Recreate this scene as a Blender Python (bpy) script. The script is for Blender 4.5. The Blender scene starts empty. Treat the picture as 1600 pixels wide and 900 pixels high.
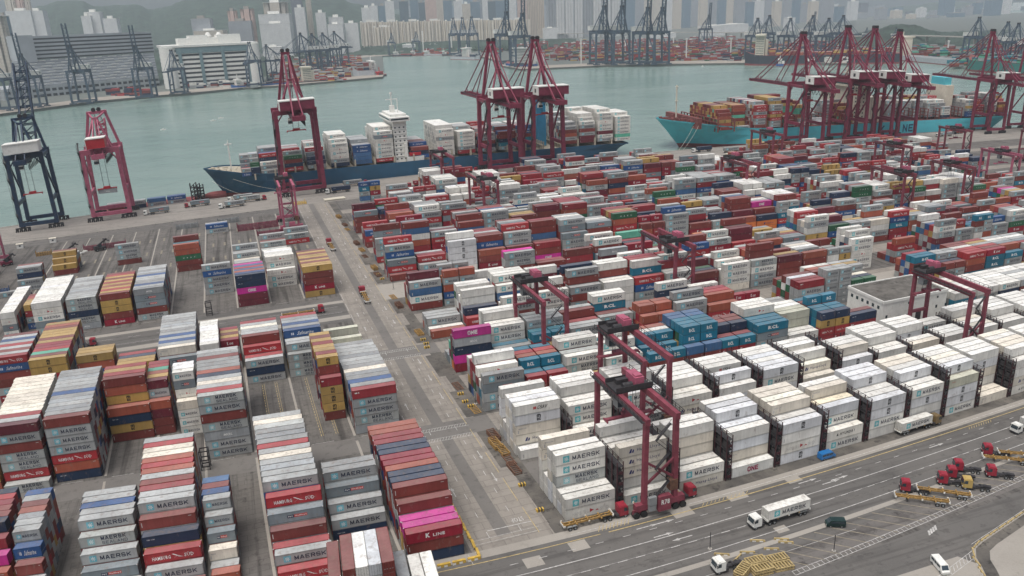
import bpy, math, random
from mathutils import Vector, Matrix
import numpy as np
random.seed(7)
rnd = random.random
C = bpy.context.scene.collection
sc = bpy.context.scene
# ------------------------------------------------------------------ camera
F_PX = 1243.27
PITCH, ROLL, YAW = math.radians(18.839), math.radians(-2.239), math.radians(18.573)
CAM = Vector((-0.106, -0.885, 112.01))
def basis(pi, ro, ya):
    cy, sy, cp, sp = math.cos(ya), math.sin(ya), math.cos(pi), math.sin(pi)
    w = Vector((sy*cp, cy*cp, -sp)); r = Vector((cy, -sy, 0)); u = r.cross(w)
    return math.cos(ro)*r + math.sin(ro)*u, -math.sin(ro)*r + math.cos(ro)*u, w
CR, CU, CW = basis(PITCH, ROLL, YAW)
cd = bpy.data.cameras.new('camera'); cam = bpy.data.objects.new('camera', cd); C.objects.link(cam)
m3 = Matrix((CR, CU, -CW)).transposed()
cam.matrix_world = Matrix.Translation(CAM) @ m3.to_4x4()
cd.sensor_width = 36; cd.lens = F_PX/1600*36; cd.clip_end = 60000; cd.clip_start = 1
sc.camera = cam
sc.render.resolution_x, sc.render.resolution_y = 1024, 576
# ------------------------------------------------------------------ light
SUN_EL, SUN_AZ = math.radians(70), math.radians(235)      # azimuth the light comes from, clockwise from +Y
wd = bpy.data.worlds.new('World'); sc.world = wd; wd.use_nodes = True
nt = wd.node_tree; bg = nt.nodes['Background']
sky = nt.nodes.new('ShaderNodeTexSky'); sky.sky_type = 'NISHITA'; sky.sun_disc = False
sky.sun_elevation = SUN_EL; sky.sun_rotation = SUN_AZ
sky.air_density = 1.0; sky.dust_density = 6.0; sky.ozone_density = 1.0
hs = nt.nodes.new('ShaderNodeHueSaturation'); hs.inputs['Saturation'].default_value = 0.62
nt.links.new(sky.outputs[0], hs.inputs['Color']); nt.links.new(hs.outputs[0], bg.inputs[0])
bg.inputs[1].default_value = 0.098
sl = bpy.data.lights.new('sun', 'SUN'); sl.energy = 1.75; sl.angle = math.radians(45); sl.color = (1, 0.98, 0.95)
so = bpy.data.objects.new('sun', sl); C.objects.link(so)
sd = Vector((math.sin(SUN_AZ)*math.cos(SUN_EL), math.cos(SUN_AZ)*math.cos(SUN_EL), math.sin(SUN_EL)))
so.rotation_euler = sd.to_track_quat('Z', 'Y').to_euler()
vs = sc.view_settings; vs.view_transform = 'Standard'; vs.look = 'None'; vs.exposure = 0.37; vs.gamma = 1; vs.use_curve_mapping = False
sc.cycles.use_denoising = True
sc.cycles.max_bounces = 5; sc.cycles.volume_bounces = 1; sc.cycles.volume_step_rate = 4
# ------------------------------------------------------------------ the photo's lens against a plain pinhole lens
# The yard is laid out in plain metres (x along the quay, y away from the camera, z up); Wp() moves that plan
# on to the ground of this scene, evening out the wide lens of the photograph.
_KF, _KK, _KH = 1343.133, 0.1106010, 109.3
_KR, _KU, _KW = basis(math.radians(18.45524), math.radians(-2.180461), math.radians(18.60964))
def kpx(x, y, z=0.0):
    d = Vector((x, y, z-_KH)); w = max(d.dot(_KW), 1e-3)
    a = _KF*d.dot(_KR)/w; b = -_KF*d.dot(_KU)/w
    ru = max(math.hypot(a, b)/800, 1e-9); r = min(ru, 2.5)
    for _ in range(12): r -= (r*(1+_KK*r*r)-ru)/(1+3*_KK*r*r)
    return 800+a*r/ru, 450+b*r/ru
def ray(px, py): return CR*((px-800)/F_PX) - CU*((py-450)/F_PX) + CW
def G(px, py, z=0.0):
    d = ray(px, py); t = (z-CAM.z)/d.z
    return CAM + d*t
def inplan(x, y):
    d = Vector((x, y, -_KH)); return d.dot(_KW) > 60
def Wp(x, y):
    if not inplan(x, y): return Vector((x, y, 0))
    return G(*kpx(x, y, 0))
def zt(x, y, z, g=None):
    if abs(z) < 1e-6: return 0.0
    g = g or Wp(x, y); d = ray(*kpx(x, y, z))
    # closest approach of the ray to the vertical through g
    dx, dy = d.x, d.y; ex, ey = g.x-CAM.x, g.y-CAM.y
    t = (dx*ex+dy*ey)/(dx*dx+dy*dy)
    return CAM.z + d.z*t
def W3(x, y, z=0.0):
    g = Wp(x, y)
    return Vector((g.x, g.y, zt(x, y, z, g)))
def frame(x, y):
    g = Wp(x, y); a = (Wp(x+4, y)-Wp(x-4, y))/8; b = (Wp(x, y+4)-Wp(x, y-4))/8
    su = a.length; u = a/su; n = Vector((-u.y, u.x, 0)); sv = abs(b.dot(n))
    return g, math.atan2(u.y, u.x), su, sv, zt(x, y, 10, g)/10
# ------------------------------------------------------------------ object helpers
def tag(o, label=None, cat=None, group=None, kind=None):
    if label: o['label'] = label
    if cat: o['category'] = cat
    if group: o['group'] = group
    if kind: o['kind'] = kind
    return o
def thing(name, label, cat, loc=(0, 0, 0), rz=0.0, group=None, scale=None):
    o = bpy.data.objects.new(name, None); C.objects.link(o); o.location = loc; o.rotation_euler = (0, 0, rz)
    o.empty_display_size = 0.5
    if scale: o.scale = scale
    return tag(o, label, cat, group)
class MB:
    """collects faces with a material slot each; build() makes ONE mesh object"""
    def __init__(s): s.v = []; s.f = []; s.m = []; s.c = []
    def face(s, pts, m=0, c=None):
        n = len(s.v); s.v += [tuple(p) for p in pts]; s.f.append(tuple(range(n, n+len(pts)))); s.m.append(m); s.c.append(c)
    def solid(s, P, m=0, c=None):   # 8 corners, bottom 4 then top 4, counter-clockwise from above
        n = len(s.v); s.v += [tuple(p) for p in P]
        for q in ((3, 2, 1, 0), (4, 5, 6, 7), (0, 1, 5, 4), (1, 2, 6, 5), (2, 3, 7, 6), (3, 0, 4, 7)):
            s.f.append(tuple(n+i for i in q)); s.m.append(m); s.c.append(c)
    def box(s, x0, x1, y0, y1, z0, z1, m=0, c=None):
        s.solid([(x0, y0, z0), (x1, y0, z0), (x1, y1, z0), (x0, y1, z0), (x0, y0, z1), (x1, y0, z1), (x1, y1, z1), (x0, y1, z1)], m, c)
    def beam(s, p, q, w, h=None, m=0, c=None):
        p, q = Vector(p), Vector(q); d = q-p
        if d.length < 1e-6: return
        d.normalize(); h = h or w
        a = d.cross(Vector((0, 0, 1)))
        a = Vector((1, 0, 0)) if a.length < 0.05 else a.normalized()
        b = a.cross(d)
        P = [p-a*w/2-b*h/2, p+a*w/2-b*h/2, p+a*w/2+b*h/2, p-a*w/2+b*h/2]
        n = len(s.v); s.v += [tuple(x) for x in P]+[tuple(x+q-p) for x in P]
        for t in ((0, 1, 2, 3), (7, 6, 5, 4), (4, 5, 1, 0), (5, 6, 2, 1), (6, 7, 3, 2), (7, 4, 0, 3)):
            s.f.append(tuple(n+i for i in t)); s.m.append(m); s.c.append(c)
    def cyl(s, p, q, r, k=12, m=0, r2=None, c=None):
        p, q = Vector(p), Vector(q); d = (q-p).normalized(); r2 = r if r2 is None else r2
        a = d.orthogonal().normalized(); b = d.cross(a); n = len(s.v)
        for o, rr in ((p, r), (q, r2)):
            for i in range(k):
                t = 2*math.pi*i/k; s.v.append(tuple(o+a*math.cos(t)*rr+b*math.sin(t)*rr))
        for i in range(k):
            j = (i+1) % k; s.f.append((n+i, n+j, n+k+j, n+k+i)); s.m.append(m); s.c.append(c)
        s.f.append(tuple(n+k-1-i for i in range(k))); s.m.append(m); s.c.append(c)
        s.f.append(tuple(n+k+i for i in range(k))); s.m.append(m); s.c.append(c)
    def prism(s, poly, y0, y1, m=0, axis='y', c=None):   # poly of (a, z) extruded along y (or x), or of (x, y) along z
        k = len(poly); n = len(s.v)
        for t in (y0, y1):
            for a, z in poly: s.v.append((a, t, z) if axis == 'y' else (t, a, z) if axis == 'x' else (a, z, t))
        for i in range(k):
            j = (i+1) % k; s.f.append((n+i, n+j, n+k+j, n+k+i)); s.m.append(m); s.c.append(c)
        s.f.append(tuple(n+k-1-i for i in range(k))); s.m.append(m); s.c.append(c)
        s.f.append(tuple(n+k+i for i in range(k))); s.m.append(m); s.c.append(c)
    def add(s, t, off=(0, 0, 0), sc_=1.0, m=None):
        n = len(s.v); s.v += [tuple(off[i]+p[i]*sc_ for i in range(3)) for p in t.v]
        s.f += [tuple(i+n for i in f) for f in t.f]; s.m += t.m if m is None else [m]*len(t.f); s.c += t.c
    def mesh(s, name, mats, paint=False, fn=None, org=None):
        me = bpy.data.meshes.new(name)
        V = [fn(*p) for p in s.v] if fn else s.v
        if org is not None: V = [(p[0]-org[0], p[1]-org[1], p[2]-org[2]) for p in V]
        me.from_pydata([tuple(p) for p in V], [], s.f)
        for mt in (mats if isinstance(mats, (list, tuple)) else [mats]): me.materials.append(mt)
        me.polygons.foreach_set('material_index', s.m)
        if paint:
            at = me.attributes.new('paint', 'FLOAT_COLOR', 'FACE')
            at.data.foreach_set('color', [x for c in s.c for x in (*(c or (.5, .5, .5)), 1.0)])
        me.update(); return me
    def build(s, name, mats, parent=None, fn=None, org=None, paint=False, loc=None):
        o = bpy.data.objects.new(name, s.mesh(name, mats, paint, fn, org)); C.objects.link(o)
        if parent is not None: o.parent = parent
        if loc is not None: o.location = loc
        return o
def dup(o, parent=None):
    c = o.copy(); C.objects.link(c)
    if parent is not None: c.parent = parent
    for ch in [x for x in o.children]: dup(ch, c)
    return c
# ------------------------------------------------------------------ materials
MATS = {}
def mat(name, col, rough=0.6, metal=0.0, var=0.12, scale=0.35, spec=0.4, bump=0.0, streak=0.0, dirt=None, dirt_amt=0.3):
    if name in MATS: return MATS[name]
    m = bpy.data.materials.new(name); m.use_nodes = True; n = m.node_tree; p = n.nodes['Principled BSDF']
    p.inputs['Roughness'].default_value = rough; p.inputs['Metallic'].default_value = metal
    p.inputs['Specular IOR Level'].default_value = spec
    geo = n.nodes.new('ShaderNodeNewGeometry')
    mp = n.nodes.new('ShaderNodeVectorMath'); mp.operation = 'MULTIPLY'; mp.inputs[1].default_value = (1, 1, 1)
    if streak: mp.inputs[1].default_value = (1, 1, 1-streak)
    n.links.new(geo.outputs['Position'], mp.inputs[0])
    nz = n.nodes.new('ShaderNodeTexNoise'); nz.inputs['Scale'].default_value = scale; nz.inputs['Detail'].default_value = 6
    n.links.new(mp.outputs[0], nz.inputs['Vector'])
    mr = n.nodes.new('ShaderNodeMapRange'); mr.inputs[1].default_value = 0.3; mr.inputs[2].default_value = 0.7
    mr.inputs[3].default_value = 1-var; mr.inputs[4].default_value = 1+var
    n.links.new(nz.outputs[0], mr.inputs[0])
    mx = n.nodes.new('ShaderNodeVectorMath'); mx.operation = 'SCALE'; mx.inputs[0].default_value = col
    n.links.new(mr.outputs[0], mx.inputs['Scale']); out = mx.outputs[0]
    if dirt:
        n2 = n.nodes.new('ShaderNodeTexNoise'); n2.inputs['Scale'].default_value = scale*2.7; n2.inputs['Detail'].default_value = 8; n2.inputs['Roughness'].default_value = 0.65
        n.links.new(mp.outputs[0], n2.inputs['Vector'])
        r2 = n.nodes.new('ShaderNodeMapRange'); r2.inputs[1].default_value = 0.52; r2.inputs[2].default_value = 0.72; r2.inputs[3].default_value = 0; r2.inputs[4].default_value = dirt_amt
        n.links.new(n2.outputs[0], r2.inputs[0])
        mi = n.nodes.new('ShaderNodeMix'); mi.data_type = 'RGBA'; n.links.new(r2.outputs[0], mi.inputs[0]); n.links.new(out, mi.inputs[6]); mi.inputs[7].default_value = (*dirt, 1)
        out = mi.outputs[2]
    n.links.new(out, p.inputs['Base Color'])
    if bump:
        b = n.nodes.new('ShaderNodeBump'); b.inputs['Strength'].default_value = bump; b.inputs['Distance'].default_value = 0.1
        n.links.new(nz.outputs[0], b.inputs['Height']); n.links.new(b.outputs[0], p.inputs['Normal'])
    MATS[name] = m; return m
def paint_mat():
    m = bpy.data.materials.new('container_paint'); m.use_nodes = True; n = m.node_tree; L = n.links.new; p = n.nodes['Principled BSDF']
    p.inputs['Roughness'].default_value = 0.55; p.inputs['Specular IOR Level'].default_value = 0.3
    at = n.nodes.new('ShaderNodeAttribute'); at.attribute_name = 'paint'
    geo = n.nodes.new('ShaderNodeNewGeometry')
    def noise(sc_, det, mul, rough=.55):
        v = n.nodes.new('ShaderNodeVectorMath'); v.operation = 'MULTIPLY'; v.inputs[1].default_value = mul; L(geo.outputs['Position'], v.inputs[0])
        t = n.nodes.new('ShaderNodeTexNoise'); t.inputs['Scale'].default_value = sc_; t.inputs['Detail'].default_value = det; t.inputs['Roughness'].default_value = rough
        L(v.outputs[0], t.inputs['Vector']); return t.outputs[0]
    def rng(src, a, b, c, d):
        r = n.nodes.new('ShaderNodeMapRange'); r.inputs[1].default_value = a; r.inputs[2].default_value = b; r.inputs[3].default_value = c; r.inputs[4].default_value = d
        L(src, r.inputs[0]); return r.outputs[0]
    big = rng(noise(0.22, 4, (1, 1, 1)), .3, .7, .84, 1.12)
    stk = rng(noise(1.6, 3, (1, 1, .12)), .35, .7, .9, 1.05)      # vertical streaks
    mu = n.nodes.new('ShaderNodeMath'); mu.operation = 'MULTIPLY'; L(big, mu.inputs[0]); L(stk, mu.inputs[1])
    s1 = n.nodes.new('ShaderNodeVectorMath'); s1.operation = 'SCALE'; L(at.outputs['Color'], s1.inputs[0]); L(mu.outputs[0], s1.inputs['Scale'])
    nrm = n.nodes.new('ShaderNodeSeparateXYZ'); L(geo.outputs['Normal'], nrm.inputs[0])
    roofs = rng(nrm.outputs[2], .5, .9, 0, .05)
    ns_ = n.nodes.new('ShaderNodeMath'); ns_.operation = 'ADD'; L(noise(.8, 8, (1, 1, .45), .72), ns_.inputs[0]); L(roofs, ns_.inputs[1])
    grime = rng(ns_.outputs[0], .565, .76, 0, .75)
    mi = n.nodes.new('ShaderNodeMix'); mi.data_type = 'RGBA'; L(grime, mi.inputs[0]); L(s1.outputs[0], mi.inputs[6]); mi.inputs[7].default_value = (.20, .15, .12, 1)
    L(mi.outputs[2], p.inputs['Base Color'])
    MATS['container_paint'] = m; return m
PAINT = paint_mat()
maroon = mat('maroon_steel', (.185, .025, .053), .5, var=.22, scale=.5, dirt=(.10, .035, .03), dirt_amt=.6)
pinkish = mat('faded_pink_steel', (.37, .095, .150), .55, var=.2, scale=.5, dirt=(.18, .06, .06), dirt_amt=.6)
navy = mat('navy_steel', (.014, .036, .075), .5, var=.25, dirt=(.09, .06, .04), dirt_amt=.5)
bluegrey = mat('blue_grey_steel', (.055, .085, .12), .6, var=.25)
white = mat('white_paint', (.70, .70, .66), .5, var=.08, dirt=(.35, .30, .24), dirt_amt=.4)
cream = mat('cream_paint', (.60, .56, .46), .5, var=.1, dirt=(.35, .28, .2), dirt_amt=.4)
redp = mat('red_paint', (.42, .02, .03), .4, var=.15)
worn = mat('worn_maroon_steel', (.20, .042, .062), .6, var=.25, scale=.6, dirt=(.13, .05, .045), dirt_amt=.7)
darkm = mat('dark_maroon_steel', (.055, .018, .022), .7, var=.3)
dark = mat('dark_steel', (.035, .033, .035), .6, var=.3, scale=1.5)
rust = mat('rusty_steel', (.13, .065, .04), .8, var=.4, scale=1.2, dirt=(.05, .04, .04), dirt_amt=.6)
grey = mat('grey_steel', (.22, .23, .23), .6, var=.2)
tyre = mat('rubber', (.022, .022, .022), .85, var=.2)
glass = mat('dark_glass', (.03, .045, .055), .1, var=.2, spec=.8)
yellow = mat('yellow_paint', (.52, .34, .06), .6, var=.25, scale=1.0, dirt=(.2, .12, .06), dirt_amt=.6)
goldy = mat('gold_trailer_paint', (.30, .18, .055), .75, var=.4, scale=1.4, dirt=(.07, .045, .03), dirt_amt=.9)
conc = mat('concrete', (.33, .31, .28), .85, var=.12, dirt=(.16, .14, .12), dirt_amt=.5)
linew = mat('white_road_paint', (.44, .43, .41), .7, var=.35, scale=1.3, dirt=(.16, .15, .14), dirt_amt=.8)
liney = mat('yellow_road_paint', (.40, .31, .14), .7, var=.3, scale=1.3)
# ------------------------------------------------------------------ lettering
_TX = {}
def text2d(s, shear=0.0, bold=0.02, res=2):
    k = (s, shear, bold, res)
    if k in _TX: return _TX[k]
    cu = bpy.data.curves.new('lettering', 'FONT'); cu.body = s; cu.resolution_u = res; cu.offset = bold; cu.shear = shear; cu.fill_mode = 'FRONT'; cu.space_character = 1.12
    o = bpy.data.objects.new('lettering', cu); C.objects.link(o)
    dg = bpy.context.evaluated_depsgraph_get(); me = bpy.data.meshes.new_from_object(o.evaluated_get(dg))
    V = [(v.co.x, v.co.y) for v in me.vertices]; Fc = [tuple(p.vertices) for p in me.polygons]
    bpy.data.objects.remove(o); bpy.data.curves.remove(cu); bpy.data.meshes.remove(me)
    x0 = min(v[0] for v in V); x1 = max(v[0] for v in V); y0 = min(v[1] for v in V); y1 = max(v[1] for v in V)
    V = [((x-x0)/(x1-x0), (y-y0)/(y1-y0)) for x, y in V]
    _TX[k] = (V, Fc); return _TX[k]
def put_text(b, s, x0, x1, z0, z1, col=None, y=-0.015, m=0, shear=0.0, bold=0.02, res=2, P=None):
    V, Fc = text2d(s, shear, bold, res); n = len(b.v)
    for a, c in V:
        p = (x0+a*(x1-x0), y, z0+c*(z1-z0)); b.v.append(P(*p) if P else p)
    for f in Fc: b.f.append(tuple(n+i for i in f)); b.m.append(m); b.c.append(col)
_SF = {'M': [[(0, 0), (0, 1), (.5, .1), (1, 1), (1, 0)]], 'A': [[(0, 0), (.42, 1), (.58, 1), (1, 0)], [(.2, .3), (.8, .3)]], 'E': [[(1, 0), (0, 0), (0, 1), (1, 1)], [(0, .5), (.85, .5)]], 'R': [[(0, 0), (0, 1), (.8, 1), (1, .85), (1, .6), (.8, .45), (0, .45)], [(.55, .45), (1, 0)]],
 'S': [[(1, .82), (.8, 1), (.2, 1), (0, .85), (0, .62), (.2, .52), (.8, .48), (1, .36), (1, .15), (.8, 0), (.2, 0), (0, .18)]], 'K': [[(0, 0), (0, 1)], [(1, 1), (.25, .45)], [(.35, .55), (1, 0)]], 'L': [[(0, 1), (0, 0), (.95, 0)]], 'N': [[(0, 0), (0, 1), (1, 0), (1, 1)]], 'D': [[(0, 0), (0, 1), (.7, 1), (1, .75), (1, .25), (.7, 0), (0, 0)]],
 'O': [[(.2, 0), (0, .2), (0, .8), (.2, 1), (.8, 1), (1, .8), (1, .2), (.8, 0), (.2, 0)]], 'C': [[(1, .8), (.8, 1), (.2, 1), (0, .8), (0, .2), (.2, 0), (.8, 0), (1, .2)]], 'V': [[(0, 1), (.5, 0), (1, 1)]], 'H': [[(0, 0), (0, 1)], [(1, 0), (1, 1)], [(0, .5), (1, .5)]], 'Y': [[(0, 1), (.5, .5), (1, 1)], [(.5, .5), (.5, 0)]],
 'U': [[(0, 1), (0, .2), (.2, 0), (.8, 0), (1, .2), (1, 1)]], 'I': [[(.5, 0), (.5, 1)]], 'B': [[(0, 0), (0, 1), (.8, 1), (.95, .8), (.8, .53), (0, .53)], [(.8, .53), (1, .3), (.85, 0), (0, 0)]], 'G': [[(1, .8), (.8, 1), (.2, 1), (0, .8), (0, .2), (.2, 0), (.8, 0), (1, .2), (1, .45), (.6, .45)]], 'm': [[(0, 0), (0, .8), (.15, 1), (.35, 1), (.5, .8), (.65, 1), (.85, 1), (1, .8), (1, 0)], [(.5, .8), (.5, 0)]]}
def strokes(b, s, x0, x1, z0, z1, col=None, y=-.015, th=.2, gap=.28, shear=0.0, m=0):
    n = len(s); wu = n+gap*(n-1); w = (x1-x0)/wu; h = z1-z0; t = th*min(w, h)
    for i, ch in enumerate(s):
        if ch == ' ': continue
        ox = x0+i*(1+gap)*w
        for k, pl in enumerate(_SF[ch]):
            P = [(ox+t/2+a*(w-t)+shear*c*h, z0+t/2+c*(h-t)) for a, c in pl]
            for (ax, az), (bx, bz) in zip(P, P[1:]):
                d = math.hypot(bx-ax, bz-az) or 1; ux, uz = (bx-ax)/d*t/2, (bz-az)/d*t/2
                b.face([(ax-ux+uz, y-k*.002, az-uz-ux), (bx+ux+uz, y-k*.002, bz+uz-ux), (bx+ux-uz, y-k*.002, bz+uz+ux), (ax-ux-uz, y-k*.002, az-uz+ux)], m, col)
def quad(b, x0, x1, z0, z1, col, y=-0.01, m=0): b.face([(x0, y, z0), (x1, y, z0), (x1, y, z1), (x0, y, z1)], m, col)
def poly(b, pts, col, y=-0.012, m=0): b.face([(p[0], y, p[1]) for p in pts], m, col)
def star(b, cx, cz, r, col, y=-0.02):
    for i in range(7):
        t = math.pi/2+2*math.pi*i/7; w = .26
        b.face([(cx, y, cz), (cx+r*.5*math.cos(t-w), y, cz+r*.5*math.sin(t-w)), (cx+r*math.cos(t), y, cz+r*math.sin(t)), (cx+r*.5*math.cos(t+w), y, cz+r*.5*math.sin(t+w))], 0, col)
WH, INK, BLK = (.72, .72, .70), (.015, .022, .05), (.02, .02, .022)
def lg_star(b, L, H, sq=(.15, .42, .50), ink=INK):
    k = 1 if L > 8 else .68; s = .78*k; cx, cz = .21*L, H*.5
    quad(b, cx-s, cx+s, cz-s, cz+s, sq); star(b, cx, cz, s*.85, WH)
def lg_m(b, L, H, sq=(.15, .42, .50)):
    lg_star(b, L, H, sq); h = .50 if L > 8 else .34; strokes(b, 'MAERSK', .335*L, .885*L, H*.5-h, H*.5+h, INK, th=.205 if L > 8 else .22)
def lg_l(b, L, H, sq=(.24, .44, .47)):
    lg_star(b, L, H, sq); k = .46 if L > 8 else .32
    strokes(b, 'MAERSK', .39*L, .84*L, H*.53, H*.53+2*k, INK, th=.24); strokes(b, 'SEALAND', .40*L, .86*L, H*.13, H*.13+1.6*k, (.06, .07, .10), th=.19)
def lg_w(b, L, H): lg_m(b, L, H, (.10, .42, .46))
def lg_msc(b, L, H):
    c = L*.52; strokes(b, 'm', c-.55, c+.55, H*.5+.0, H*.5+.85, BLK, th=.3); strokes(b, 'SC', c-.55, c+.55, H*.5-.78, H*.5-.12, BLK, th=.36, gap=.2)
def lg_h(b, L, H, ink=WH, flag=WH, bold=.015):
    k = .5 if L > 8 else .33; c = H*.47
    put_text(b, 'HAMBURG', .14*L, .46*L, c-k, c+k*.8, ink, bold=bold, res=1); put_text(b, 'SÜD', .70*L, .87*L, c-k, c+k*1.1, ink, bold=bold, res=1)
    x = .485*L; w_ = .2*L
    if flag is WH: poly(b, [(x, c+k*1.15), (x+w_*.18, c+k*1.15), (x+w_*.62, c-k*.15), (x+w_*.45, c-k*.1)], flag); poly(b, [(x+w_*.05, c-k*1.2), (x+w_*.38, c-k*.25), (x+w_*.98, c+k*.75), (x+w_*.5, c-k*.02)], flag); poly(b, [(x+w_*.6, c-k*.15), (x+w_*.5, c-k*.45), (x+w_*1.0, c-k*.9)], flag)
    else: poly(b, [(x, c-k*.9), (x+w_*.42, c), (x+w_*.02, c+k*1.1)], flag); poly(b, [(x+w_*.55, c-k*.6), (x+w_*.95, c-k*.55), (x+w_*.75, c+k*.15)], flag)
def lg_v(b, L, H): lg_h(b, L, H, (.42, .41, .39), (.40, .03, .04), 0.0)
def lg_one(b, L, H, col=WH): strokes(b, 'ONE', .37*L, .63*L, H*.27, H*.75, col, th=.3, gap=.16)
def lg_o(b, L, H): lg_one(b, L, H, (.35, .01, .08))
def lg_p(b, L, H):
    quad(b, .34*L, .46*L, H*.4, H*.68, (.02, .03, .07)); quad(b, .462*L, .70*L, H*.42, H*.68, (.48, .06, .05))
    put_text(b, 'P&O', .355*L, .445*L, H*.47, H*.62, WH, res=1, y=-.02); put_text(b, 'Nedlloyd', .48*L, .685*L, H*.45, H*.62, WH, res=1, y=-.02)
def lg_rcl(b, L, H): put_text(b, 'RCL', .34*L, .68*L, H*.3, H*.72, WH, bold=.05, res=1)
def lg_k(b, L, H): put_text(b, 'K', .34*L, .42*L, H*.34, H*.78, WH, bold=.05); put_text(b, 'LINE', .47*L, .68*L, H*.36, H*.64, WH, bold=.03, res=1)
def lg_csav(b, L, H): quad(b, .40*L, .47*L, H*.38, H*.66, (.45, .10, .10)); strokes(b, 'CSAV', .49*L, .70*L, H*.36, H*.70, BLK, shear=.25, th=.24, gap=.15)
def lg_g(b, L, H):
    poly(b, [(.20*L, H*.33), (.235*L, H*.7), (.27*L, H*.7), (.25*L, H*.33)], (.02, .03, .14)); poly(b, [(.26*L, H*.33), (.285*L, H*.62), (.31*L, H*.62), (.30*L, H*.33)], (.02, .03, .14))
    put_text(b, 'Hapag-Lloyd', .37*L, .85*L, H*.32, H*.68, (.03, .04, .12), bold=.01, res=1)
def lg_y(b, L, H): poly(b, [(.26*L, H*.38), (.32*L, H*.38), (.30*L, H*.68)], BLK); strokes(b, 'HYUNDAI', .36*L, .78*L, H*.38, H*.66, BLK, th=.24)
def lg_s(b, L, H): quad(b, .2*L, .27*L, H*.35, H*.65, (.55, .56, .6)); quad(b, .225*L, .24*L, H*.35, H*.65, (.02, .09, .28), y=-.014); put_text(b, 'Safmarine', .36*L, .80*L, H*.28, H*.75, WH, shear=.5, bold=.005, res=1)
def lg_n(b, L, H): put_text(b, 'CMA CGM', .08*L, .22*L, H*.62, H*.74, (.5, .52, .55), res=1)
def lg_uasc(b, L, H):
    for i, ch in enumerate('UASC'): put_text(b, ch, (.3+.14*i)*L, (.345+.14*i)*L, H*.36, H*.58, WH, bold=.02, res=1)
def lg_hl(b, L, H): put_text(b, 'Hapag-Lloyd', .45*L, .82*L, H*.35, H*.62, (.10, .06, .12), res=1); poly(b, [(.33*L, H*.33), (.36*L, H*.66), (.42*L, H*.66), (.40*L, H*.33)], (.05, .04, .16))
def lg_mol(b, L, H): put_text(b, 'MOL', .42*L, .62*L, H*.36, H*.62, WH, bold=.03, shear=.2)
def lg_mark(b, L, H, c=(.45, .42, .40)): quad(b, .03*L, .045*L, H*.3, H*.75, c); quad(b, .87*L, .93*L, H*.78, H*.84, c)
def lg_tex(b, L, H): quad(b, .06*L, .12*L, H*.62, H*.76, WH); quad(b, .14*L, .16*L, H*.62, H*.76, WH)
def lg_sm(b, L, H): put_text(b, 'MAERSK LINE', .07*L, .24*L, H*.6, H*.72, (.30, .30, .33), res=1); quad(b, .05*L, .075*L, H*.2, H*.5, (.4, .4, .4))
def lg_red(b, L, H): put_text(b, 'SeaCube', .1*L, .22*L, H*.58, H*.74, (.5, .12, .10), res=1)
def lg_tiny(b, L, H): quad(b, .05*L, .075*L, H*.2, H*.55, (.45, .45, .44))
# code: (paint, logo, words for the label)
K = {'m': ((.33, .34, .335), lg_m, 'grey star-logo container'), 'l': ((.36, .375, .36), lg_l, 'grey two-line lettered container'), 'w': ((.66, .65, .60), lg_w, 'white star-logo container'),
 'W': ((.60, .61, .62), lg_msc, 'cool white small-emblem container'), 'v': ((.68, .66, .60), lg_v, 'white red-pennant container'), 'P': ((.64, .63, .59), lg_tiny, 'plain white container'),
 'X': ((.56, .58, .60), lg_tiny, 'plain pale grey container'), 'c': ((.68, .67, .62), lg_csav, 'white italic-lettered container'), 'o': ((.70, .70, .66), lg_o, 'white magenta-lettered container'),
 'g': ((.66, .62, .53), lg_g, 'off-white navy-lettered container'), 'y': ((.66, .64, .58), lg_y, 'white black-triangle container'), 'e': ((.66, .58, .44), lg_sm, 'tan-cream container'),
 'q': ((.66, .61, .52), lg_sm, 'cream container'), 'Q': ((.47, .47, .38), lg_red, 'pale khaki container'), 'h': ((.36, .030, .036), lg_h, 'bright red pennant container'),
 'b': ((.20, .042, .035), lg_mark, 'brown container'), 'B': ((.135, .020, .032), lg_mark, 'maroon container'), 'r': ((.34, .085, .050), lg_mark, 'rust-orange container'),
 'd': ((.27, .027, .035), lg_tex, 'dark red container'), 'k': ((.27, .014, .032), lg_k, 'crimson white-lettered container'), 'n': ((.018, .035, .075), lg_n, 'dark navy container'),
 's': ((.022, .085, .24), lg_s, 'blue script-lettered container'), 'u': ((.05, .13, .27), lg_tiny, 'plain blue container'), 'M': ((.45, .29, .085), lg_msc, 'yellow small-emblem container'),
 'G': ((.025, .115, .055), lg_uasc, 'dark green container'), 't': ((.10, .40, .28), lg_tiny, 'pale green container'), 'O': ((.55, .02, .27), lg_one, 'magenta container'),
 'H': ((.62, .17, .04), lg_hl, 'orange navy-lettered container'), 'R': ((.012, .155, .24), lg_rcl, 'teal white-lettered container'), 'p': ((.20, .24, .26), lg_p, 'slate grey red-label container'),
 'z': ((.31, .33, .34), lg_mol, 'plain grey container'), 'T': ((.02, .20, .27), lg_tiny, 'teal container'), 'V': ((.70, .69, .64), lg_tiny, 'warm white container')}
DARKRED = (.09, .02, .025)
def shade(c, k): return tuple(min(1, x*k) for x in c)
_CM = {}
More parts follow.
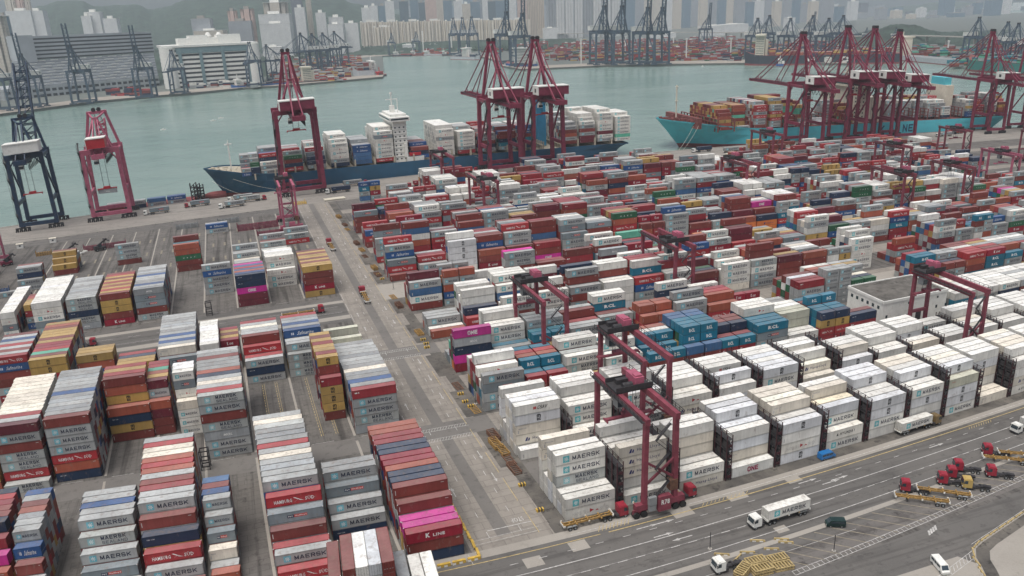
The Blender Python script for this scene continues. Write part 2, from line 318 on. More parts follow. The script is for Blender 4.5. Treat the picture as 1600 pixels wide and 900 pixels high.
def cont_mb(code, L, lod, end, jit=1.0, logo=True):
    key = (code, L, lod, end, round(jit, 2), logo)
    if key in _CM: return _CM[key]
    col, lg, _ = K[code]; col = shade(col, jit); H, W = 2.59, 2.44; b = MB()
    g_ = (1-jit)*.35; col = tuple(c*(1-abs(g_))+(sum(col)/3+.04)*abs(g_) for c in col)            # older paint is greyer
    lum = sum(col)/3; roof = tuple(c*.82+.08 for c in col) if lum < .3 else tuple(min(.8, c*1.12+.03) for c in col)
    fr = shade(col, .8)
    if lod:
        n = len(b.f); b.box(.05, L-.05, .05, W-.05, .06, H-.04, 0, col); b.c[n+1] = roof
        for x in (0, L-.17):
            for y in (0, W-.17): b.box(x, x+.17, y, y+.17, .04, H-.01, 0, fr)
        for y in (0, W-.09):
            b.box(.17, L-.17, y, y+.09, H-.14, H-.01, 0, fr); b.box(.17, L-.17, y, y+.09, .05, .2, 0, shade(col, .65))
        for x in (0, L-.09): b.box(x, x+.09, .17, W-.17, H-.14, H-.01, 0, fr)
        cc = (.55, .55, .52) if rnd() < .4 else shade(col, .45)
        for x in (-.01, L-.19):
            for y in (-.01, W-.19):
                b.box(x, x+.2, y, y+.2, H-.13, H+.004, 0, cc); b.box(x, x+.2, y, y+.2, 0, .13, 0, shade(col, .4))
        k = int(L/1.2)
        for i in range(1, k):                                      # roof bows
            x = L*i/k; b.face([(x-.03, .2, H-.035), (x+.03, .2, H-.035), (x+.03, W-.2, H-.035), (x-.03, W-.2, H-.035)], 0, shade(roof, .9))
    else:
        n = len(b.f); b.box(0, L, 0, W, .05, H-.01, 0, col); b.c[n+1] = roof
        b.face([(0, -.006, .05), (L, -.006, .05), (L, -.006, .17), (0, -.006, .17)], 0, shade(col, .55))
        for s_, x in ((1, L+.008), (-1, -.008)):
            if end != s_: continue
            for y in (.35, .95, 1.45, 2.05):
                q = [(x, y, .2), (x, y+.09, .2), (x, y+.09, 2.4), (x, y, 2.4)]; b.face(q if s_ > 0 else q[::-1], 0, shade(col, .45))
            q = [(x, 0, .05), (x, .1, .05), (x, .1, 2.55), (x, 0, 2.55)]; b.face(q if s_ > 0 else q[::-1], 0, shade(col, .5))
    if logo:
        t = MB(); lg(t, L, H)
        if lod: t.v = [(x, y+.045, z) for x, y, z in t.v]
        b.add(t)
    _CM[key] = b; return b
_DM = {}
def door_mesh(code, L, end, half):
    key = (code, L, end, half)
    if key in _DM: return _DM[key]
    col = shade(K[code][0], .9); b = MB(); s = 1 if end > 0 else -1; X = L if end > 0 else 0
    y0, y1 = (.18, 1.21) if half == 0 else (1.23, 2.26)
    def bx(a, c, y0, y1, z0, z1, cc): b.box(min(X+s*a, X+s*c), max(X+s*a, X+s*c), y0, y1, z0, z1, 0, cc)
    bx(-.04, .01, y0, y1, .2, 2.44, col)
    for f in (.28, .72):
        y = y0+(y1-y0)*f; bx(.01, .06, y-.03, y+.03, .12, 2.5, shade(col, .5)); bx(.01, .09, y-.12, y+.12, 1.0, 1.06, (.3, .3, .3))
    for z in (.6, 1.3, 2.0): bx(.01, .03, y0+.02, y0+.14, z, z+.1, shade(col, .5))
    _DM[key] = b.mesh('door', PAINT, True); return _DM[key]
_BM = {}
def body_mesh(code, L, end, j):
    key = (code, L, end, j)
    if key not in _BM: _BM[key] = cont_mb(code, L, 1, end, (.80, .92, 1.0, 1.05, 1.12)[j]).mesh('shipping_container', PAINT, True)
    return _BM[key]
# ------------------------------------------------------------------ the stacks
BOX = []      # every container: dict(code, x, y, z, L, hs, end, rot, where, row, tier, top)
PAL = {'mix': 'mmmmmmllwbbbBBrrddhhnussMpPkkGR', 'left': 'mmmmmlbbBrdhnMsp', 'white': 'wwPPPPWWvqqgX', 'rwhite': 'wPPqqWWXvgV', 'grey': 'mmmmllpz', 'dirty': 'mmlbbrdhnsMpzGRR'}
def stack(x, y, rows, L=12.19, pitch=2.6, hp=2.62, pal='left', end=1, where='', gap=1.0, r0=0):
    """rows from the front (nearest the lower road) back; each 'abc' = tiers bottom to top, or '5m' = 5 tiers topped by m"""
    for i, t in enumerate(rows):
        if not t or t == '0': continue
        if t[0].isdigit():
            n = int(t[0]); tail = t[1:]; cs = [random.choice(PAL[pal]) for _ in range(n-len(tail))]+list(tail)
        else: cs = list(t)
        jx = random.uniform(-.10, .10)
        for k, c in enumerate(cs):
            BOX.append(dict(c=c, x=x+jx+random.uniform(-.04, .04), y=y+pitch*i, z=k*hp, L=L, hs=hp/2.62, end=end, where=where, row=i+r0, tier=k, n=len(cs), rot=0))
def rep(n, s): return [s]*n
NUM = ['first', 'second', 'third', 'fourth', 'fifth', 'sixth', 'seventh', 'eighth', 'ninth', 'tenth', 'eleventh', 'twelfth', 'thirteenth', 'fourteenth', 'fifteenth', 'sixteenth', 'seventeenth', 'eighteenth', 'nineteenth', 'twentieth'] + [f'{a}-{b}' for a in ('twenty', 'thirty') for b in ('first', 'second', 'third', 'fourth', 'fifth', 'sixth', 'seventh', 'eighth', 'ninth', 'tenth')] + ['farthest']*40
CX = lambda i: 24.35-13.65*i
L20 = 6.06
# --- left of the central road, block beside the lower road
A, B_, D_ = 'nearest block', 'middle block', 'quay-side block'
def lw(i, blk, half=''): return f'{NUM[i]} column left of road, {blk}' + half
stack(CX(0), 146.4, 'nbk|3bO|3O|4b|bnmbb|5n|5n|5r|5k|5k|5n|5n|5d|5d|5r|5r'.split('|'), where=lw(0, A))
stack(CX(1), 160.9, '2m|3m|4p|5m|5m'.split('|'), where=lw(1, A))
stack(CX(2), 149, '1h|2m|2h|3b|4p|5h|6m|6m|6z|6m|6q|6m|6h|6m|6z|6m|6l|6q|6m'.split('|'), where=lw(2, A))
stack(CX(3), 152.4, '1r|1m|2q|3p|4m|5m|5s|5b|5u'.split('|'), L=L20, where=lw(3, A))
stack(CX(4), 151, '1b|2m|3h|4n|5b|6m|6m|6h|6b|6m|6r|6h|6r|6q|6q|6h|6m'.split('|'), where=lw(4, A))
stack(CX(5)-.2, 154.6, '1m|2p|3m|4l|5m|5m|5s|5m|5m'.split('|'), where=lw(5, A))
stack(CX(6)-.9, 154.1, '1m|2m|3b|4s|5m|5m|5z|5r|5b|5m|5s'.split('|'), L=L20, where=lw(6, A))
stack(CX(7)-2, 162, '2r|3O|4d|5n|5b|5b|5k|5h|5n'.split('|'), where=lw(7, A))
# middle block
stack(CX(0), 209.5, 'zlmmd|5m|5s|5m|5z|5q|5m|5m|5m|5z|5m|5m|5m|5m'.split('|'), where=lw(0, B_))
stack(CX(0)+.3, 267, ['1Q', '2Q'], where=lw(0, 'behind middle block')); stack(CX(0)+.6, 279, ['2Q'], where=lw(0, 'beside cross lane'))
stack(17.2, 220.8, 'bMMMd|bMMMdbM|7d|7M|7M|7d|7M|7b|7M'.split('|'), L=L20, where='twenty-foot column beside first column, middle block')
stack(CX(1), 255.5, 'lll|4m|4m|5s|5m|5s|5z|5m|5h'.split('|'), where=lw(1, B_))
stack(CX(2), 255.5, 'mnm|3h|4h|5b|5m|5m|5q|5m|5h'.split('|'), where=lw(2, B_))
stack(CX(3), 209.3, 'mmzlbml|7h|7m|7q|7m|7n|7r|7m|7m|7m|7b|7m|7m'.split('|'), where=lw(3, B_))
stack(CX(3)+6.4, 270, '4k|4M|4b|4M|4k'.split('|'), L=L20, where='short twenty-foot row, third column, middle block')
stack(CX(3), 262, rep(9, '5V'), L=L20, where='cream twenty-foot row, third column, middle block')
stack(CX(4)+6.6, 226, 'wwwq|wwwqvpw|7V|7V'.split('|'), L=L20, where='twenty-foot white column, middle block')
stack(CX(4)-1.4, 229, 'bbBr|6B|6M|6r|6t|6d|6d'.split('|'), L=L20, where='twenty-foot mixed column, middle block')
stack(CX(4), 261, '4p|5q|5m|5s|5m|5s|5m|5m|5m|5z|5m|5m|5m|5m'.split('|'), where=lw(4, B_))
stack(CX(5), 228.3, 'bMnr|bbnbMrb|7h|7M|7h'.split('|'), where=lw(5, B_))
stack(CX(5), 262, '4M|4M|4n|4h'.split('|'), where=lw(5, 'behind middle block'))
stack(CX(6), 209.3, 'nrhmmmb|7m|7z|7m|7z|7m|7s|7m|7m|7m|7z|7m|7m'.split('|'), where=lw(6, B_))
stack(CX(6), 268, '5M|5M|5M'.split('|'), where=lw(6, 'behind middle block'))
stack(CX(7), 206.5, 'l|bhllbmB|7m|7h|7q|7q|7q|7q|7q|7q|7q|7q|7q|7q'.split('|'), where=lw(7, B_))
stack(CX(8), 209.3, 'rMMMMM|7d|7h|7M|7M'.split('|'), where=lw(8, B_))
stack(CX(7)-.6, 263, '6M|6b|6t|6h|6k|6k|6M|6b|6M|6M|6M|6b|6r|6M'.split('|'), where=lw(7, 'big block'))
stack(CX(8)-1, 270, '6h|6m|6b|6m|6h|6m|6s|6m|6b'.split('|'), where=lw(8, 'big block'))
# quay-side block
stack(CX(0), 334.3, 'MkbbM|5M|5b|5M|5b|5M|5M|5b|5M|5b'.split('|'), where=lw(0, D_))
stack(CX(1), 354.3, 'wwv|wwvwv|5V|5V|5V|5V'.split('|'), where=lw(1, D_))
stack(CX(1)+13, 424, '2l|3m|2m'.split('|'), where='small stack behind first column, quay-side block')
stack(CX(1), 398, 'll|ll|3l|3b|4m'.split('|'), where='grey stack behind second column')
stack(CX(2), 334.5, 'BBOnn|5s|5r|5u|5h|5u|5O'.split('|'), where=lw(2, D_))
stack(CX(2), 392, '1m|1m|1q|2m|2m|3m'.split('|'), where='low grey stack behind third column')
stack(CX(3), 357, ['mmmsm'], where=lw(3, D_))
stack(CX(3), 470, ['2s', '2m'], where='pair beside quay road')
stack(CX(4), 400, 'bbGrr|bbrrT|6b'.split('|'), where=lw(4, D_))
stack(CX(5), 335, 'lbppz|5m|5s|5m|5m|5m|5m|5s|5m|5z|5m|5m|5m'.split('|'), where=lw(5, D_))
stack(CX(6), 334.3, 'kbMMb|5M|5h|5M|5r|5M|5h|5M|5b|5M|5h|5b'.split('|'), where=lw(6, D_))
stack(CX(6)-4, 428, ['blmm'], where=lw(6, 'apron')); 
stack(CX(7), 334.3, 'zlnll|5m|5m|5m|5z|5m|5m|5m|5m|5m|5m|5m'.split('|'), where=lw(7, D_))
stack(CX(8)-.6, 336, 'lpwvP|5V|5V|5V|5V|5V|5V|5V|5V|5V|5V|5V|5V|5V'.split('|'), where=lw(8, D_))
stack(CX(9)+7.6, 342, '0|4M|4M|4M|4r|4h|4b'.split('|'), L=L20, where='yellow twenty-foot row between white stacks')
stack(CX(9)-1, 338, ['wpvP']+rep(13, '4V'), L=L20, where='white twenty-foot row left of big white stack')
stack(CX(8)-9, 425, 'bM|kMM|4M|4b|3m|3m'.split('|'), where=lw(8, 'apron'))
stack(CX(9)-9, 405, '2m|4m|4m|4b'.split('|'), where=lw(9, 'apron')); stack(CX(9)-17, 398, ['1m'], where='low grey box beside blue racks')
stack(-137, 398, '4r|5M|5h|5b|6h|6h|6O|6b|6r'.split('|'), where='red stack at frame edge')
stack(-146, 430, '6b|6h|6M'.split('|'), where='far red stack at frame edge')
# the stack standing the other way round at the foot of the nearest block
for k_, (xx, yy, n_, cs_) in enumerate(((6.9, 133.6, 4, 'b'), (9.5, 131.4, 5, 'b'), (12.0, 131.4, 5, 'P'), (14.5, 131.4, 5, 'X'), (17.0, 131.4, 5, 'b'), (19.6, 129.5, 3, 'z'), (22.2, 127.5, 3, 'V'), (24.8, 127.5, 3, 'V'))):
    for t_ in range(n_):
        c_ = cs_ if t_ == n_-1 else random.choice('bmzPb')
        BOX.append(dict(c=c_, x=xx, y=yy, z=t_*2.62, L=12.19, hs=1, end=1, where=f'{NUM[k_]} of the end-on stack by road corner', row=0, tier=t_, n=n_, rot=1))
# --- right of the central road
def rw(i, s): return f'{NUM[i]} bay right of road, {NUM[s]} strip'
def strip(s, y, bays, pitchx=13.0, pal='mix', hp=2.8, x0=61.0):
    for i, rows in enumerate(bays):
        if rows is None: continue
        if isinstance(rows, str): rows = rows.split('|')
        if s >= 4:                                       # uneven heights, as stacks are worked
            up_ = random.choice((-1, 0, 0, 1, 1, 2)); rr = []
            for r_ in rows:
                q = r_.lstrip('#')
                if q[0] in '2345' : r_ = r_.replace(q, str(max(2, min(6, int(q[0])+up_+random.choice((0, 0, 0, 1, -1)))))+q[1:])
                rr.append(r_)
            rows = rr
        halves = any(r.startswith('#') for r in rows)
        if halves:                                      # '#' = two twenty-foot boxes side by side
            rr = [r.lstrip('#') for r in rows]
            stack(x0+pitchx*i, y, rr, L=L20, pitch=2.75, hp=hp, pal=pal, end=-1, where=rw(i, s)+', road side')
            stack(x0+pitchx*i+6.5, y, rr, L=L20, pitch=2.75, hp=hp, pal=pal, end=-1, where=rw(i, s)+', far side')
        else: stack(x0+pitchx*i, y, rows, pitch=2.75, hp=hp, pal=pal, end=-1, where=rw(i, s))
# first two strips: white refrigerated boxes between steel racks
strip(0, 149.8, ['vw|2P|wwlww|5P|2P|5q', 'w|PPggg|2P|4v|4P|5P', 'gw|2P|PPqqP|5P|3v|4P', 'o|qqXP|4X|5W|5W|5P', 'WvPW|4P|5q|5q|5q|5q', 'wy|wXwX|4e|5q|5P|4P',
    'PwWW|4P|4P|5W|5W|5W', 'WPWw|4P|5W|5P|5q|5q', 'wWWQ|5W|5P|5q|5P|5P', 'q|q|5P|5P|5P|5V', 'ygPP|5P|5q|5q|5P|5q', '4P|4q|5P|5P|5w|5P', '4P|4P|5P|5P|5P|5P'], 14.53, 'rwhite')
strip(1, 179.5, ['P|PgqWc|5W|5P|2P|5P', '2w|4w|4P|5P|5P|5P', 'wl|wwww|wwwl|5P|5P|5P', '3v|XXv|4P|4P|4P|4P', '3P|4W|0|4c|4P|4P', '4W|4W|4P|4X|4P|4P', 'yg|yyg|4P|3g|4P|4P', '3W|4q|4P|4P|3P|3W',
    '3P|XPw|4P|4P|4P|4P', '3q|3P|vW|4P|4P|4P', '3P|3w|3w|0|3w|3w', '3P|3g|3P|3g|4P|4P', '3P|3P|4P|4w|4P|4P', '3P|4w|4P|4P|4P|4P', '4P|4w|4P|4P|4P|4P', '4P|4P|4P|4P|4P|4P'], 14.53, 'rwhite')
strip(2, 209.2, ['mmpm|3v|4v|5P|4k|4P', '#bbd|#bbR|#4R|#4r|#4h|#4R', '2M|wwlw|wwwl|5w|5P|4M', '2w|3w|vww|4w|3P|4w', '#dbR|#2n|#3R|#4R|#4P|#4r', '#bbu|#RRRRR|#5R|#5R|#5u|#5u', '#rdR|#3d|#4n|#4b|#4b|#3d', 'RmpR|4R|4R|5v|5V|5V',
    '2P|PP|QQQQ|4Q|4w|4w', '#dhMn|#dRRR|#4R|#5R|#4b|#4R', 'mdn|3b|2m|2b|1b|0', None, None, None, '3P|3w|3P|3P|3g|3P', '3P|3P|3P|3P|3P|3P', '3w|3P|3P|3w|3P|3P', '3m|3P|3P|3m|3P|3P', '3m|3P|3P|3m|3P|3P'], pal='dirty')
strip(3, 238.9, ['kOnzO|HGBB|3t|1p|1m|0', 'dm|2R|wwww|vwww|5P|5P', '#bdR|3T|hTmm|4l|4l|3m', 'hmm|hmm|3h|4b|4l|0', '1Q|1Q|llm|3b|5w|5w', '#3r|#4r|#4r|#3r|#2b|#2m', 'nsmm|5m|4m|3s|3m|5w', 'khr|ksbr|4h|4k|3d|4w', '#dk|#bk|#3k|#2O|1m|1m', '0|0|1m|1m|0|0',
    'tlmd|mlmd|4X|4b|3G|3b', 'zzmmm|mmmmm|#3h|4b|4r|4w', '#3G|#3n|3q|4m|4M|4m', None, None, '0|0|4R|4R|4k|3r', '#3b|3n|4m|4m|3M|3p', 'Rbrh|4h|4h|4w|4b|4b', 'zRRk|zmbb|4h|4m|4M|4h', '3R|4r|4p|4m|4w|4m', '4m|4d|4p|4m|4w|4m'])
strip(4, 269.5, ['r|w|mm|mm|3m|0', 'bh|3n|WWWVV|5P|5P|4P', '3w|3w|4w|4w|5w|5w', 'wwww|4w|5P|5P|5P|4P', 'mmbm|4m|4h|4n|3t|4n', 'WPPP|VPPP|5V|5V|4P|4P', 'mmsh|5P|5h|4k|4n|4w', 'wvww|wwww|5w|5h|3k|4w', '0|BBb|3n|3G|4B|4b', 'qwww|www|4w|5w|4l|4P', '3l|4b|4r|4h|4l|4G', '3B|4M|4m|4b|4M|4b', 'nMbr|4p|4m|4w|4q|4m',
    '#4m|#4h|#3m|3p|4m|4b', 'wwvww|5w|5V|5V|4G|4t', None, '3r|2h|1b|1b|0|0', None, '4m|4h|4s|4m|4P|4m', '4m|4r|4h|5b|4w|4p', '#4R|#4R|#4R|4u|4m|4m', '4m|4s|4h|4m|4w|4n', '4w|4m|4m|4h|4r|4d', '4r|4h|4l|4m|4m|4m', '4b|4k|4M|4m|4m|4m'])
strip(5, 300.5, ['3m|hmBBB|2b|3d|0|0', '#3r|#3H|2b|3m|0|0', '0|3P|0|0|0|0', 'nbb|4m|4O|0|0|0', 'nnk|4b|4d|0|0|0', 'mmm|3m|4b|0|0|0', '3z|3p|4w|3h|3b|4w', '2t|3k|4n|4k|4t|4m', 'GGb|2b|3w|3p|3b|3G', '3s|3b|3n|3w|3m|0', '3h|4l|4w|4l|3H|3H', '2B|3h|4B|4B|4b|0', '3r|3l|3P|3M|3z|3P',
    '4p|4p|4b|4M|4m|4m', '4w|4q|4m|4h|4P|4P', '4G|4n|4B|4q|4B|4B', '#4m|#4m|3M|3m|3r|3b', '3q|4m|4m|4w|4p|0', '4h|4w|0|0|4m|4b', '4m|4m|4M|4b|4B|4b', '5p|5m|5m|4w|4P|4P', '#4M|5B|5B|5w|5w|4m', '4b|4m|4p|4d|4r|4m', '4m|4B|4b|4p|4r|4m', '4r|4m|4m|4h|4b|4m', '5m|5M|5m|4O|4b|4m', '4m|4m|4h|4r|4d|4m'])
strip(6, 340, ['1b|mhp|4m|4h|4m|0', 'mm|4h|4k|3m|0|0', 'VWWWW|5P|0|0|0|0', 'kbr|4b|4b|4m|4k|4b', 'nOb|3m|4h|4p|4m|4b', 'Obd|BOb|5b|5k|4b|4b', 'lmmp|4m|5m|5w|4m|4b', 'pm|3p|4m|4w|4m|4p', 'HGr|4G|3r|4M|4b|4k', '#4b|4k|3d|3n|2M|0', 'mmmmm|5s|4m|5m|5m|4m', 'gkb|kb|4m|3m|3m|3m', 'mlm|4n|3m|4h|4m|4m', 'GHr|rrBB|5b|4b|4u|4m',
    'HHn|3b|4O|4m|4w|4b', '#4m|4b|6V|6V|6V|6V', None, '0|0|3n|3M|3b|4m', 'qsbm|4m|4n|4m|4b|4m', 'mbm|4G|4m|4b|4p|4m', 'mmmbm|5w|5P|5P|5P|5w', '5M|5b|5M|4w|4P|4b', '4G|5M|5M|5w|4P|4P', '5P|5P|5P|5P|4P|5q', '5q|5P|5P|5w|5w|5w', '5V|6V|6V|6V|6V|5V', '4G|4m|5m|4m|4M|4h', '4m|4r|4m|4h|4b|4m', '4m|4r|4m|4h|4b|4m', '4m|4r|4m|4h|4b|4m'])
def auto(n, pal, gaps=.08, hi=5, seed=1):
    r = random.Random(seed); out = []
    for i in range(n):
        if r.random() < gaps: out.append(None); continue
        p = r.choice(pal); h = r.choice((3, 4, 4, 5, hi)); rows = []
        for j in range(6):
            h = max(2, min(hi, h+r.choice((-1, 0, 0, 0, 1)))); rows.append('0' if r.random() < .06 else f'{h}{r.choice(p)}')
        if r.random() < .18: rows = ['#'+q for q in rows]
        out.append('|'.join(rows))
    return out
G1 = ['mmmhb', 'mmwPP', 'bmrBM', 'mmBdl', 'PPPVw', 'hmdbp', 'MbbMr', 'nnsbm', 'mGrdB', 'mmlmm', 'VVVPP', 'bBnum', 'rhdbb', 'dkbmn']
strip(7, 370, ['hlmm|5b|4r|0|0|0', '4b|4p|4m|4b|4h|4k', 'hkhm|5B|5m|4k|4d|4b', '4b|5b|4d|5m|4b|4b', 'nbm|4m|5w|4u|4h|4b', '4b|5M|5M|4m|4m|0']+auto(23, G1, seed=5))
strip(8, 398, ['bhs|3b|4h|3l|0|0', 'lls|3m|4r|4b|4h|4b', 'mlmhm|5w|5m|4m|5m|5m', '4m|4w|4m|4m|4r|4m', '4w|4m|5w|5w|4w|5m', '4m|4b|5m|4w|5m|5m', 'mmmm|4m|5m|4m|4m|4b', 'VVVP|4V|4V|4V|4m|4b', 'shm|4w|4w|4w|4m|4m', '2q|3q|4V|4V|4M|4m']+auto(22, G1, seed=9))
strip(9, 429, ['bbbp|4B|4B|4m|0|0', '4n|4u|4G|3m|4h|4h', '2P|3h|4m|4w|5m|4m', '4m|4h|5m|4w|4m|4m']+auto(28, G1, seed=12))
strip(10, 461, [None, '#3m|#3m|3n|0|0|0', '3h|4m|4w|4m|4h|4m', '#4h|4s|3m|3m|4P|4P', '4w|4l|4w|4w|4w|4l']+auto(28, G1, .2, seed=21))
strip(11, 490, [None, '0|#3s|0|0|0|0', None, '1b|1h|0|0|0|0']+auto(12, G1, .35, 4, seed=33)+[None, None, None, '3w|3w|3v|0|0|0', None]+auto(16, G1, .3, 4, seed=38))
# ------------------------------------------------------------------ which stacked boxes are seen, and how large
GX0, GY0, GW, GHh = -190, 105, 1000, 480
HM = np.zeros((GW, GHh), np.float32)
def ext(b): return (b['x'], b['x']+b['L'], b['y'], b['y']+2.44) if not b['rot'] else (b['x'], b['x']+2.44, b['y'], b['y']+b['L'])
for b in BOX:
    x0, x1, y0, y1 = ext(b); z = b['z']+2.59*b['hs']
    i0, i1, j0, j1 = round(x0-GX0), round(x1-GX0), round(y0-GY0), round(y1-GY0)
    HM[max(0, i0):i1, max(0, j0):j1] = np.maximum(HM[max(0, i0):i1, max(0, j0):j1], z)
def sees(x, y, z):
    n = 90; t = np.linspace(.004, .35, n); X = x*(1-t); Y = y*(1-t); Z = z+(109.3-z)*t
    i = np.clip((X-GX0).astype(int), 0, GW-1); j = np.clip((Y-GY0).astype(int), 0, GHh-1)
    ok = (X > GX0) & (Y > GY0); return not np.any(ok & (HM[i, j] > Z+.05))
def area(P):
    q = [kpx(*p) for p in P]
    cx = sum(a[0] for a in q)/4; cy = sum(a[1] for a in q)/4
    if not (-25 < cx < 1625 and -10 < cy < 915): return 0
    q = [(min(1600, max(0, a)), min(900, max(0, b_))) for a, b_ in q]
    return abs(sum(q[i][0]*q[(i+1) % 4][1]-q[(i+1) % 4][0]*q[i][1] for i in range(4)))/2
def h_at(x, y):
    i, j = int(x-GX0), int(y-GY0); return HM[i, j] if 0 <= i < GW and 0 <= j < GHh else 0
keep = []
for b in BOX:
    x0, x1, y0, y1 = ext(b); z0, z1 = b['z'], b['z']+2.59*b['hs']; cx, cy, cz = (x0+x1)/2, (y0+y1)/2, (z0+z1)/2
    b['fr'] = h_at(cx, y0-1.0) < z1-1 or h_at(x0+1.5, y0-1.2) < z1-1 or b['rot']
    openside = b['fr'] or b['tier'] == b['n']-1 or h_at(x0-.9, cy) < z1-1 or h_at(x1+.9, cy) < z1-1 or h_at(cx, y1+1.0) < z1-1
    if not openside: b['score'] = -1; continue
    s = 0.0
    if b['fr']: s += area([(x0, y0, z0), (x1, y0, z0), (x1, y0, z1), (x0, y0, z1)])*sum(sees(x0+(x1-x0)*f, y0-.7, cz) for f in (.15, .5, .85))/3
    if b['tier'] == b['n']-1: s += area([(x0, y0, z1), (x1, y0, z1), (x1, y1, z1), (x0, y1, z1)])*sum(sees(x0+(x1-x0)*f, cy, z1+.15) for f in (.15, .5, .85))/3
    ex = x1 if b['end'] > 0 else x0
    s += area([(ex, y0, z0), (ex, y1, z0), (ex, y1, z1), (ex, y0, z1)])*.6*sees(ex+.6*b['end'], cy, cz)
    b['score'] = s; keep.append(b)
keep.sort(key=lambda b: -b['score'])
MINE, REST = keep[:300], keep[300:]
# ------------------------------------------------------------------ the 300 that show largest, one object each
def rowword(b):
    if b['rot']: return ''
    return {0: 'front row'}.get(b['row'], f"{NUM[b['row']]} row back")
def tierword(b):
    k = b['n']-1-b['tier']
    return 'top tier' if k == 0 else 'ground tier' if b['tier'] == 0 else f'{NUM[k]} from top'
seen_l = {}
for b in MINE:
    x0, x1, y0, y1 = ext(b); g, yaw, su, sv, sz = frame((x0+x1)/2, (y0+y1)/2)
    j = random.choice((0, 1, 1, 2, 2, 3, 4)); me = body_mesh(b['c'], b['L'], b['end'], j)
    o = bpy.data.objects.new('shipping_container', me); C.objects.link(o)
    u = Vector((math.cos(yaw), math.sin(yaw), 0)); v = Vector((-u.y, u.x, 0)); zz = b['z']*sz
    if b['rot']:
        # long axis away from the camera, doors towards it
        o.rotation_euler = (0, 0, yaw+math.pi/2); o.location = g+u*(1.22*su)-v*(b['L']/2*sv)+Vector((0, 0, zz)); o.scale = (sv, su, sz)
    else:
        o.rotation_euler = (0, 0, yaw); o.location = g-u*(b['L']/2*su)-v*(1.22*sv)+Vector((0, 0, zz)); o.scale = (su, sv, sz*b['hs'])
    en = -1 if b['rot'] else b['end']
    for h in (0, 1):
        dm = door_mesh(b['c'], b['L'], en, h); d = bpy.data.objects.new('door', dm); C.objects.link(d); d.parent = o
    rw_ = rowword(b); w = b['where']
    lab = f"{K[b['c']][2].replace(' container', '')}, {tierword(b)}, {rw_+', ' if rw_ else ''}{w}"
    if lab in seen_l: lab = lab.replace(', ', f', {NUM[b["tier"]]} tier up, ', 1)
    seen_l[lab] = 1
    tag(o, lab, 'container', 'shipping containers stacked in the yard')
# ------------------------------------------------------------------ the rest of the containers, one object
class Stuff:
    def __init__(s): s.V = []; s.F = []; s.Cc = []; s.n = 0
    def add(s, mb, M):
        if not hasattr(mb, 'np'):
            mb.np = (np.array(mb.v), [tuple(f) for f in mb.f], np.array([c or (.5, .5, .5) for c in mb.c]))
        v, f, c = mb.np; s.V.append(v @ M[0].T + M[1]); o = s.n
        s.F += [tuple(i+o for i in q) for q in f]; s.Cc.append(c); s.n += len(v)
STUFF = Stuff()
def aff(o, u, v, su, sv, sz): return np.array([[u.x*su, v.x*sv, 0], [u.y*su, v.y*sv, 0], [0, 0, sz]]), np.array([o.x, o.y, o.z])
def stuff_box(x, y, z, code, L=12.19, hs=1.0, end=-1, logo=True, jit=None):
    g, yaw, su, sv, sz = frame(x+L/2, y+1.22); u = Vector((math.cos(yaw), math.sin(yaw), 0)); v = Vector((-u.y, u.x, 0))
    mb = cont_mb(code, L, 0, end, jit or random.choice((.85, .95, 1.0, 1.08)), logo)
    STUFF.add(mb, aff(g-u*(L/2*su)-v*(1.22*sv)+Vector((0, 0, z*sz)), u, v, su, sv, sz*hs))
for b in REST:
    if b['rot']:
        x0, x1, y0, y1 = ext(b); g, yaw, su, sv, sz = frame((x0+x1)/2, (y0+y1)/2)
        u = Vector((math.cos(yaw), math.sin(yaw), 0)); v = Vector((-u.y, u.x, 0))
        STUFF.add(cont_mb(b['c'], b['L'], 0, -1, 1.0, False), aff(g+u*(1.22*su)-v*(b['L']/2*sv)+Vector((0, 0, b['z']*sz)), v, -u, sv, su, sz))
    else: stuff_box(b['x'], b['y'], b['z'], b['c'], b['L'], b['hs'], b['end'], b['fr'])
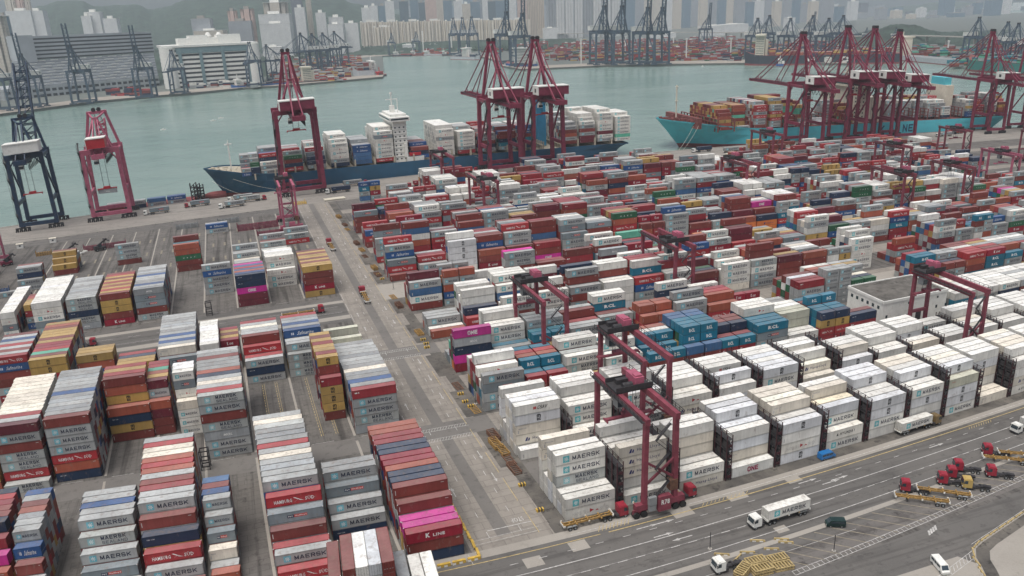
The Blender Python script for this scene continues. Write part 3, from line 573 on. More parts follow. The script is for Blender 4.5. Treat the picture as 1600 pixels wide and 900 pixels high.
# ------------------------------------------------------------------ ground, roads, water
def ground_mat(name, base, tint2, patch=(.10, .095, .09), sc1=.035, pa=.6, tracks=0.0, tiles=0.0):
    m = bpy.data.materials.new(name); m.use_nodes = True; n = m.node_tree; L = n.links.new; p = n.nodes['Principled BSDF']
    p.inputs['Roughness'].default_value = .85; p.inputs['Specular IOR Level'].default_value = .25
    geo = n.nodes.new('ShaderNodeNewGeometry')
    def nz(s, d=6, mul=(1, 1, 1), r=.6):
        v = n.nodes.new('ShaderNodeVectorMath'); v.operation = 'MULTIPLY'; v.inputs[1].default_value = mul; L(geo.outputs['Position'], v.inputs[0])
        t = n.nodes.new('ShaderNodeTexNoise'); t.inputs['Scale'].default_value = s; t.inputs['Detail'].default_value = d; t.inputs['Roughness'].default_value = r; L(v.outputs[0], t.inputs['Vector']); return t.outputs[0]
    def rg(x, a, b, c, d):
        r = n.nodes.new('ShaderNodeMapRange'); r.inputs[1].default_value, r.inputs[2].default_value, r.inputs[3].default_value, r.inputs[4].default_value = a, b, c, d; L(x, r.inputs[0]); return r.outputs[0]
    def mix(f, a, b):
        x = n.nodes.new('ShaderNodeMix'); x.data_type = 'RGBA'; L(f, x.inputs[0])
        for i, q in ((6, a), (7, b)):
            if isinstance(q, tuple): x.inputs[i].default_value = (*q, 1)
            else: L(q, x.inputs[i])
        return x.outputs[2]
    c = mix(rg(nz(sc1, 5), .35, .65, 0, 1), base, tint2)
    c = mix(rg(nz(.13, 8, (1, 1, 1), .7), .52, .68, 0, pa), c, patch)            # oil and rubber stains
    c = mix(rg(nz(.42, 7, (1, 1, 1), .62), .57, .645, 0, pa*.75), c, tuple(x*.62 for x in patch))    # oil drips
    c = mix(rg(nz(.045, 7, (1, 1, 1), .68), .5, .58, 0, .30), c, tuple(x*1.22 for x in base))
    c = mix(rg(nz(2.2, 4), .3, .7, 0, .22), c, tuple(x*1.5 for x in base))       # aggregate speckle
    if tracks:                                                                   # tyre tracks along the lanes
        c = mix(rg(nz(.5, 3, (.03, 1, 1) if tracks > 0 else (1, .03, 1)), .5, .66, 0, abs(tracks)), c, tuple(x*.55 for x in patch))
    if tiles:
        br = n.nodes.new('ShaderNodeTexBrick'); br.inputs['Scale'].default_value = tiles; br.inputs['Mortar Size'].default_value = .006; br.inputs['Color1'].default_value = (1, 1, 1, 1); br.inputs['Color2'].default_value = (.86, .86, .86, 1); br.inputs['Mortar'].default_value = (.6, .6, .6, 1)
        L(geo.outputs['Position'], br.inputs['Vector'])
        v = n.nodes.new('ShaderNodeVectorMath'); v.operation = 'MULTIPLY'; L(c, v.inputs[0]); L(br.outputs['Color'], v.inputs[1]); c = v.outputs[0]
    L(c, p.inputs['Base Color']); MATS[name] = m; return m
m_yard = ground_mat('yard_concrete', (.118, .110, .102), (.155, .145, .132), (.050, .046, .043), pa=.75, tracks=-.6, tiles=.12)
m_road = ground_mat('road_concrete', (.235, .215, .190), (.265, .24, .21), (.15, .135, .12), pa=.45, tracks=-.25, tiles=.09)
m_asph = ground_mat('asphalt', (.105, .100, .094), (.135, .127, .118), (.062, .058, .055), tracks=.4)
m_park = ground_mat('parking_asphalt', (.122, .113, .106), (.158, .146, .135), (.035, .032, .031), pa=.95, sc1=.08, tracks=.4)
m_stain = ground_mat('stained_concrete', (.075, .070, .064), (.16, .145, .125), (.028, .026, .024), pa=.95, sc1=.12)
m_pave = ground_mat('pale_paving', (.27, .25, .22), (.30, .28, .25), (.2, .18, .16), pa=.35)
m_quay = ground_mat('quay_concrete', (.22, .205, .185), (.26, .24, .215), (.13, .12, .11), tracks=.5)
m_patch = ground_mat('dark_tarmac', (.135, .127, .118), (.165, .155, .142), (.085, .08, .075), pa=.5)
def sheet(pts, z, m, name, step=8.0, fn=W3):
    """a flat polygon strip from two matched edges, subdivided"""
    (a0, a1), (b0, b1) = pts; b = MB(); n = max(1, int((Vector(a1)-Vector(a0)).length/step)); w = max(1, int((Vector(b0)-Vector(a0)).length/step))
    a0, a1, b0, b1 = map(Vector, (a0, a1, b0, b1))
    def P(i, j): q = a0.lerp(a1, i/n).lerp(b0.lerp(b1, i/n), j/w); return fn(q.x, q.y, 0)+Vector((0, 0, z))
    for i in range(n):
        for j in range(w): b.face([P(i, j), P(i+1, j), P(i+1, j+1), P(i, j+1)])
    o = b.build(name, m); o['kind'] = 'structure'; return o
def rect(x0, x1, y0, y1, z, m, name, step=8.0): return sheet((((x0, y0), (x1, y0)), ((x0, y1), (x1, y1))), z, m, name, step)
QY = 569.0
# quay platform with a real quay wall
b = MB(); xs = [-1200, -700, -300]+list(range(-280, 1000, 20))+[1200, 2500]
edge = [(*(Wp(x, QY).xy if -260 < x < 960 else (x, Wp(max(-240, min(940, x)), QY).y)),) for x in xs]
for i in range(len(edge)-1):
    (xa, ya), (xb, yb) = edge[i], edge[i+1]
    b.face([(xa, -400, 0), (xb, -400, 0), (xb, yb, 0), (xa, ya, 0)])
    b.face([(xb, yb, 0), (xb, yb, -9), (xa, ya, -9), (xa, ya, 0)])
tag(b.build('yard_ground', m_yard), kind='structure')
cap = MB()
for i in range(2, len(edge)-3):
    (xa, ya), (xb, yb) = edge[i], edge[i+1]; cap.solid([(xa, ya-.9, .0), (xb, yb-.9, .0), (xb, yb+.1, .0), (xa, ya+.1, .0), (xa, ya-.9, .35), (xb, yb-.9, .35), (xb, yb+.1, .35), (xa, ya+.1, .35)])
tag(cap.build('quay_kerb', conc), kind='structure')
rect(-250, 900, 515, QY-1, .015, m_quay, 'quay_apron', 12)
rect(-250, 33, 500, 512, .03, m_asph, 'quay_road', 12)
rect(38, 54.3, 146, 515, .02, m_road, 'central_road')
rect(45.0, 48.2, 150, 515, .032, m_patch, 'road_median_strip')
rect(54.3, 57.2, 146, 515, .012, m_road, 'verge_strip'); rect(57.2, 61, 146, 515, .014, m_stain, 'stained_verge')
for ya, yb in ((178, 200), (208, 226), (238, 256), (268, 287), (300, 318), (340, 358), (370, 388)): rect(55.2, 60.9, ya, yb, .022, m_stain, 'stained_verge')
rect(-260, 700, 129.5, 143.5, .02, m_asph, 'lower_road')
rect(-260, 700, 119.5, 129.3, .02, m_asph, 'lower_road_service_lane')
rect(-260, 700, 143.5, 146.2, .026, m_pave, 'lower_road_verge')
rect(-260, 700, 122.4, 123.9, .034, m_pave, 'road_kerb_strip')
rect(62, 420, 112.5, 119.4, .02, m_park, 'truck_park')
rect(60, 420, 60, 111.2, .02, m_asph, 'junction_road')
rect(-260, 60, 60, 119.4, .02, m_park, 'lower_apron')
for yy in (203.2, 262): rect(-200, 61, yy-4.5, yy+4.5, .028, m_patch, 'cross_lane')
rect(-200, 38, 300, 330, .02, m_asph, 'left_cross_road'); rect(-200, 38, 303, 307, .034, m_pave, 'drain_strip'); rect(-200, 38, 322, 325, .034, m_pave, 'drain_strip')
rect(61, 420, 167.5, 178, .02, m_patch, 'truck_lane'); rect(57, 330, 146.3, 150.2, .03, m_stain, 'stained_verge'); rect(61, 600, 197.5, 208, .02, m_road, 'truck_lane')
for yy in (226.5, 256.5, 287, 318, 358.5, 388, 416, 447, 478): rect(61, 640, yy, yy+10, .02, m_road, 'truck_lane', 10)
rect(54, 640, 318, 338, .03, m_pave, 'middle_cross_road', 10)
rect(230, 290, 225, 262, .026, m_pave, 'building_forecourt')
for i in range(-9, 1):                                            # gantry runways between the left columns
    for yy0, yy1 in ((146, 206), (209, 300), (334, 500)):
        rect(24.35+13.65*i-1.05, 24.35+13.65*i-.35, yy0, yy1, .036, m_pave, 'runway_strip', 14)
# water
def water_mat():
    m = bpy.data.materials.new('harbour_water'); m.use_nodes = True; n = m.node_tree; L = n.links.new; p = n.nodes['Principled BSDF']
    p.inputs['Roughness'].default_value = .24; p.inputs['Specular IOR Level'].default_value = .42
    geo = n.nodes.new('ShaderNodeNewGeometry')
    v = n.nodes.new('ShaderNodeVectorMath'); v.operation = 'MULTIPLY'; v.inputs[1].default_value = (.35, 1, 1); L(geo.outputs['Position'], v.inputs[0])
    a = n.nodes.new('ShaderNodeTexNoise'); a.inputs['Scale'].default_value = .006; a.inputs['Detail'].default_value = 9; a.inputs['Roughness'].default_value = .62; a.inputs['Distortion'].default_value = 1.2; L(v.outputs[0], a.inputs['Vector'])
    r = n.nodes.new('ShaderNodeMapRange'); r.inputs[1].default_value = .35; r.inputs[2].default_value = .7; L(a.outputs[0], r.inputs[0])
    x = n.nodes.new('ShaderNodeMix'); x.data_type = 'RGBA'; L(r.outputs[0], x.inputs[0]); x.inputs[6].default_value = (.150, .226, .196, 1); x.inputs[7].default_value = (.215, .285, .25, 1); L(x.outputs[2], p.inputs['Base Color'])
    w = n.nodes.new('ShaderNodeTexNoise'); w.inputs['Scale'].default_value = .25; w.inputs['Detail'].default_value = 6; L(v.outputs[0], w.inputs['Vector'])
    w2 = n.nodes.new('ShaderNodeTexNoise'); w2.inputs['Scale'].default_value = .03; w2.inputs['Detail'].default_value = 3; L(geo.outputs['Position'], w2.inputs['Vector'])
    ad = n.nodes.new('ShaderNodeMath'); ad.operation = 'MULTIPLY_ADD'; L(w2.outputs[0], ad.inputs[0]); ad.inputs[1].default_value = 3; L(w.outputs[0], ad.inputs[2])
    b_ = n.nodes.new('ShaderNodeBump'); b_.inputs['Strength'].default_value = .5; b_.inputs['Distance'].default_value = .6; L(ad.outputs[0], b_.inputs['Height']); L(b_.outputs[0], p.inputs['Normal'])
    return m
b = MB(); b.face([(-9000, 300, -4), (12000, 300, -4), (12000, 14000, -4), (-9000, 14000, -4)])
tag(b.build('harbour_water', water_mat()), kind='structure')
# ------------------------------------------------------------------ painted markings
MK = {'w': MB(), 'y': MB(), 'f': MB()}
def line(c, x0, y0, x1, y1, w=.18, dash=None, z=.05):
    L_ = math.hypot(x1-x0, y1-y0); ux, uy = (x1-x0)/L_, (y1-y0)/L_; nx, ny = -uy*w/2, ux*w/2
    segs = []
    if dash:
        t = 0
        while t < L_: segs.append((t, min(L_, t+dash[0]))); t += dash[0]+dash[1]
    else:
        k = max(1, int(L_/12)); segs = [(L_*i/k, L_*(i+1)/k) for i in range(k)]
    for a, e in segs:
        P = [(x0+ux*a+nx, y0+uy*a+ny), (x0+ux*a-nx, y0+uy*a-ny), (x0+ux*e-nx, y0+uy*e-ny), (x0+ux*e+nx, y0+uy*e+ny)]
        MK[c].face([Wp(*q)+Vector((0, 0, z)) for q in P])
def shape(c, pts, z=.05): MK[c].face([Wp(*q)+Vector((0, 0, z)) for q in pts])
def arrow(c, x, y, ang, L_=5.0, w=.22, head=.9):
    ca, sa = math.cos(ang), math.sin(ang)
    def P(a, b_): return (x+ca*a-sa*b_, y+sa*a+ca*b_)
    shape(c, [P(0, -w/2), P(L_*.7, -w/2), P(L_*.7, w/2), P(0, w/2)]); shape(c, [P(L_*.66, -head/2), P(L_, 0), P(L_*.66, head/2)])
line('y', -60, 142.0, 66, 142.0, .25); line('y', 68, 142.0, 330, 142.3, .28)
line('w', -60, 134.3, 330, 136.6, .26); line('w', 44, 139.0, 330, 139.6, .16, (1.9, 4.6)); line('w', 44, 130.9, 330, 132.2, .15, (2.2, 2.0))
line('w', 44, 131.0, 330, 132.3, .07)
line('w', 60, 144.4, 330, 144.8, .14); line('w', 40, 125.9, 330, 128.4, .22); line('w', 44, 119.9, 118, 118.6, .12)
for x in (74, 78, 118, 123): arrow('w', x, 137.4 if x % 2 else 140.4, 0 if x > 76 else 0, 5.5, .3)
arrow('w', 76, 136.0, 0, 5, .3); arrow('w', 84, 133.2, math.pi, 5, .3); arrow('w', 126, 137.9, 0, 5.5, .3); arrow('w', 160, 138.4, 0, 5.5, .3)
for k in range(9): line('y', 66+k*.9, 143.0, 67.2+k*.9, 145.0, .14)
for k in range(12): line('y', 92+k*1.1, 142.4, 93+k*1.1, 143.4, .12)
for k in range(10): line('y', 178+k*1.0, 140.6, 179+k*1.0, 141.6, .14)
# ladder marking between the truck park and the junction
line('w', 96, 111.2, 330, 121.3, .16); line('w', 96, 112.6, 330, 122.8, .16)
for k in range(180): line('w', 96+k*1.3, 111.2+k*1.3*.0432, 96+k*1.3, 112.6+k*1.3*.0436, .13)
line('w', 108, 93.4, 136, 99.6, .14); line('w', 108, 91.8, 137, 98.0, .14)
for k in range(22): line('w', 109+k*1.25, 92.1+k*.277, 110.2+k*1.25, 93.8+k*.277, .16)
for k in range(26): line('w', 137+k*1.3, 99.9+k*.22, 138.2+k*1.3, 101.2+k*.22, .13)
line('w', 137, 99.8, 172, 105.6, .13); line('w', 137, 101.3, 172, 107.0, .13)
for k in range(4): shape('w', [(131+k*.9, 108.6+k*.25), (131.6+k*.9, 108.6+k*.25), (132.6+k*.9, 110.1+k*.25), (132+k*.9, 110.1+k*.25)])
for k in range(30):                                               # parking bay lines, skewed
    x = 92+k*4.2; line('f', x, 122.0, x+8.4, 112.6+(x-90)*.02, .30)
sheet((((112, 101.2), (117, 78)), ((131, 99.6), (140, 80))), .028, m_pave, 'pale_crossing_pad')
# central road
for x in (43.2, 50.6): line('w', x, 150, x+.5, 512, .14, (2.4, 6.2))
line('y', 54.0, 148, 54.5, 512, .16, (11, 3)); line('w', 38.4, 168, 38.6, 512, .14, (9, 4))
for k, y in enumerate((172, 184, 222, 236, 250, 290, 306, 350, 366, 410, 430, 480)):
    arrow('w', 52.3, y+4.6, -math.pi/2, 4.6, .22); arrow('w', 41.0, y-3, math.pi/2, 4.6, .22)
for y in (197.4, 203.4, 257.2, 263.6):
    line('w', 38, y, 54.4, y, .14); line('w', 38, y+1.6, 54.4, y+1.6, .14)
    for k in range(20): line('w', 38.2+k*.8, y, 39+k*.8, y+1.6, .09)
line('w', 43.5, 152.8, 54, 152.8, .25); line('w', 39.5, 148.5, 54.8, 148.8, .12); line('w', 39.5, 150, 54.8, 150.3, .12)
V, Fc = text2d('STOP', 0, .01, 2)
for f in Fc: shape('w', [(52.6-V[i][0]*2.8, 155.5-V[i][1]*1.7) for i in f])
# lane marks in the left yard
for i in range(0, 9):
    x = CX(i)
    for y in (208, 332, 506): line('w', x+1, y, x+7, y, .12)
    for y in (412, 440, 468): shape('f', [(x+3, y), (x+4, y), (x+4, y+7), (x+3, y+7)], .045); shape('f', [(x+9, y), (x+10, y), (x+10, y+7), (x+9, y+7)], .045)
line('w', -190, 311, 36, 311, .14); line('w', -190, 318, 36, 318, .14, (5, 6))
for i in range(1, 3):
    for f in (4.1, 8.2):
        line('y', CX(i)+f, 212, CX(i)+f, 254, .16, (1.2, .7)); line('y', CX(i)+f+.6, 212, CX(i)+f+.6, 254, .10)
line('w', 37, 142, 37, 146, .1)
tag(MK['w'].build('white_road_markings', linew), kind='structure'); tag(MK['f'].build('faded_bay_markings', mat('faded_road_paint', (.215, .19, .145), .8, var=.3, scale=.9)), kind='structure'); tag(MK['y'].build('yellow_road_markings', liney), kind='structure')
for i, (x, y, w, h, q) in enumerate(((47, 136.5, 4, 3.5, 0), (58, 138.2, 4, 3.5, 0), (84, 140.4, 5, 3.6, 0), (99, 141.0, 5, 3.4, 0), (116, 141.3, 4, 2.4, 0), (70, 143.6, 4.5, 2.4, 0), (101.5, 125.2, 3, 2.4, 0))):
    rect(x, x+w, y, y+h, .042, m_pave, 'repair_patch')
# ------------------------------------------------------------------ quay cranes
def local(x0, y0):
    return (lambda x, y, z: W3(x0+x, y0+y, z)), Wp(x0, y0)
def lattice(b, p0, p1, w, h, n, t=.35, m=0):
    """a box girder of open lattice from p0 to p1 with its section in x and across"""
    p0, p1 = Vector(p0), Vector(p1); d = (p1-p0).normalized(); a = Vector((1, 0, 0)); c = a.cross(d).normalized()
    cs = [(sx, sz) for sx in (-.5, .5) for sz in (-.5, .5)]
    for sx, sz in cs: b.beam(p0+a*w*sx+c*h*sz, p1+a*w*sx+c*h*sz, t*1.4, m=m)
    for i in range(n):
        q0, q1 = p0.lerp(p1, i/n), p0.lerp(p1, (i+1)/n)
        for sx in (-.5, .5):
            b.beam(q0+a*w*sx-c*h*.5, q1+a*w*sx+c*h*.5, t, m=m); b.beam(q0+a*w*sx-c*h*.5, q0+a*w*sx+c*h*.5, t, m=m)
        for sz in (-.5, .5): b.beam(q0-a*w*.5+c*h*sz, q0+a*w*.5+c*h*sz, t, m=m)
        b.beam(q0-a*w*.5-c*h*.5, q1+a*w*.5-c*h*.5, t*.8, m=m)
def sts_crane(fn, org, mts, label, group, name='quay_crane', GA=21.0, hx=10.3, zg=51.0, za=90.0, reach=66.0, back=24.0, boom='down', house='house', detail=2, tilt=1.0, hz_=0.0, lean=.12, ax=1.6, ab=.70, bw=5.2, load=False):
    """legs at y=0 (land) and y=GA (water); the boom runs out over the water"""
    ms, mh, mroof = mts
    t = thing(name, label, 'crane', org, 0, group)
    hw = 1.0 if detail > 1 else 1.25                       # distant cranes are the heavier lattice kind
    def part(nm, b, m): return b.build(nm, m, t, fn, org)
    for sx in (-1, 1):
        for y in (0, GA):
            b = MB(); b.beam((sx*(hx+.9), y, 3.2), (sx*hx, y, zg-1), 2.5, 2.2); part('leg', b, ms)
    for y in (0, GA):
        b = MB(); b.box(-hx-1.4, hx+1.4, y-.9, y+.9, 3.2, 5.4); part('sill_beam', b, ms)
        for sx in (-1, 1):
            b = MB()
            for k in range(4): b.box(sx*hx-5.0+k*2.6, sx*hx-3.2+k*2.6, y-.7, y+.7, .9, 2.1)
            b.box(sx*hx-5, sx*hx+4.6, y-.5, y+.5, 2.0, 2.7); b.box(sx*hx-1.5, sx*hx+1.5, y-.6, y+.6, 2.6, 3.4)
            if detail > 1:
                for k in range(8): b.cyl((sx*hx-5+k*1.3, y-.45, .55), (sx*hx-5+k*1.3, y+.45, .55), .5, 8)
            part('bogie', b, mts[0] if detail < 2 else dark)
    b = MB()
    for sx in (-1, 1):
        b.beam((sx*hx, 0, 17.5), (sx*hx, GA, 17.5), 1.6, 2.2)                                  # portal tie
        b.beam((sx*hx, 0, zg-2), (sx*hx, GA, 18.5), 1.0, 1.0); b.beam((sx*hx, 0, zg-1), (sx*hx, GA, zg-1), 1.5, 2.0)
    for y in (0, GA): b.box(-hx-1.5, hx+1.5, y-1, y+1, zg-1.6, zg+1.6)
    for sx in (-1, 1):
        for y in (0, GA): b.beam((sx*hx, y, zg-7), (sx*(hx-4), y, zg-1.5), .7)
    part('portal_frame', b, ms)
    gx = 2.9
    b = MB()
    for sx in (-1, 1): b.box(sx*gx-.7, sx*gx+.7, -back, GA+2.5, zg-3.2, zg-.9)
    for k in range(8): b.box(-gx, gx, -back+k*6, -back+k*6+.5, zg-2.6, zg-1.6)
    b.box(-gx-1.2, gx+1.2, -back-.8, -back+.8, zg-3.6, zg-.6)
    part('main_girder', b, ms)
    # apex frame
    b = MB()
    for sx in (-1, 1):
        b.beam((sx*max(ax, hx*ab), GA, zg+1), (sx*ax, GA, za), 1.7, 1.7)
        b.beam((sx*hx*.72, 1.5, zg+1.5), (sx*1.2, 8, min(za-2, zg+19.5)), 1.0, 1.0)
        b.beam((sx*1.3, 8, min(za-2, zg+19.5)), (sx*ax, GA, za-.5), .85, .85)
        b.beam((sx*1.3, 8, min(za-2, zg+19.5)), (sx*gx, -back+3, zg-.8), .7, .7)
        b.beam((sx*1.3, 8, min(za-2, zg+19.5)), (sx*hx*.5, GA, zg+1.2), .6, .6)
    b.box(-ax-1.2, ax+1.2, GA-1.2, GA+1.2, za-1.2, za+.6); b.box(-1.9, 1.9, 7.2, 8.8, min(za-3, zg+18.7), min(za-1.5, zg+20.2))
    for z in ((.45,) if detail < 2 else ()):
        w = hx*.7+(ax-hx*.7)*z; zz = zg+1+(za-zg-1)*z; b.box(-w, w, GA-.4, GA+.4, zz-.5, zz+.3)
    part('apex_frame', b, ms)
    b = MB()
    for sx in (-1, 1):
        b.cyl((sx*1.7, GA-1.1, za+1.5), (sx*1.7, GA+1.1, za+1.5), 1.3, 10)
        b.box(sx*1.7-.9, sx*1.7+.9, GA-1.4, GA+1.4, za+.4, za+2.4)
    part('apex_sheave', b, dark)
    tip = (0, GA+reach, zg-2)
    if boom == 'down':
        b = MB()
        for sx in (-1, 1): b.box(sx*gx-.6, sx*gx+.6, GA+2.7, GA+reach, zg-3.2, zg-1.2)
        n = int(reach/6)
        for k in range(n+1): b.box(-gx, gx, GA+3+k*(reach-4)/n, GA+3.5+k*(reach-4)/n, zg-2.8, zg-1.8)
        b.box(-gx-1.5, gx+1.5, GA+reach-1.5, GA+reach, zg-3.0, zg-1.0)
        for k in (.35, .38, .75, .8): b.box(-gx-1, -gx-.6, GA+reach*k, GA+reach*k+.5, zg-1.2, zg+2.2)
        part('boom', b, ms)
        b = MB()
        for sx in (-1, 1):
            b.beam((sx*1.7, GA, za-.4), (sx*gx, GA+reach*.9, zg-1), .55, .55); b.beam((sx*1.7, GA, za-.8), (sx*gx, GA+reach*.45, zg-1), .5, .5)
            b.beam((sx*1.7, GA, za-.6), (sx*gx, -back+6, zg-.8), .45, .45)
        part('stay', b, ms)
    elif boom == 'up':
        b = MB(); L_ = reach*tilt; lattice(b, (0, GA+3, zg), (0, GA+3+L_*lean, zg+L_*math.sqrt(1-lean*lean)), bw, 2.6, max(5, int(L_/6)), (.66 if detail > 1 else .42*hw*hw))
        part('boom', b, ms)
        b = MB()
        for sx in (-1, 1): b.beam((sx*1.6, GA, za), (sx*2.4, GA+3+L_*lean*.7, zg+L_*.7), .35)
        part('stay', b, ms)
    # machinery house
    b = MB(); x0, x1 = (-9.5, 12.0) if house == 'house' else (-6, 5.4)
    b.box(x0, x1, -8.5, 1.5, zg+1.7+hz_, zg+7.4+hz_, 0); b.box(x0-.4, x1+.3, -8.9, 1.9, zg+7.4+hz_, zg+8.0+hz_, 1); b.box(x0-.35, x0-.02, -8.7, 1.7, zg+1.8+hz_, zg+7.4+hz_, 1)
    b.face([(x0-.38, -2, zg+3.4+hz_), (x0-.38, -4.6, zg+3.4+hz_), (x0-.38, -4.6, zg+6+hz_), (x0-.38, -2, zg+6+hz_)], 2)
    o = part('machinery_house', b, [mh, mroof, dark])
    if detail < 2: return t
    b = MB()                                                                # stair tower and landings up one land leg
    x, y = -hx-1.8, 0
    for k in range(8):
        z0, z1 = 5+k*5.6, 5+(k+1)*5.6; s = 1 if k % 2 else -1
        b.beam((x, y-1.8*s, z0), (x, y+1.8*s, z1), .9, .18); b.box(x-.7, x+.7, y+1.8*s-.6, y+1.8*s+.6, z1-.1, z1+.1)
        b.beam((x-.6, y-1.8*s, z0+1), (x-.6, y+1.8*s, z1+1), .1)
        for q in (-2.2, 2.2): b.beam((x-.6, y+q, z0), (x-.6, y+q, z1), .12)
    part('stair', b, dark)
    b = MB()
    for sx in (-1, 1):
        for (ya, yb, z) in ((-back, GA+2, zg-.6), (GA+3, GA+reach if boom == 'down' else GA+4, zg-.9)):
            n = max(1, int((yb-ya)/4))
            b.beam((sx*(gx+1.2), ya, z+1.1), (sx*(gx+1.2), yb, z+1.1), .09)
            b.box(sx*(gx+.9)-.35, sx*(gx+.9)+.35, ya, yb, z-.1, z)
            for k in range(n+1): b.beam((sx*(gx+1.2), ya+(yb-ya)*k/n, z), (sx*(gx+1.2), ya+(yb-ya)*k/n, z+1.1), .09)
    part('walkway', b, dark)
    # festoon cables hanging under the land side girder
    b = MB(); xx = 3.8
    for k in range(9):
        ya = -back+4+k*4.2
        pts = [(xx, ya+4.2*i/6, zg-3.4-4.4*math.sin(math.pi*i/6)) for i in range(7)]
        for i in range(6): b.beam(pts[i], pts[i+1], .28)
    part('festoon_cable', b, tyre)
    # trolley, driver's cab and spreader
    ty = 6 if boom == 'down' else 2
    b = MB(); b.box(-3.2, 3.2, ty-3, ty+3, zg-4.4, zg-3.4)
    part('trolley', b, dark)
    b = MB(); b.box(-4.6, -2.0, ty-1.5, ty+1.6, zg-8.2, zg-5.4); b.box(-4.4, -2.2, ty-.2, ty+.2, zg-5.4, zg-4.2); c_ = part('cab', b, white)
    b = MB(); b.box(-4.7, -1.9, ty-1.65, ty-1.52, zg-7.8, zg-6.2); b.build('cab_window', glass, c_, fn, org)
    zs = zg-24 if boom != 'down' else zg-13
    if load:
        q = fn(0, ty, zs-2.75); o = bpy.data.objects.new('shipping_container', body_mesh('z', 12.19, -1, 1)); C.objects.link(o); o.location = q-Vector((5.3, 1.0, 0)); o.scale = (.87, .87, .95); tag(o, 'plain grey container hanging under the pink crane over the quay', 'container')
    b = MB(); b.box(-6.1, 6.1, ty-.9, ty+.9, zs, zs+.5); b.box(-2.2, 2.2, ty-1, ty+1, zs+.5, zs+1.6); b.box(-6.1, -5.7, ty-1.2, ty+1.2, zs-.5, zs+.1); b.box(5.7, 6.1, ty-1.2, ty+1.2, zs-.5, zs+.1)
    part('spreader', b, redp if name else ms)
    b = MB()
    for sx in (-1.8, 1.8):
        for sy in (-.8, .8): b.beam((sx, ty+sy, zs+1.5), (sx, ty+sy, zg-4), .12)
    part('hoist_rope', b, dark)
    # number plates on the portal
    b = MB()
    for sx in (-1, 1): b.box(sx*(hx+.3)-.8, sx*(hx+.3)+.8, -1.02, -.96, 20.5, 21.9)
    part('number_plate', b, white)
    return t
GRP = 'maroon quay cranes along the berth'
MM = (maroon, maroon, white)
def near_crane(x, label, **k):
    fn, org = local(x, 545.5); return sts_crane(fn, org, k.pop('mts', MM), label, k.pop('group', GRP), **k)
near_crane(46.3, 'maroon quay crane standing alone over the bow half of the dark blue ship', hx=12.2, za=90.5, zg=54, reach=40, tilt=.9, boom='down')
near_crane(182.5, 'left crane of the close maroon pair working the dark blue ship', za=88, zg=50)
near_crane(214, 'right crane of the close maroon pair, beside the blue funnel', za=88, zg=50)
near_crane(441, 'maroon quay crane nearest the bow of the turquoise ship', za=88, zg=48.5)
near_crane(487, 'second maroon quay crane along the turquoise ship, tallest apex', za=93.5, zg=52)
near_crane(517, 'third maroon quay crane along the turquoise ship', za=93.5, zg=52)
near_crane(546, 'fourth maroon quay crane along the turquoise ship', za=91, zg=49)
near_crane(667, 'maroon quay crane near the stern of the turquoise ship with lowered boom', za=93.5, zg=50)
near_crane(722, 'last maroon quay crane past the turquoise stern, at frame edge', za=92, zg=50)
near_crane(-77, 'faded pink low quay crane with white-roofed red house, no ship beside it', mts=(pinkish, redp, white), group=None, name='pink_quay_crane', za=66, zg=43.5, reach=20, boom='up', tilt=.9, hx=10.8, house='small', back=10, hz_=1.2, ax=5.2, ab=.98, bw=6, lean=.3, load=True)
near_crane(-123.5, 'dark navy quay crane with raised boom and white machinery house', mts=(navy, white, white), group=None, name='navy_quay_crane', za=68, zg=46.5, reach=60, boom='up', lean=.40, ax=6.2, ab=.95, bw=8.4, hx=10.6, house='house', back=14, hz_=1.2)
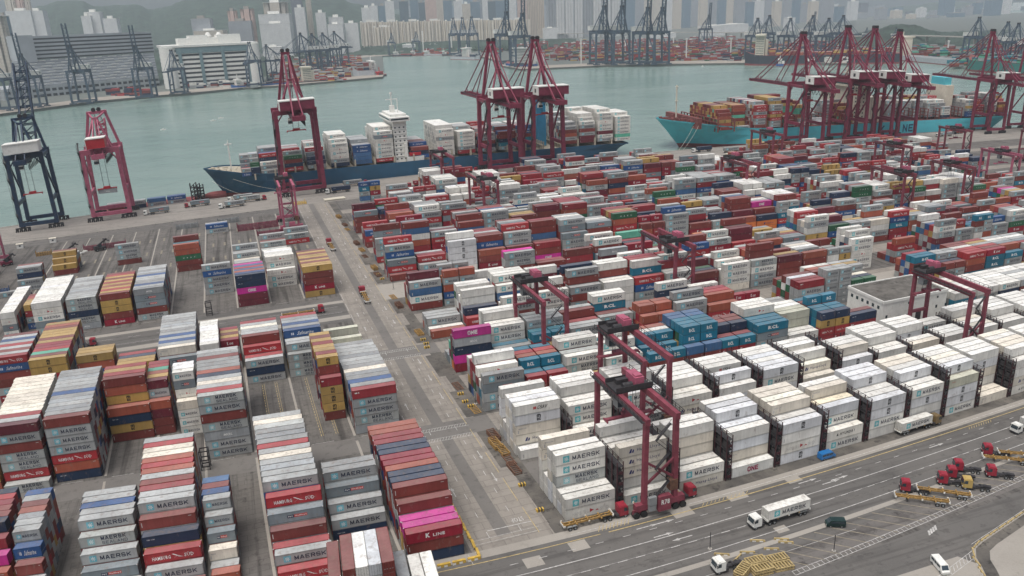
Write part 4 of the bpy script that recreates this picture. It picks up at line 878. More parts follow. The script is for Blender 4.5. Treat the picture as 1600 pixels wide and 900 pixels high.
# ------------------------------------------------------------------ yard gantry cranes on rubber tyres
def rtg(x0, y0, label, board=None, m=worn, span=25.6, zt_=24.0, ty=15.0, w=3.7, load=None, side=-1):
    fn, org = local(x0, y0); t = thing('gantry_crane', label, 'gantry crane', org, 0, 'rubber tyred gantry cranes over the stacks')
    def part(nm, b, m_, par=None): return b.build(nm, m_, par or t, fn, org)
    for sx in (-1, 1):
        for y in (0, span):
            b = MB(); b.beam((sx*(w+.2), y, 3.0), (sx*w, y, zt_-.5), 1.05, 1.25); part('leg', b, m)
        b = MB(); b.box(sx*w-.55, sx*w+.55, -1.0, span+1.0, zt_-.7, zt_+.9); part('girder', b, m)
        b = MB(); b.box(sx*(w+1.1)-.4, sx*(w+1.1)+.4, -.8, span+.8, zt_+.2, zt_+.28)
        for yy in [-.8+k*(span+1.6)/14 for k in range(15)]: b.beam((sx*(w+1.5), yy, zt_+.2), (sx*(w+1.5), yy, zt_+1.35), .1)
        b.beam((sx*(w+1.5), -.8, zt_+1.35), (sx*(w+1.5), span+.8, zt_+1.35), .1); b.beam((sx*(w+1.5), -.8, zt_+.8), (sx*(w+1.5), span+.8, zt_+.8), .07); part('walkway', b, dark)
    for y in (0, span):
        b = MB(); b.box(-6.2, 6.2, y-.75, y+.75, 2.0, 3.5); b.box(-w, w, y-.5, y+.5, 9.5, 10.4) if y else b.beam((-w, y, 14.0), (w, y, 8.5), .5)
        if y == 0: b.beam((-w, y, 8.0), (w, y, 13.6), .5)
        part('sill_beam', b, m)
        for sx in (-1, 1):
            for k in (-1, 1):
                b = MB(); cx = sx*5.0+k*.95
                for sy in (-.42, .42): b.cyl((cx, y+sy-.33, .82), (cx, y+sy+.33, .82), .82, 12)
                part('wheel', b, tyre)
            b = MB(); b.box(sx*5-1.7, sx*5+1.7, y-.2, y+.2, .9, 2.1); part('bogie', b, m)
    b = MB(); b.box(-1.2, 1.9, -2.2, -.8, 1.6, 5.4); part('engine_house', b, m)
    if board:
        b = MB(); put_text(b, board, -.6, 1.5, 3.3, 4.6, y=-2.24, bold=.03); part('number_lettering', b, white)
    b = MB(); b.box(-3.4, -1.5, -1.7, -.8, 3.4, 5.4); b.box(-3.3, -1.6, -1.7, -.8, 1.9, 3.2); part('electric_cabinet', b, grey)
    b = MB(); b.box(2.2, 4.2, -.9, .8, 5.6, 8.2); part('generator_box', b, rust)
    b = MB()
    for k in range(5):
        s = 1 if k % 2 else -1; b.beam((s*1.8, -1.1, 5+k*3.6), (-s*1.8, -1.1, 5+(k+1)*3.6), .7, .12); b.beam((s*1.8, -1.4, 6+k*3.6), (-s*1.8, -1.4, 6+(k+1)*3.6), .08)
    part('ladder', b, dark)
    b = MB(); b.box(-w-.9, w+.9, ty-3.0, ty+3.0, zt_+.95, zt_+1.45); b.box(-w-1, w+1, ty-3.1, ty-2.9, zt_+1.4, zt_+2.5); b.box(-w-1, w+1, ty+2.9, ty+3.1, zt_+1.4, zt_+2.5)
    b.cyl((-2.6, ty-1.8, zt_+2.2), (-.2, ty-1.8, zt_+2.2), .75, 12); b.box(-2.8, 0, ty+.6, ty+2, zt_+1.45, zt_+2.6)
    tr = part('trolley', b, dark)
    b = MB(); b.box(.3, 2.6, ty-2.6, ty+2.4, zt_+1.5, zt_+3.9); b.box(.5, 2.3, ty-2.2, ty-.6, zt_+3.9, zt_+4.3); part('winch_house', b, pinkish, tr)
    b = MB(); b.box(-w+.2, -w+2.4, ty-1.2, ty+1.2, zt_-3.6, zt_-1.2); b.box(-w+.6, -w+2, ty-.6, ty+.6, zt_-1.2, zt_+.95); c_ = part('cab', b, grey)
    b = MB(); b.box(-w+.3, -w+2.3, ty-1.32, ty-1.22, zt_-3.3, zt_-1.8); part('cab_window', b, glass, c_)
    zs = 17.2 if load is None else load
    b = MB(); b.box(-6.1, 6.1, ty-.5, ty+.5, zs, zs+.45); b.box(-1.6, 1.6, ty-1, ty+1, zs+.4, zs+1.2); b.box(-6.1, -5.8, ty-1.2, ty+1.2, zs-.2, zs+.3); b.box(5.8, 6.1, ty-1.2, ty+1.2, zs-.2, zs+.3); part('spreader', b, m)
    b = MB()
    for sx in (-1.4, 1.4):
        for sy in (-.8, .8): b.beam((sx, ty+sy, zs+1.1), (sx, ty+sy, zt_+.9), .09)
    part('hoist_rope', b, dark)
    b = MB()
    for k in range(7):
        ya = 1+k*3.4; pts = [(w+1.7, ya+3.4*i/4, zt_-.2-1.3*math.sin(math.pi*i/4)) for i in range(5)]
        for i in range(4): b.beam(pts[i], pts[i+1], .14)
    part('festoon_cable', b, tyre)
    return t
rtg(81.8, 144.6, 'maroon gantry crane numbered R78 nearest the lower road', 'R78', ty=16)
rtg(95.6, 172.8, 'maroon gantry crane straddling the white stacks directly behind crane R78', ty=22)
rtg(88.9, 224.5, 'maroon gantry crane behind the white and red stacks near the central road', ty=20)
rtg(153.0, 258.2, 'maroon gantry crane among mixed stacks in the middle of the yard', ty=8)
rtg(213.7, 174.0, 'maroon gantry crane beside the white flat-roofed building', ty=23)
rtg(126.7, 403.5, 'maroon gantry crane below the close pair of quay cranes', ty=6)
rtg(126.5, 486, 'maroon gantry crane by the quay apron in front of the white ship house', ty=20)
rtg(270, 384.5, 'maroon gantry crane over stacks in front of the turquoise bow', ty=20, load=12)
rtg(334, 329, 'maroon gantry crane over yellow and white stacks at right', ty=5)
rtg(384, 331, 'maroon gantry crane beside the tall white stack, carrying a grey box', ty=14, load=12)
rtg(400, 398, 'maroon gantry crane left of the turquoise ship lettering', ty=12)
rtg(505, 440, 'maroon gantry crane below the fourth turquoise-ship crane', ty=12)
rtg(560, 405, 'maroon gantry crane near the turquoise stern', ty=16)
rtg(452, 352, 'faded pink gantry crane at the far right frame edge', m=pinkish, ty=12)
rtg(350, 470, 'maroon gantry crane behind the low maroon stacks before the turquoise hull', ty=12)
rtg(29.6, 452, 'faded pink gantry crane at the quay end of the central road', m=pinkish, ty=22)
rtg(-133, 446, 'faded maroon gantry crane at the left frame edge below the navy crane', m=pinkish, ty=14)
# ------------------------------------------------------------------ steel racks between the refrigerated bays
def rack(x, y, rows, tiers, label):
    fn, org = local(x, y); t = thing('reefer_rack', label, 'steel rack', org, 0, 'steel service racks between the white stacks')
    Y1 = rows*2.75; H_ = tiers*2.8+1.1
    b = MB()
    for k in range(rows+1):
        for sx in (-.75, .75): b.box(sx-.1, sx+.1, k*2.75-.1-.2, k*2.75+.1-.2, 0, H_)
    b.build('post', darkm, t, fn, org)
    b = MB()
    for j in range(1, tiers+1):
        b.box(-.8, .8, -.3, Y1, j*2.8-.16, j*2.8-.06)
        for sx in (-.78, .78): b.beam((sx, -.3, j*2.8+.95), (sx, Y1, j*2.8+.95), .09); b.beam((sx, -.3, j*2.8+.5), (sx, Y1, j*2.8+.5), .06)
        for k in range(rows): b.beam((.78, k*2.75, (j-1)*2.8), (.78, (k+1)*2.75, j*2.8), .09); b.box(-.45, .45, k*2.75+.4, k*2.75+2.1, (j-1)*2.8+.25, (j-1)*2.8+1.9)
        b.beam((-.7, -.35, (j-1)*2.8), (.7, -.35, j*2.8), .12); b.beam((.7, -.35, (j-1)*2.8), (-.7, -.35, j*2.8), .12)
    b.build('platform', dark, t, fn, org)
    for j in range(tiers): b = MB(); b.box(-.45, .45, -.5, -.3, j*2.8+.8, j*2.8+1.5); b.build('socket_box', darkm, t, fn, org)
for s, (y, hs_) in enumerate(((149.8, (4, 4, 4, 4, 4, 4, 4, 5, 4, 4, 4, 4)), (179.5, (3, 3, 4, 4, 4, 4, 4, 3, 3, 3, 3, 3, 3, 3)))):
    for i, h in enumerate(hs_): rack(61+14.53*i+13.36, y, 6, h, f'dark steel rack in the gap after {NUM[i]} white bay, {"lower road" if s == 0 else "second"} strip')
# ------------------------------------------------------------------ ships
def hull(name, secs, mats_, fn, org, parent, draft=-4.2, boot=-1.2):
    """secs: (x, y_near, y_far, deck z, near y at water, far y at water, x shift at water)"""
    b = MB(); n = len(secs)
    def ring(s, k):
        x, yn, yf, zd, wn, wf, dx = s; z = (draft, boot, zd*.55, zd)[k]; f = ((0, .12, .6, 1)[k])
        return ((x+dx*(1-f), wn+(yn-wn)*f, z), (x+dx*(1-f), wf+(yf-wf)*f, z))
    for i in range(n-1):
        for k in range(3):
            a, c = ring(secs[i], k), ring(secs[i+1], k); a2, c2 = ring(secs[i], k+1), ring(secs[i+1], k+1); m = 1 if k == 0 else 0
            b.face([a[0], c[0], c2[0], a2[0]], m); b.face([c[1], a[1], a2[1], c2[1]], m)
        a, c = ring(secs[i], 3), ring(secs[i+1], 3); e = .9
        b.face([(a[0][0], a[0][1]+.3, a[0][2]-e), (c[0][0], c[0][1]+.3, c[0][2]-e), (c[1][0], c[1][1]-.3, c[1][2]-e), (a[1][0], a[1][1]-.3, a[1][2]-e)], 2)
        b.face([(a[0][0], a[0][1]+.3, a[0][2]), (c[0][0], c[0][1]+.3, c[0][2]), (c[0][0], c[0][1]+.3, c[0][2]-e), (a[0][0], a[0][1]+.3, a[0][2]-e)], 0)
        b.face([a[0], c[0], (c[0][0], c[0][1]+.3, c[0][2]), (a[0][0], a[0][1]+.3, a[0][2])], 0); b.face([(a[1][0], a[1][1]-.3, a[1][2]), (c[1][0], c[1][1]-.3, c[1][2]), c[1], a[1]], 0)
        b.face([(a[1][0], a[1][1]-.3, a[1][2]-e), (c[1][0], c[1][1]-.3, c[1][2]-e), (c[1][0], c[1][1]-.3, c[1][2]), (a[1][0], a[1][1]-.3, a[1][2])], 0)
    for s, rev in ((secs[0], 0), (secs[-1], 1)):
        for k in range(3):
            a, c = ring(s, k), ring(s, k+1); q = [a[0], a[1], c[1], c[0]]; b.face(q[::-1] if not rev else q, 1 if k == 0 else 0)
    return b.build(name, mats_, parent, fn, org)
def wrap(x, y, z): return W3(x, y, z)
hull_blue = mat('dark_blue_hull', (.020, .085, .155), .5, var=.18, scale=.06, dirt=(.05, .09, .12), dirt_amt=.5)
hull_turq = mat('turquoise_hull', (.085, .44, .52), .5, var=.08, scale=.05, dirt=(.10, .22, .25), dirt_amt=.35)
boot_red = mat('red_boot_top', (.19, .045, .045), .7, var=.2, scale=.2)
deck_red = mat('red_deck', (.17, .055, .05), .8, var=.3)
deck_tan = mat('tan_deck', (.42, .38, .30), .8, var=.3, scale=.6, dirt=(.15, .12, .1), dirt_amt=.6)
def deck_bay(x, y0, z0, rows, half=False, pal='grey', pitch=2.5, L=12.19, end=-1):
    """rows from the quay side outwards, 'abc' bottom to top or '5m'"""
    for i, t in enumerate(rows):
        if t == '0': continue
        cs = [random.choice(PAL[pal]) for _ in range(int(t[0])-len(t)+1)]+list(t[1:]) if t[0].isdigit() else list(t)
        nxt = rows[i-1] if i else '0'; hn = 0 if nxt == '0' else int(nxt[0]) if nxt[0].isdigit() else len(nxt)
        for k, c in enumerate(cs):
            seen = k >= hn or i == 0
            if half:
                stuff_box(x, y0+pitch*i, z0+k*2.62, c, 6.06, 1, end, seen); stuff_box(x+6.15, y0+pitch*i, z0+k*2.62, random.choice(PAL[pal]), 6.06, 1, end, seen)
            else: stuff_box(x, y0+pitch*i, z0+k*2.62, c, L, 1, end, seen)
PAL['ship1'] = 'mmmlwwpbnshG'; PAL['shipw'] = 'wwwPPwm'; PAL['ship2'] = 'mmmbBhhMrw'; PAL['msc'] = 'bbrMMrbt'
# ship one, dark blue
YN, YF = 573.0, 613.0
t1 = thing('container_ship', 'dark blue container ship moored along the near quay, bow at left', 'ship', Wp(140, 593))
o1 = Wp(140, 593)
def s1(x, k, zd, kw=None, dx=0): c = (YN+YF)/2; h = (YF-YN)/2; kw = k if kw is None else kw; return (x, c-h*k, c+h*k, zd, c-h*kw, c+h*kw, dx)
hull('hull', [s1(-17, .03, 17.4, .02, 13), s1(-10, .40, 17.0, .05, 10), s1(-1, .70, 15.8, .22, 6), s1(10, .90, 13.8, .5, 3), s1(24, .98, 12.0, .8, 0), s1(42, 1, 10.6, 1), s1(100, 1, 9.8, 1), s1(180, 1, 9.4, 1), s1(250, 1, 8.9, .97), s1(272, 1, 8.6, .8), s1(285, .97, 8.4, .5, -5), s1(290, .93, 8.3, .3, -12)],
     [hull_blue, boot_red, deck_tan], wrap, o1, t1)
b = MB()
for i in range(10):
    a0, a1 = i/10, (i+1)/10; b.cyl((-22+a0*18, 593, -2.4), (-22+a1*18, 593, -2.4), .5+2.6*math.sin(min(1, a0*1.6+.12)*1.57), 14, r2=.5+2.6*math.sin(min(1, a1*1.6+.12)*1.57))
b.build('bulbous_bow', boot_red, t1, wrap, o1)
b = MB(); b.beam((2, 593, 13), (2, 593, 33), .9); b.box(-.5, 4.5, 592.4, 593.6, 31.5, 32.1); b.beam((2, 593, 33), (2, 593, 35), .3); b.build('foremast', white, t1, wrap, o1)
b = MB()
for k in range(34):
    x = random.uniform(-11, 9); w = (x+16)*.5; y = 593+random.uniform(-w, w); s = random.uniform(.4, 1.3); z = 16-.16*(x+11)-(.06*max(0, x)**1.3)-.6
    b.box(x-s, x+s, y-s*.6, y+s*.6, z, z+random.uniform(.6, 2.0))
b.build('winch_gear', deck_tan, t1, wrap, o1)
b = MB()
for k in range(20):
    x = 17+k*13.6
    for yy in [573.6+j*4.3 for j in range(10)]: b.box(x-.5, x+.5, yy-.35, yy+.35, 8.5, 14.4 if 30 < x < 275 else 12.5)
    b.box(x-.6, x+.6, 573.3, 612.6, 11.2, 11.7)
b.build('lashing_bridge', deck_tan, t1, wrap, o1)
b = MB(); b.box(113.4, 122.6, 576, 610, 9, 37.5); b.box(111, 125, 573.5, 612.5, 37.5, 40.4); b.box(112.6, 123.4, 578, 608, 40.4, 42.2, 0)
for k in range(8): b.box(113, 123, 575.6, 610.4, 13.2+k*3.1, 13.4+k*3.1)
hs1 = b.build('deck_house', white, t1, wrap, o1)
def panes(q, par, org):
    for w in q: b = MB(); b.box(*w); b.build('window', glass, par, wrap, org)
panes([(113.32, 113.38, 578+j*4, 579.2+j*4, 11.0+k*3.1, 11.9+k*3.1) for k in range(8) for j in range(8)]+[(114.2+j*3, 115.3+j*3, 575.92, 575.98, 11.0+k*3.1, 11.9+k*3.1) for k in range(8) for j in range(3)]+[(112, 124, 573.38, 573.48, 38.6, 39.7), (110.88, 110.98, 574, 612, 38.6, 39.7)], hs1, o1)
b = MB(); b.box(115.5, 118.5, 591, 595, 42.2, 47); b.beam((117, 593, 47), (117, 593, 55), .7); b.box(113, 121, 592.6, 593.4, 51, 51.5); b.beam((120, 588, 42), (120, 588, 52), .5); b.cyl((117, 593, 55), (117, 593, 56.2), .9, 8); b.build('radar_mast', white, hs1, wrap, o1)
b = MB(); b.box(121, 133, 573.6, 577, 9, 12.5); b.box(123, 131, 573.4, 576.5, 13.2, 15.2, 1); b.box(120, 122, 573.6, 577, 12.5, 22); b.build('lifeboat_station', [white, redp], t1, wrap, o1)
b = MB(); b.box(222, 229, 588, 598, 9, 45); b.box(221.9, 229.1, 587.9, 598.1, 45, 49, 1); b.build('funnel', [mat('funnel_blue', (.03, .22, .38), .5), white], t1, wrap, o1)
zd = 11.9
for X_, rows, half, pal in (
    (8.5, ['2m', '2h', '3p', '4p', '5m', '5l', '5m', '5m', '4m', '4p', '4n', '0', '0', '0'], True, 'ship1'),
    (21.5, ['1m', '3w', 'mwnnh', '5s', '5u', '6m', '6m', '6l', '6m', '6m', '6m', '5m', '5m', '5m', '5m'], False, 'ship1'),
    (37.5, ['hnbG', '5m', '4h', '4b', '4B', '4b', '5h', '5b', '5m', '5m', '5m', '5h', '5m', '5m', '5m'], False, 'ship1'),
    (53, ['2n', '3n', 'mbmp', '5h', '5w', '5w', '6w', '6w', '6w', '6m', '6h', '6w', '5w', '5w', '5w'], False, 'ship1'),
    (69, ['nmvwvw', '7w', '7P', '8w', '8w', '8w', '8w', '8w', '8P', '8w', '8w', '8w', '7w', '7w', '7w'], False, 'shipw'),
    (84.5, ['uuuss', '5m', '5z', '5z', '6z', '6m', '6z', '6z', '6m', '6p', '6m', '6m', '6m', '5m', '5m'], False, 'ship1'),
    (100, ['hwwwwvpw', '8P', '9w', '9w', '9w', '9w', '9w', '9w', '9P', '9w', '9w', '9w', '8w', '8w', '8w'], False, 'shipw'),
    (124.5, ['snb', '3b', 'snBs', '4b', '4n', '4b', '4b', '4b', '4m', '4m', '4m', '4m', '4m', '4m', '4m'], False, 'ship1'),
    (143, ['Pwwvmvw', '8P', '8P', '8w', '8V', '8w', '8V', '8w', '8V', '8w', '8V', '8w', '8V', '8w', '8V'], False, 'shipw'),
    (158, ['dmwwww', '6w', '6w', '6w', '7m', '7m', '7m', '7z', '7m', '7m', '7w', '7w', '6w', '6w', '6w'], False, 'shipw'),
    (173, ['mnbmm', '5m', '5h', '6m', '6h', '6m', '6b', '6z', '6m', '6h', '7h', '7h', '6m', '6m', '6m'], False, 'ship1'),
    (188, ['mTnbb', '5s', '5s', '6b', '6T', '6m', '6b', '6m', '6m', '6m', '6z', '6w', '6w', '6w', '6w'], False, 'ship1'),
    (203, ['nmTbs', '5u', '6u', '6b', '6h', '6m', '6b', '6m', '6m', '6m', '6m', '6w', '6w', '6w', '6w'], False, 'ship1'),
    (235.5, ['bmrbm', '6m', '6m', '6w', '6n', '6m', '7m', '7m', '7m', '8m', '8w', '8w', '7w', '7w', '7w'], False, 'ship1'),
    (250, ['BBmbmw', '7w', '8P', '8w', '8V', '8w', '8P', '8w', '8w', '9w', '9w', '9P', '8w', '8w', '8w'], False, 'shipw'),
    (264.5, ['mwBwwvww', '8w', '9w', '9P', '9w', '9P', '9w', '9w', '9w', '9w', '9w', '9w', '8w', '8w', '8w'], False, 'shipw'),
    (279, ['wtwwwww', '7w', '8w', '8w', '8P', '8w', '8w', '8P', '8w', '8w', '7w', '7w', '7w', '7w', '7w'], False, 'shipw')):
    z0 = (10.2 if X_ < 60 else 9.6) if X_ < 275 else 9.0
    deck_bay(X_, 574.3, z0+1.2, rows, half, pal)
# ship two, turquoise
YN, YF = 573.5, 632.5
o2 = Wp(540, 603)
t2 = thing('container_ship', 'huge turquoise container ship behind the row of maroon quay cranes', 'ship', o2)
def s2(x, k, zd, kw, dx=0): c = (YN+YF)/2; h = (YF-YN)/2; return (x, c-h*k, c+h*k, zd, c-h*kw, c+h*kw, dx)
hull('hull', [s2(329, .03, 21.5, .02, 22), s2(336, .36, 20.5, .04, 18), s2(346, .62, 19.5, .12, 13), s2(360, .84, 17.8, .34, 7), s2(378, .97, 15.5, .66, 2), s2(400, 1, 13.0, .9), s2(425, 1, 11.6, .98), s2(460, 1, 11.2, 1), s2(560, 1, 11.2, 1), s2(640, 1, 11.2, 1), s2(680, 1, 11.4, .95), s2(705, .99, 11.8, .72), s2(722, .95, 12.3, .4, -8), s2(728, .90, 12.6, .3, -14)],
     [hull_turq, boot_red, deck_red], wrap, o2, t2, -4.2, -.2)
b = MB(); strokes(b, 'MAERSK LINE', 505, 583, 1.6, 8.4, y=573.3, th=.24); b.build('hull_lettering', mat('hull_letter_navy', (.02, .05, .11)), t2, wrap, o2)
b = MB(); b.beam((347, 603, 19), (347, 603, 47), .8); b.box(345.8, 348.2, 602.2, 603.8, 34, 34.6); b.box(346.4, 347.6, 601.4, 604.6, 45.4, 46); b.build('foremast', cream, t2, wrap, o2)
b = MB(); b.box(352, 356, 578, 629, 14, 22.5)
for k in range(46):
    x = random.uniform(336, 352); w = (x-326)*.8; y = 603+random.uniform(-w, w); s = random.uniform(.4, 1.5); b.box(x-s, x+s, y-s, y+s, 19, 19.6+random.uniform(.3, 2))
b.build('breakwater', deck_red, t2, wrap, o2)
b = MB()
for k in range(23):
    x = 369+k*15.5
    if 505 < x < 560: continue
    for yy in [574.2+j*4.8 for j in range(13)]: b.box(x-.5, x+.5, yy-.3, yy+.3, 11, 21)
    for z in (15, 18.2, 21): b.box(x-.7, x+.7, 574, 632, z, z+.5)
b.build('lashing_bridge', deck_red, t2, wrap, o2)
b = MB(); b.box(516, 529, 577, 630, 11, 42); b.box(513, 532, 573.6, 632, 42, 47); b.box(532, 545, 580, 626, 11, 33)
hs = b.build('deck_house', cream, t2, wrap, o2)
panes([(515.9, 515.98, 580+j*7, 581.6+j*7, 13+k*3.2, 14.2+k*3.2) for k in range(9) for j in range(7)]+[(517+j*4, 518.4+j*4, 576.88, 576.98, 13+k*3.2, 14.2+k*3.2) for k in range(9) for j in range(3)]+[(513, 532, 573.45, 573.58, 44, 45.8), (512.85, 512.98, 574, 632, 44, 45.8)], hs, o2)
b = MB(); b.box(640, 650, 590, 616, 11, 41); b.box(640.5, 649.5, 594, 612, 41, 48, 1); b.build('funnel', [cream, hull_turq], t2, wrap, o2)
b = MB(); b.beam((522, 603, 47), (522, 603, 58), 1); b.box(518, 526, 602, 604, 53, 53.7); b.build('radar_mast', cream, hs, wrap, o2)
for X_, rows, pal in (
    (371, ['1b', 'brMrb', '6b', '6r', '7M', '7M', '7b', '7b', '7b', '7B', '7b', '7M', '7M', '7M', '7b', '7B', '7b', '6b', '6b'], 'msc'),
    (387.5, ['1m', '0', '0', '7r', '7M', '7r', '7M', '7b', '7M', '7b', '7M', '7B', '7B', '7b', '7b', '6b', '6b', '6b'], 'msc'),
    (404, ['bmmhmhh', '7m', '8m', '8w', '8h', '8m', '8w', '8m', '8s', '8h', '8m', '8w', '8n', '8m', '8b', '8m', '8m'], 'ship2'),
    (419.5, ['mmhMhmm', '9m', '9M', '9M', '9M', '9M', '9M', '9M', '9M', '9M', '9B', '9B', '9B', '9B'], 'msc'),
    (435, ['mb', '3b', '3w', '8B', '8M', '8M', '8b', '8B', '8M', '8M', '9d', '9d', '9b'], 'msc'),
    (450.5, ['1w', '2m', '0', '0', '6M', '6b', '6M', '7b', '7b', '7M', '7m'], 'msc'),
    (466, ['1X', '2X', '0', '0', '0', '3m', '3m'], 'grey'), (481.5, ['0', '0', '0', '0', '6m', '7m', '7m', '7m'], 'grey'),
    (497, ['3d', '4b', '4d', '5M', '6b', '6M', '6b', '7m'], 'msc'),
    (561, ['0', '0', '0', '0', '0', '5m', '6m', '6m', '6m', '6w', '7b', '7m', '7m', '7m', '7b'], 'grey'), (576.5, ['0', '0', '0', '0', '6m', '6w', '6w', '6w', '6m', '7m', '7m', '7m', '7b', '7m'], 'grey'),
    (592, ['0', '0', '0', '0', '6m', '6w', '6w', '6m', '6m', '7M', '7b', '7b', '7r', '7M', '7b'], 'grey'), (607.5, ['0', '0', '0', '5m', '6w', '6w', '6m', '6w', '7m', '7b', '7M', '7b', '7b', '7M'], 'grey'),
    (620, ['nwwm', '0', '0', '5m', '6w', '6w', '6m', '6w', '7h', '7b', '7b', '7r', '7b'], 'grey'),
    (655, ['ssmMwm', '6w', '6w', '6m', '6w', '6w', '7m', '7b', '7r', '7m'], 'grey'), (671, ['1m', '4h', '4h', '7m', '7m', '7w', '7h', '8m', '8m', '8m'], 'ship2'),
    (686.5, ['mMmmwm', '7m', '8m', '8m', '8m', '8w', '8w', '8m', '8m', '8h'], 'grey'), (702, ['sbrMb', '5r', '6h', '8m', '8m', '8w', '8w', '8m'], 'msc')):
    deck_bay(X_, 574.6, 12.4, rows, False, pal)
# mooring lines
b = MB()
for (a, c) in (((-12, 575, 11), (8, 568, .4)), ((2, 573.5, 11), (34, 568, .4)), ((168, 573, 9), (196, 568, .4)), ((348, 577, 17), (330, 568, .4)), ((352, 576, 17), (334, 568, .4)), ((728, 577, 11), (760, 568, .4))):
    for f in range(6):
        q = [tuple(a[i]+(c[i]-a[i])*t-(1.2*math.sin(math.pi*t) if i == 2 else 0) for i in range(3)) for t in (f/6, (f+1)/6)]; b.beam(q[0], q[1], .12)
b.build('mooring_line', cream, t1, wrap, o1)
# ------------------------------------------------------------------ vehicles (built once about their own base, then copied)
def wheels(t, pts, r=.5, w=.32):
    for x, y in pts:
        b = MB(); b.cyl((x, y-w/2, r), (x, y+w/2, r), r, 14); o = b.build('wheel', tyre, t)
        b = MB(); s = 1 if y > 0 else -1; b.cyl((x, y+s*(w/2), r), (x, y+s*(w/2+.02), r), r*.5, 10); b.build('rim', grey, o)
def tractor(label, col, loc, rz, s=1.0, group=None, name='truck_tractor', sleeper=False):
    """nose towards +x"""
    t = thing(name, label, 'truck', loc, rz, group, (s, s, s))
    b = MB(); b.box(-5.6, 1.0, -.45, .45, .75, 1.05); b.box(-5.6, -3.2, -.55, .55, 1.05, 1.25); b.box(-1.8, -.2, -1.15, -.5, .55, 1.1); b.box(-1.8, -.2, .5, 1.15, .55, 1.1); b.cyl((-4.2, 0, 1.3), (-4.2, 0, 1.4), .55, 12); b.build('chassis', dark, t)
    b = MB(); b.prism([(-1.0, .75), (1.25, .75), (1.3, 1.7), (1.05, 3.05), (-.9, 3.1), (-1.0, 2.9)], -1.22, 1.22, 0); b.box(-.8, .7, -1.0, 1.0, 3.1, 3.22)
    c_ = b.build('cab', col, t)
    b = MB(); b.face([(1.325, -1.08, 1.75), (1.325, 1.08, 1.75), (1.10, 1.02, 2.85), (1.10, -1.02, 2.85)]); b.build('windscreen', glass, c_)
    for y in (-1.235, 1.235):
        b = MB(); q = [(.1, y, 1.85), (1.0, y, 1.85), (.85, y, 2.75), (.1, y, 2.75)]; b.face(q if y < 0 else q[::-1]); b.build('side_window', glass, c_)
        b = MB(); b.box(1.05, 1.2, y-.12, y+.12, 1.9, 2.6); b.build('mirror', dark, c_)
        b = MB(); b.box(1.26, 1.34, y*.8-.16, y*.8+.16, .95, 1.2); b.build('headlight', white, c_)
    b = MB(); b.box(1.2, 1.38, -1.22, 1.22, .5, .85); b.build('bumper', dark, c_)
    wheels(t, [(.55, -1.02), (.55, 1.02), (-3.4, -1.0), (-3.4, 1.0), (-4.7, -1.0), (-4.7, 1.0)])
    return t
def trailer(label, loc, rz, s=1.0, m=None, group='skeletal trailers', name='skeletal_trailer'):
    """kingpin towards +x; deck from x=0 to -12.4"""
    m = m or goldy; t = thing(name, label, 'trailer', loc, rz, group, (s, s, s))
    b = MB()
    for y in (-.42, .42): b.box(-12.4, 0, y-.12, y+.12, 1.15, 1.55)
    for k in range(9): b.box(-12.2+k*1.5, -12.0+k*1.5, -.42, .42, 1.2, 1.42)
    for x in (-12.4, -9.3, -6.2, -3.1, -.3): b.box(x, x+.3, -1.22, 1.22, 1.25, 1.55)
    for y in (-1.22, 1.12):
        for x in (-12.4, -6.3, -.3): b.box(x, x+.35, y, y+.12, 1.3, 1.75, 1)
    b.box(-12.45, -12.38, -1.2, 1.2, 1.2, 1.6, 1); b.box(.02, .1, -1.2, 1.2, 1.3, 1.9, 1); b.build('frame', [m, white], t)
    b = MB(); b.box(-3.0, -2.8, -.6, -.4, .1, 1.2); b.box(-3.0, -2.8, .4, .6, .1, 1.2); b.build('landing_leg', dark, t)
    b = MB()
    for y in (-1.0, 1.0):
        for x in (-10.9, -9.6): b.prism([(x-.62, 1.05), (x-.4, 1.2), (x+.4, 1.2), (x+.62, 1.05)], y-.2, y+.2)
    b.build('mudguard', grey, t)
    wheels(t, [(-10.9, -1.0), (-10.9, 1.0), (-9.6, -1.0), (-9.6, 1.0)])
    return t
def at_plan(x, y, ang=0):
    g, yaw, su, sv, sz = frame(x, y); return g, yaw+ang, (su+sv)/2
def rig(x, y, ang, col, lab, cargo=None, lab2=None, m=None, cx=-12.3, name='container_truck'):
    """tractor with its trailer; cargo boxes are things of their own"""
    g, a, s = at_plan(x, y, ang)
    t = tractor(lab, col, g, a, s, None, name); d = Vector((math.cos(a), math.sin(a), 0))
    tt = trailer(lab, g-d*(2.6*s), a, s, m)
    for k in list(tt.children):                               # the coupled trailer moves with its truck
        k.parent = t; k.location = Vector((-2.6, 0, 0))
    bpy.data.objects.remove(tt)
    if cargo:
        o = bpy.data.objects.new('shipping_container', body_mesh(cargo, 12.19, -1, 1)); C.objects.link(o)
        o.rotation_euler = (0, 0, a if math.cos(a) > 0 else a-math.pi); e = Vector((math.cos(o.rotation_euler.z), math.sin(o.rotation_euler.z), 0)); n_ = Vector((-e.y, e.x, 0))
        mid = g-d*((2.6+6.15)*s); o.location = mid-e*(6.1*s)-n_*(1.22*s)+Vector((0, 0, 1.56*s)); o.scale = (s, s, s)
        tag(o, lab2, 'container', 'shipping containers riding on trucks')
        for h in (0, 1):
            dd = bpy.data.objects.new('door', door_mesh(cargo, 12.19, -1, h)); C.objects.link(dd); dd.parent = o
    return t
red_cab = mat('red_cab_paint', (.27, .022, .038), .4, var=.2, scale=1.5, dirt=(.10, .04, .04), dirt_amt=.6); gold_cab = mat('gold_cab_paint', (.42, .30, .10), .4, var=.1); khaki = mat('khaki_cab_paint', (.16, .11, .05), .5)
PI = math.pi
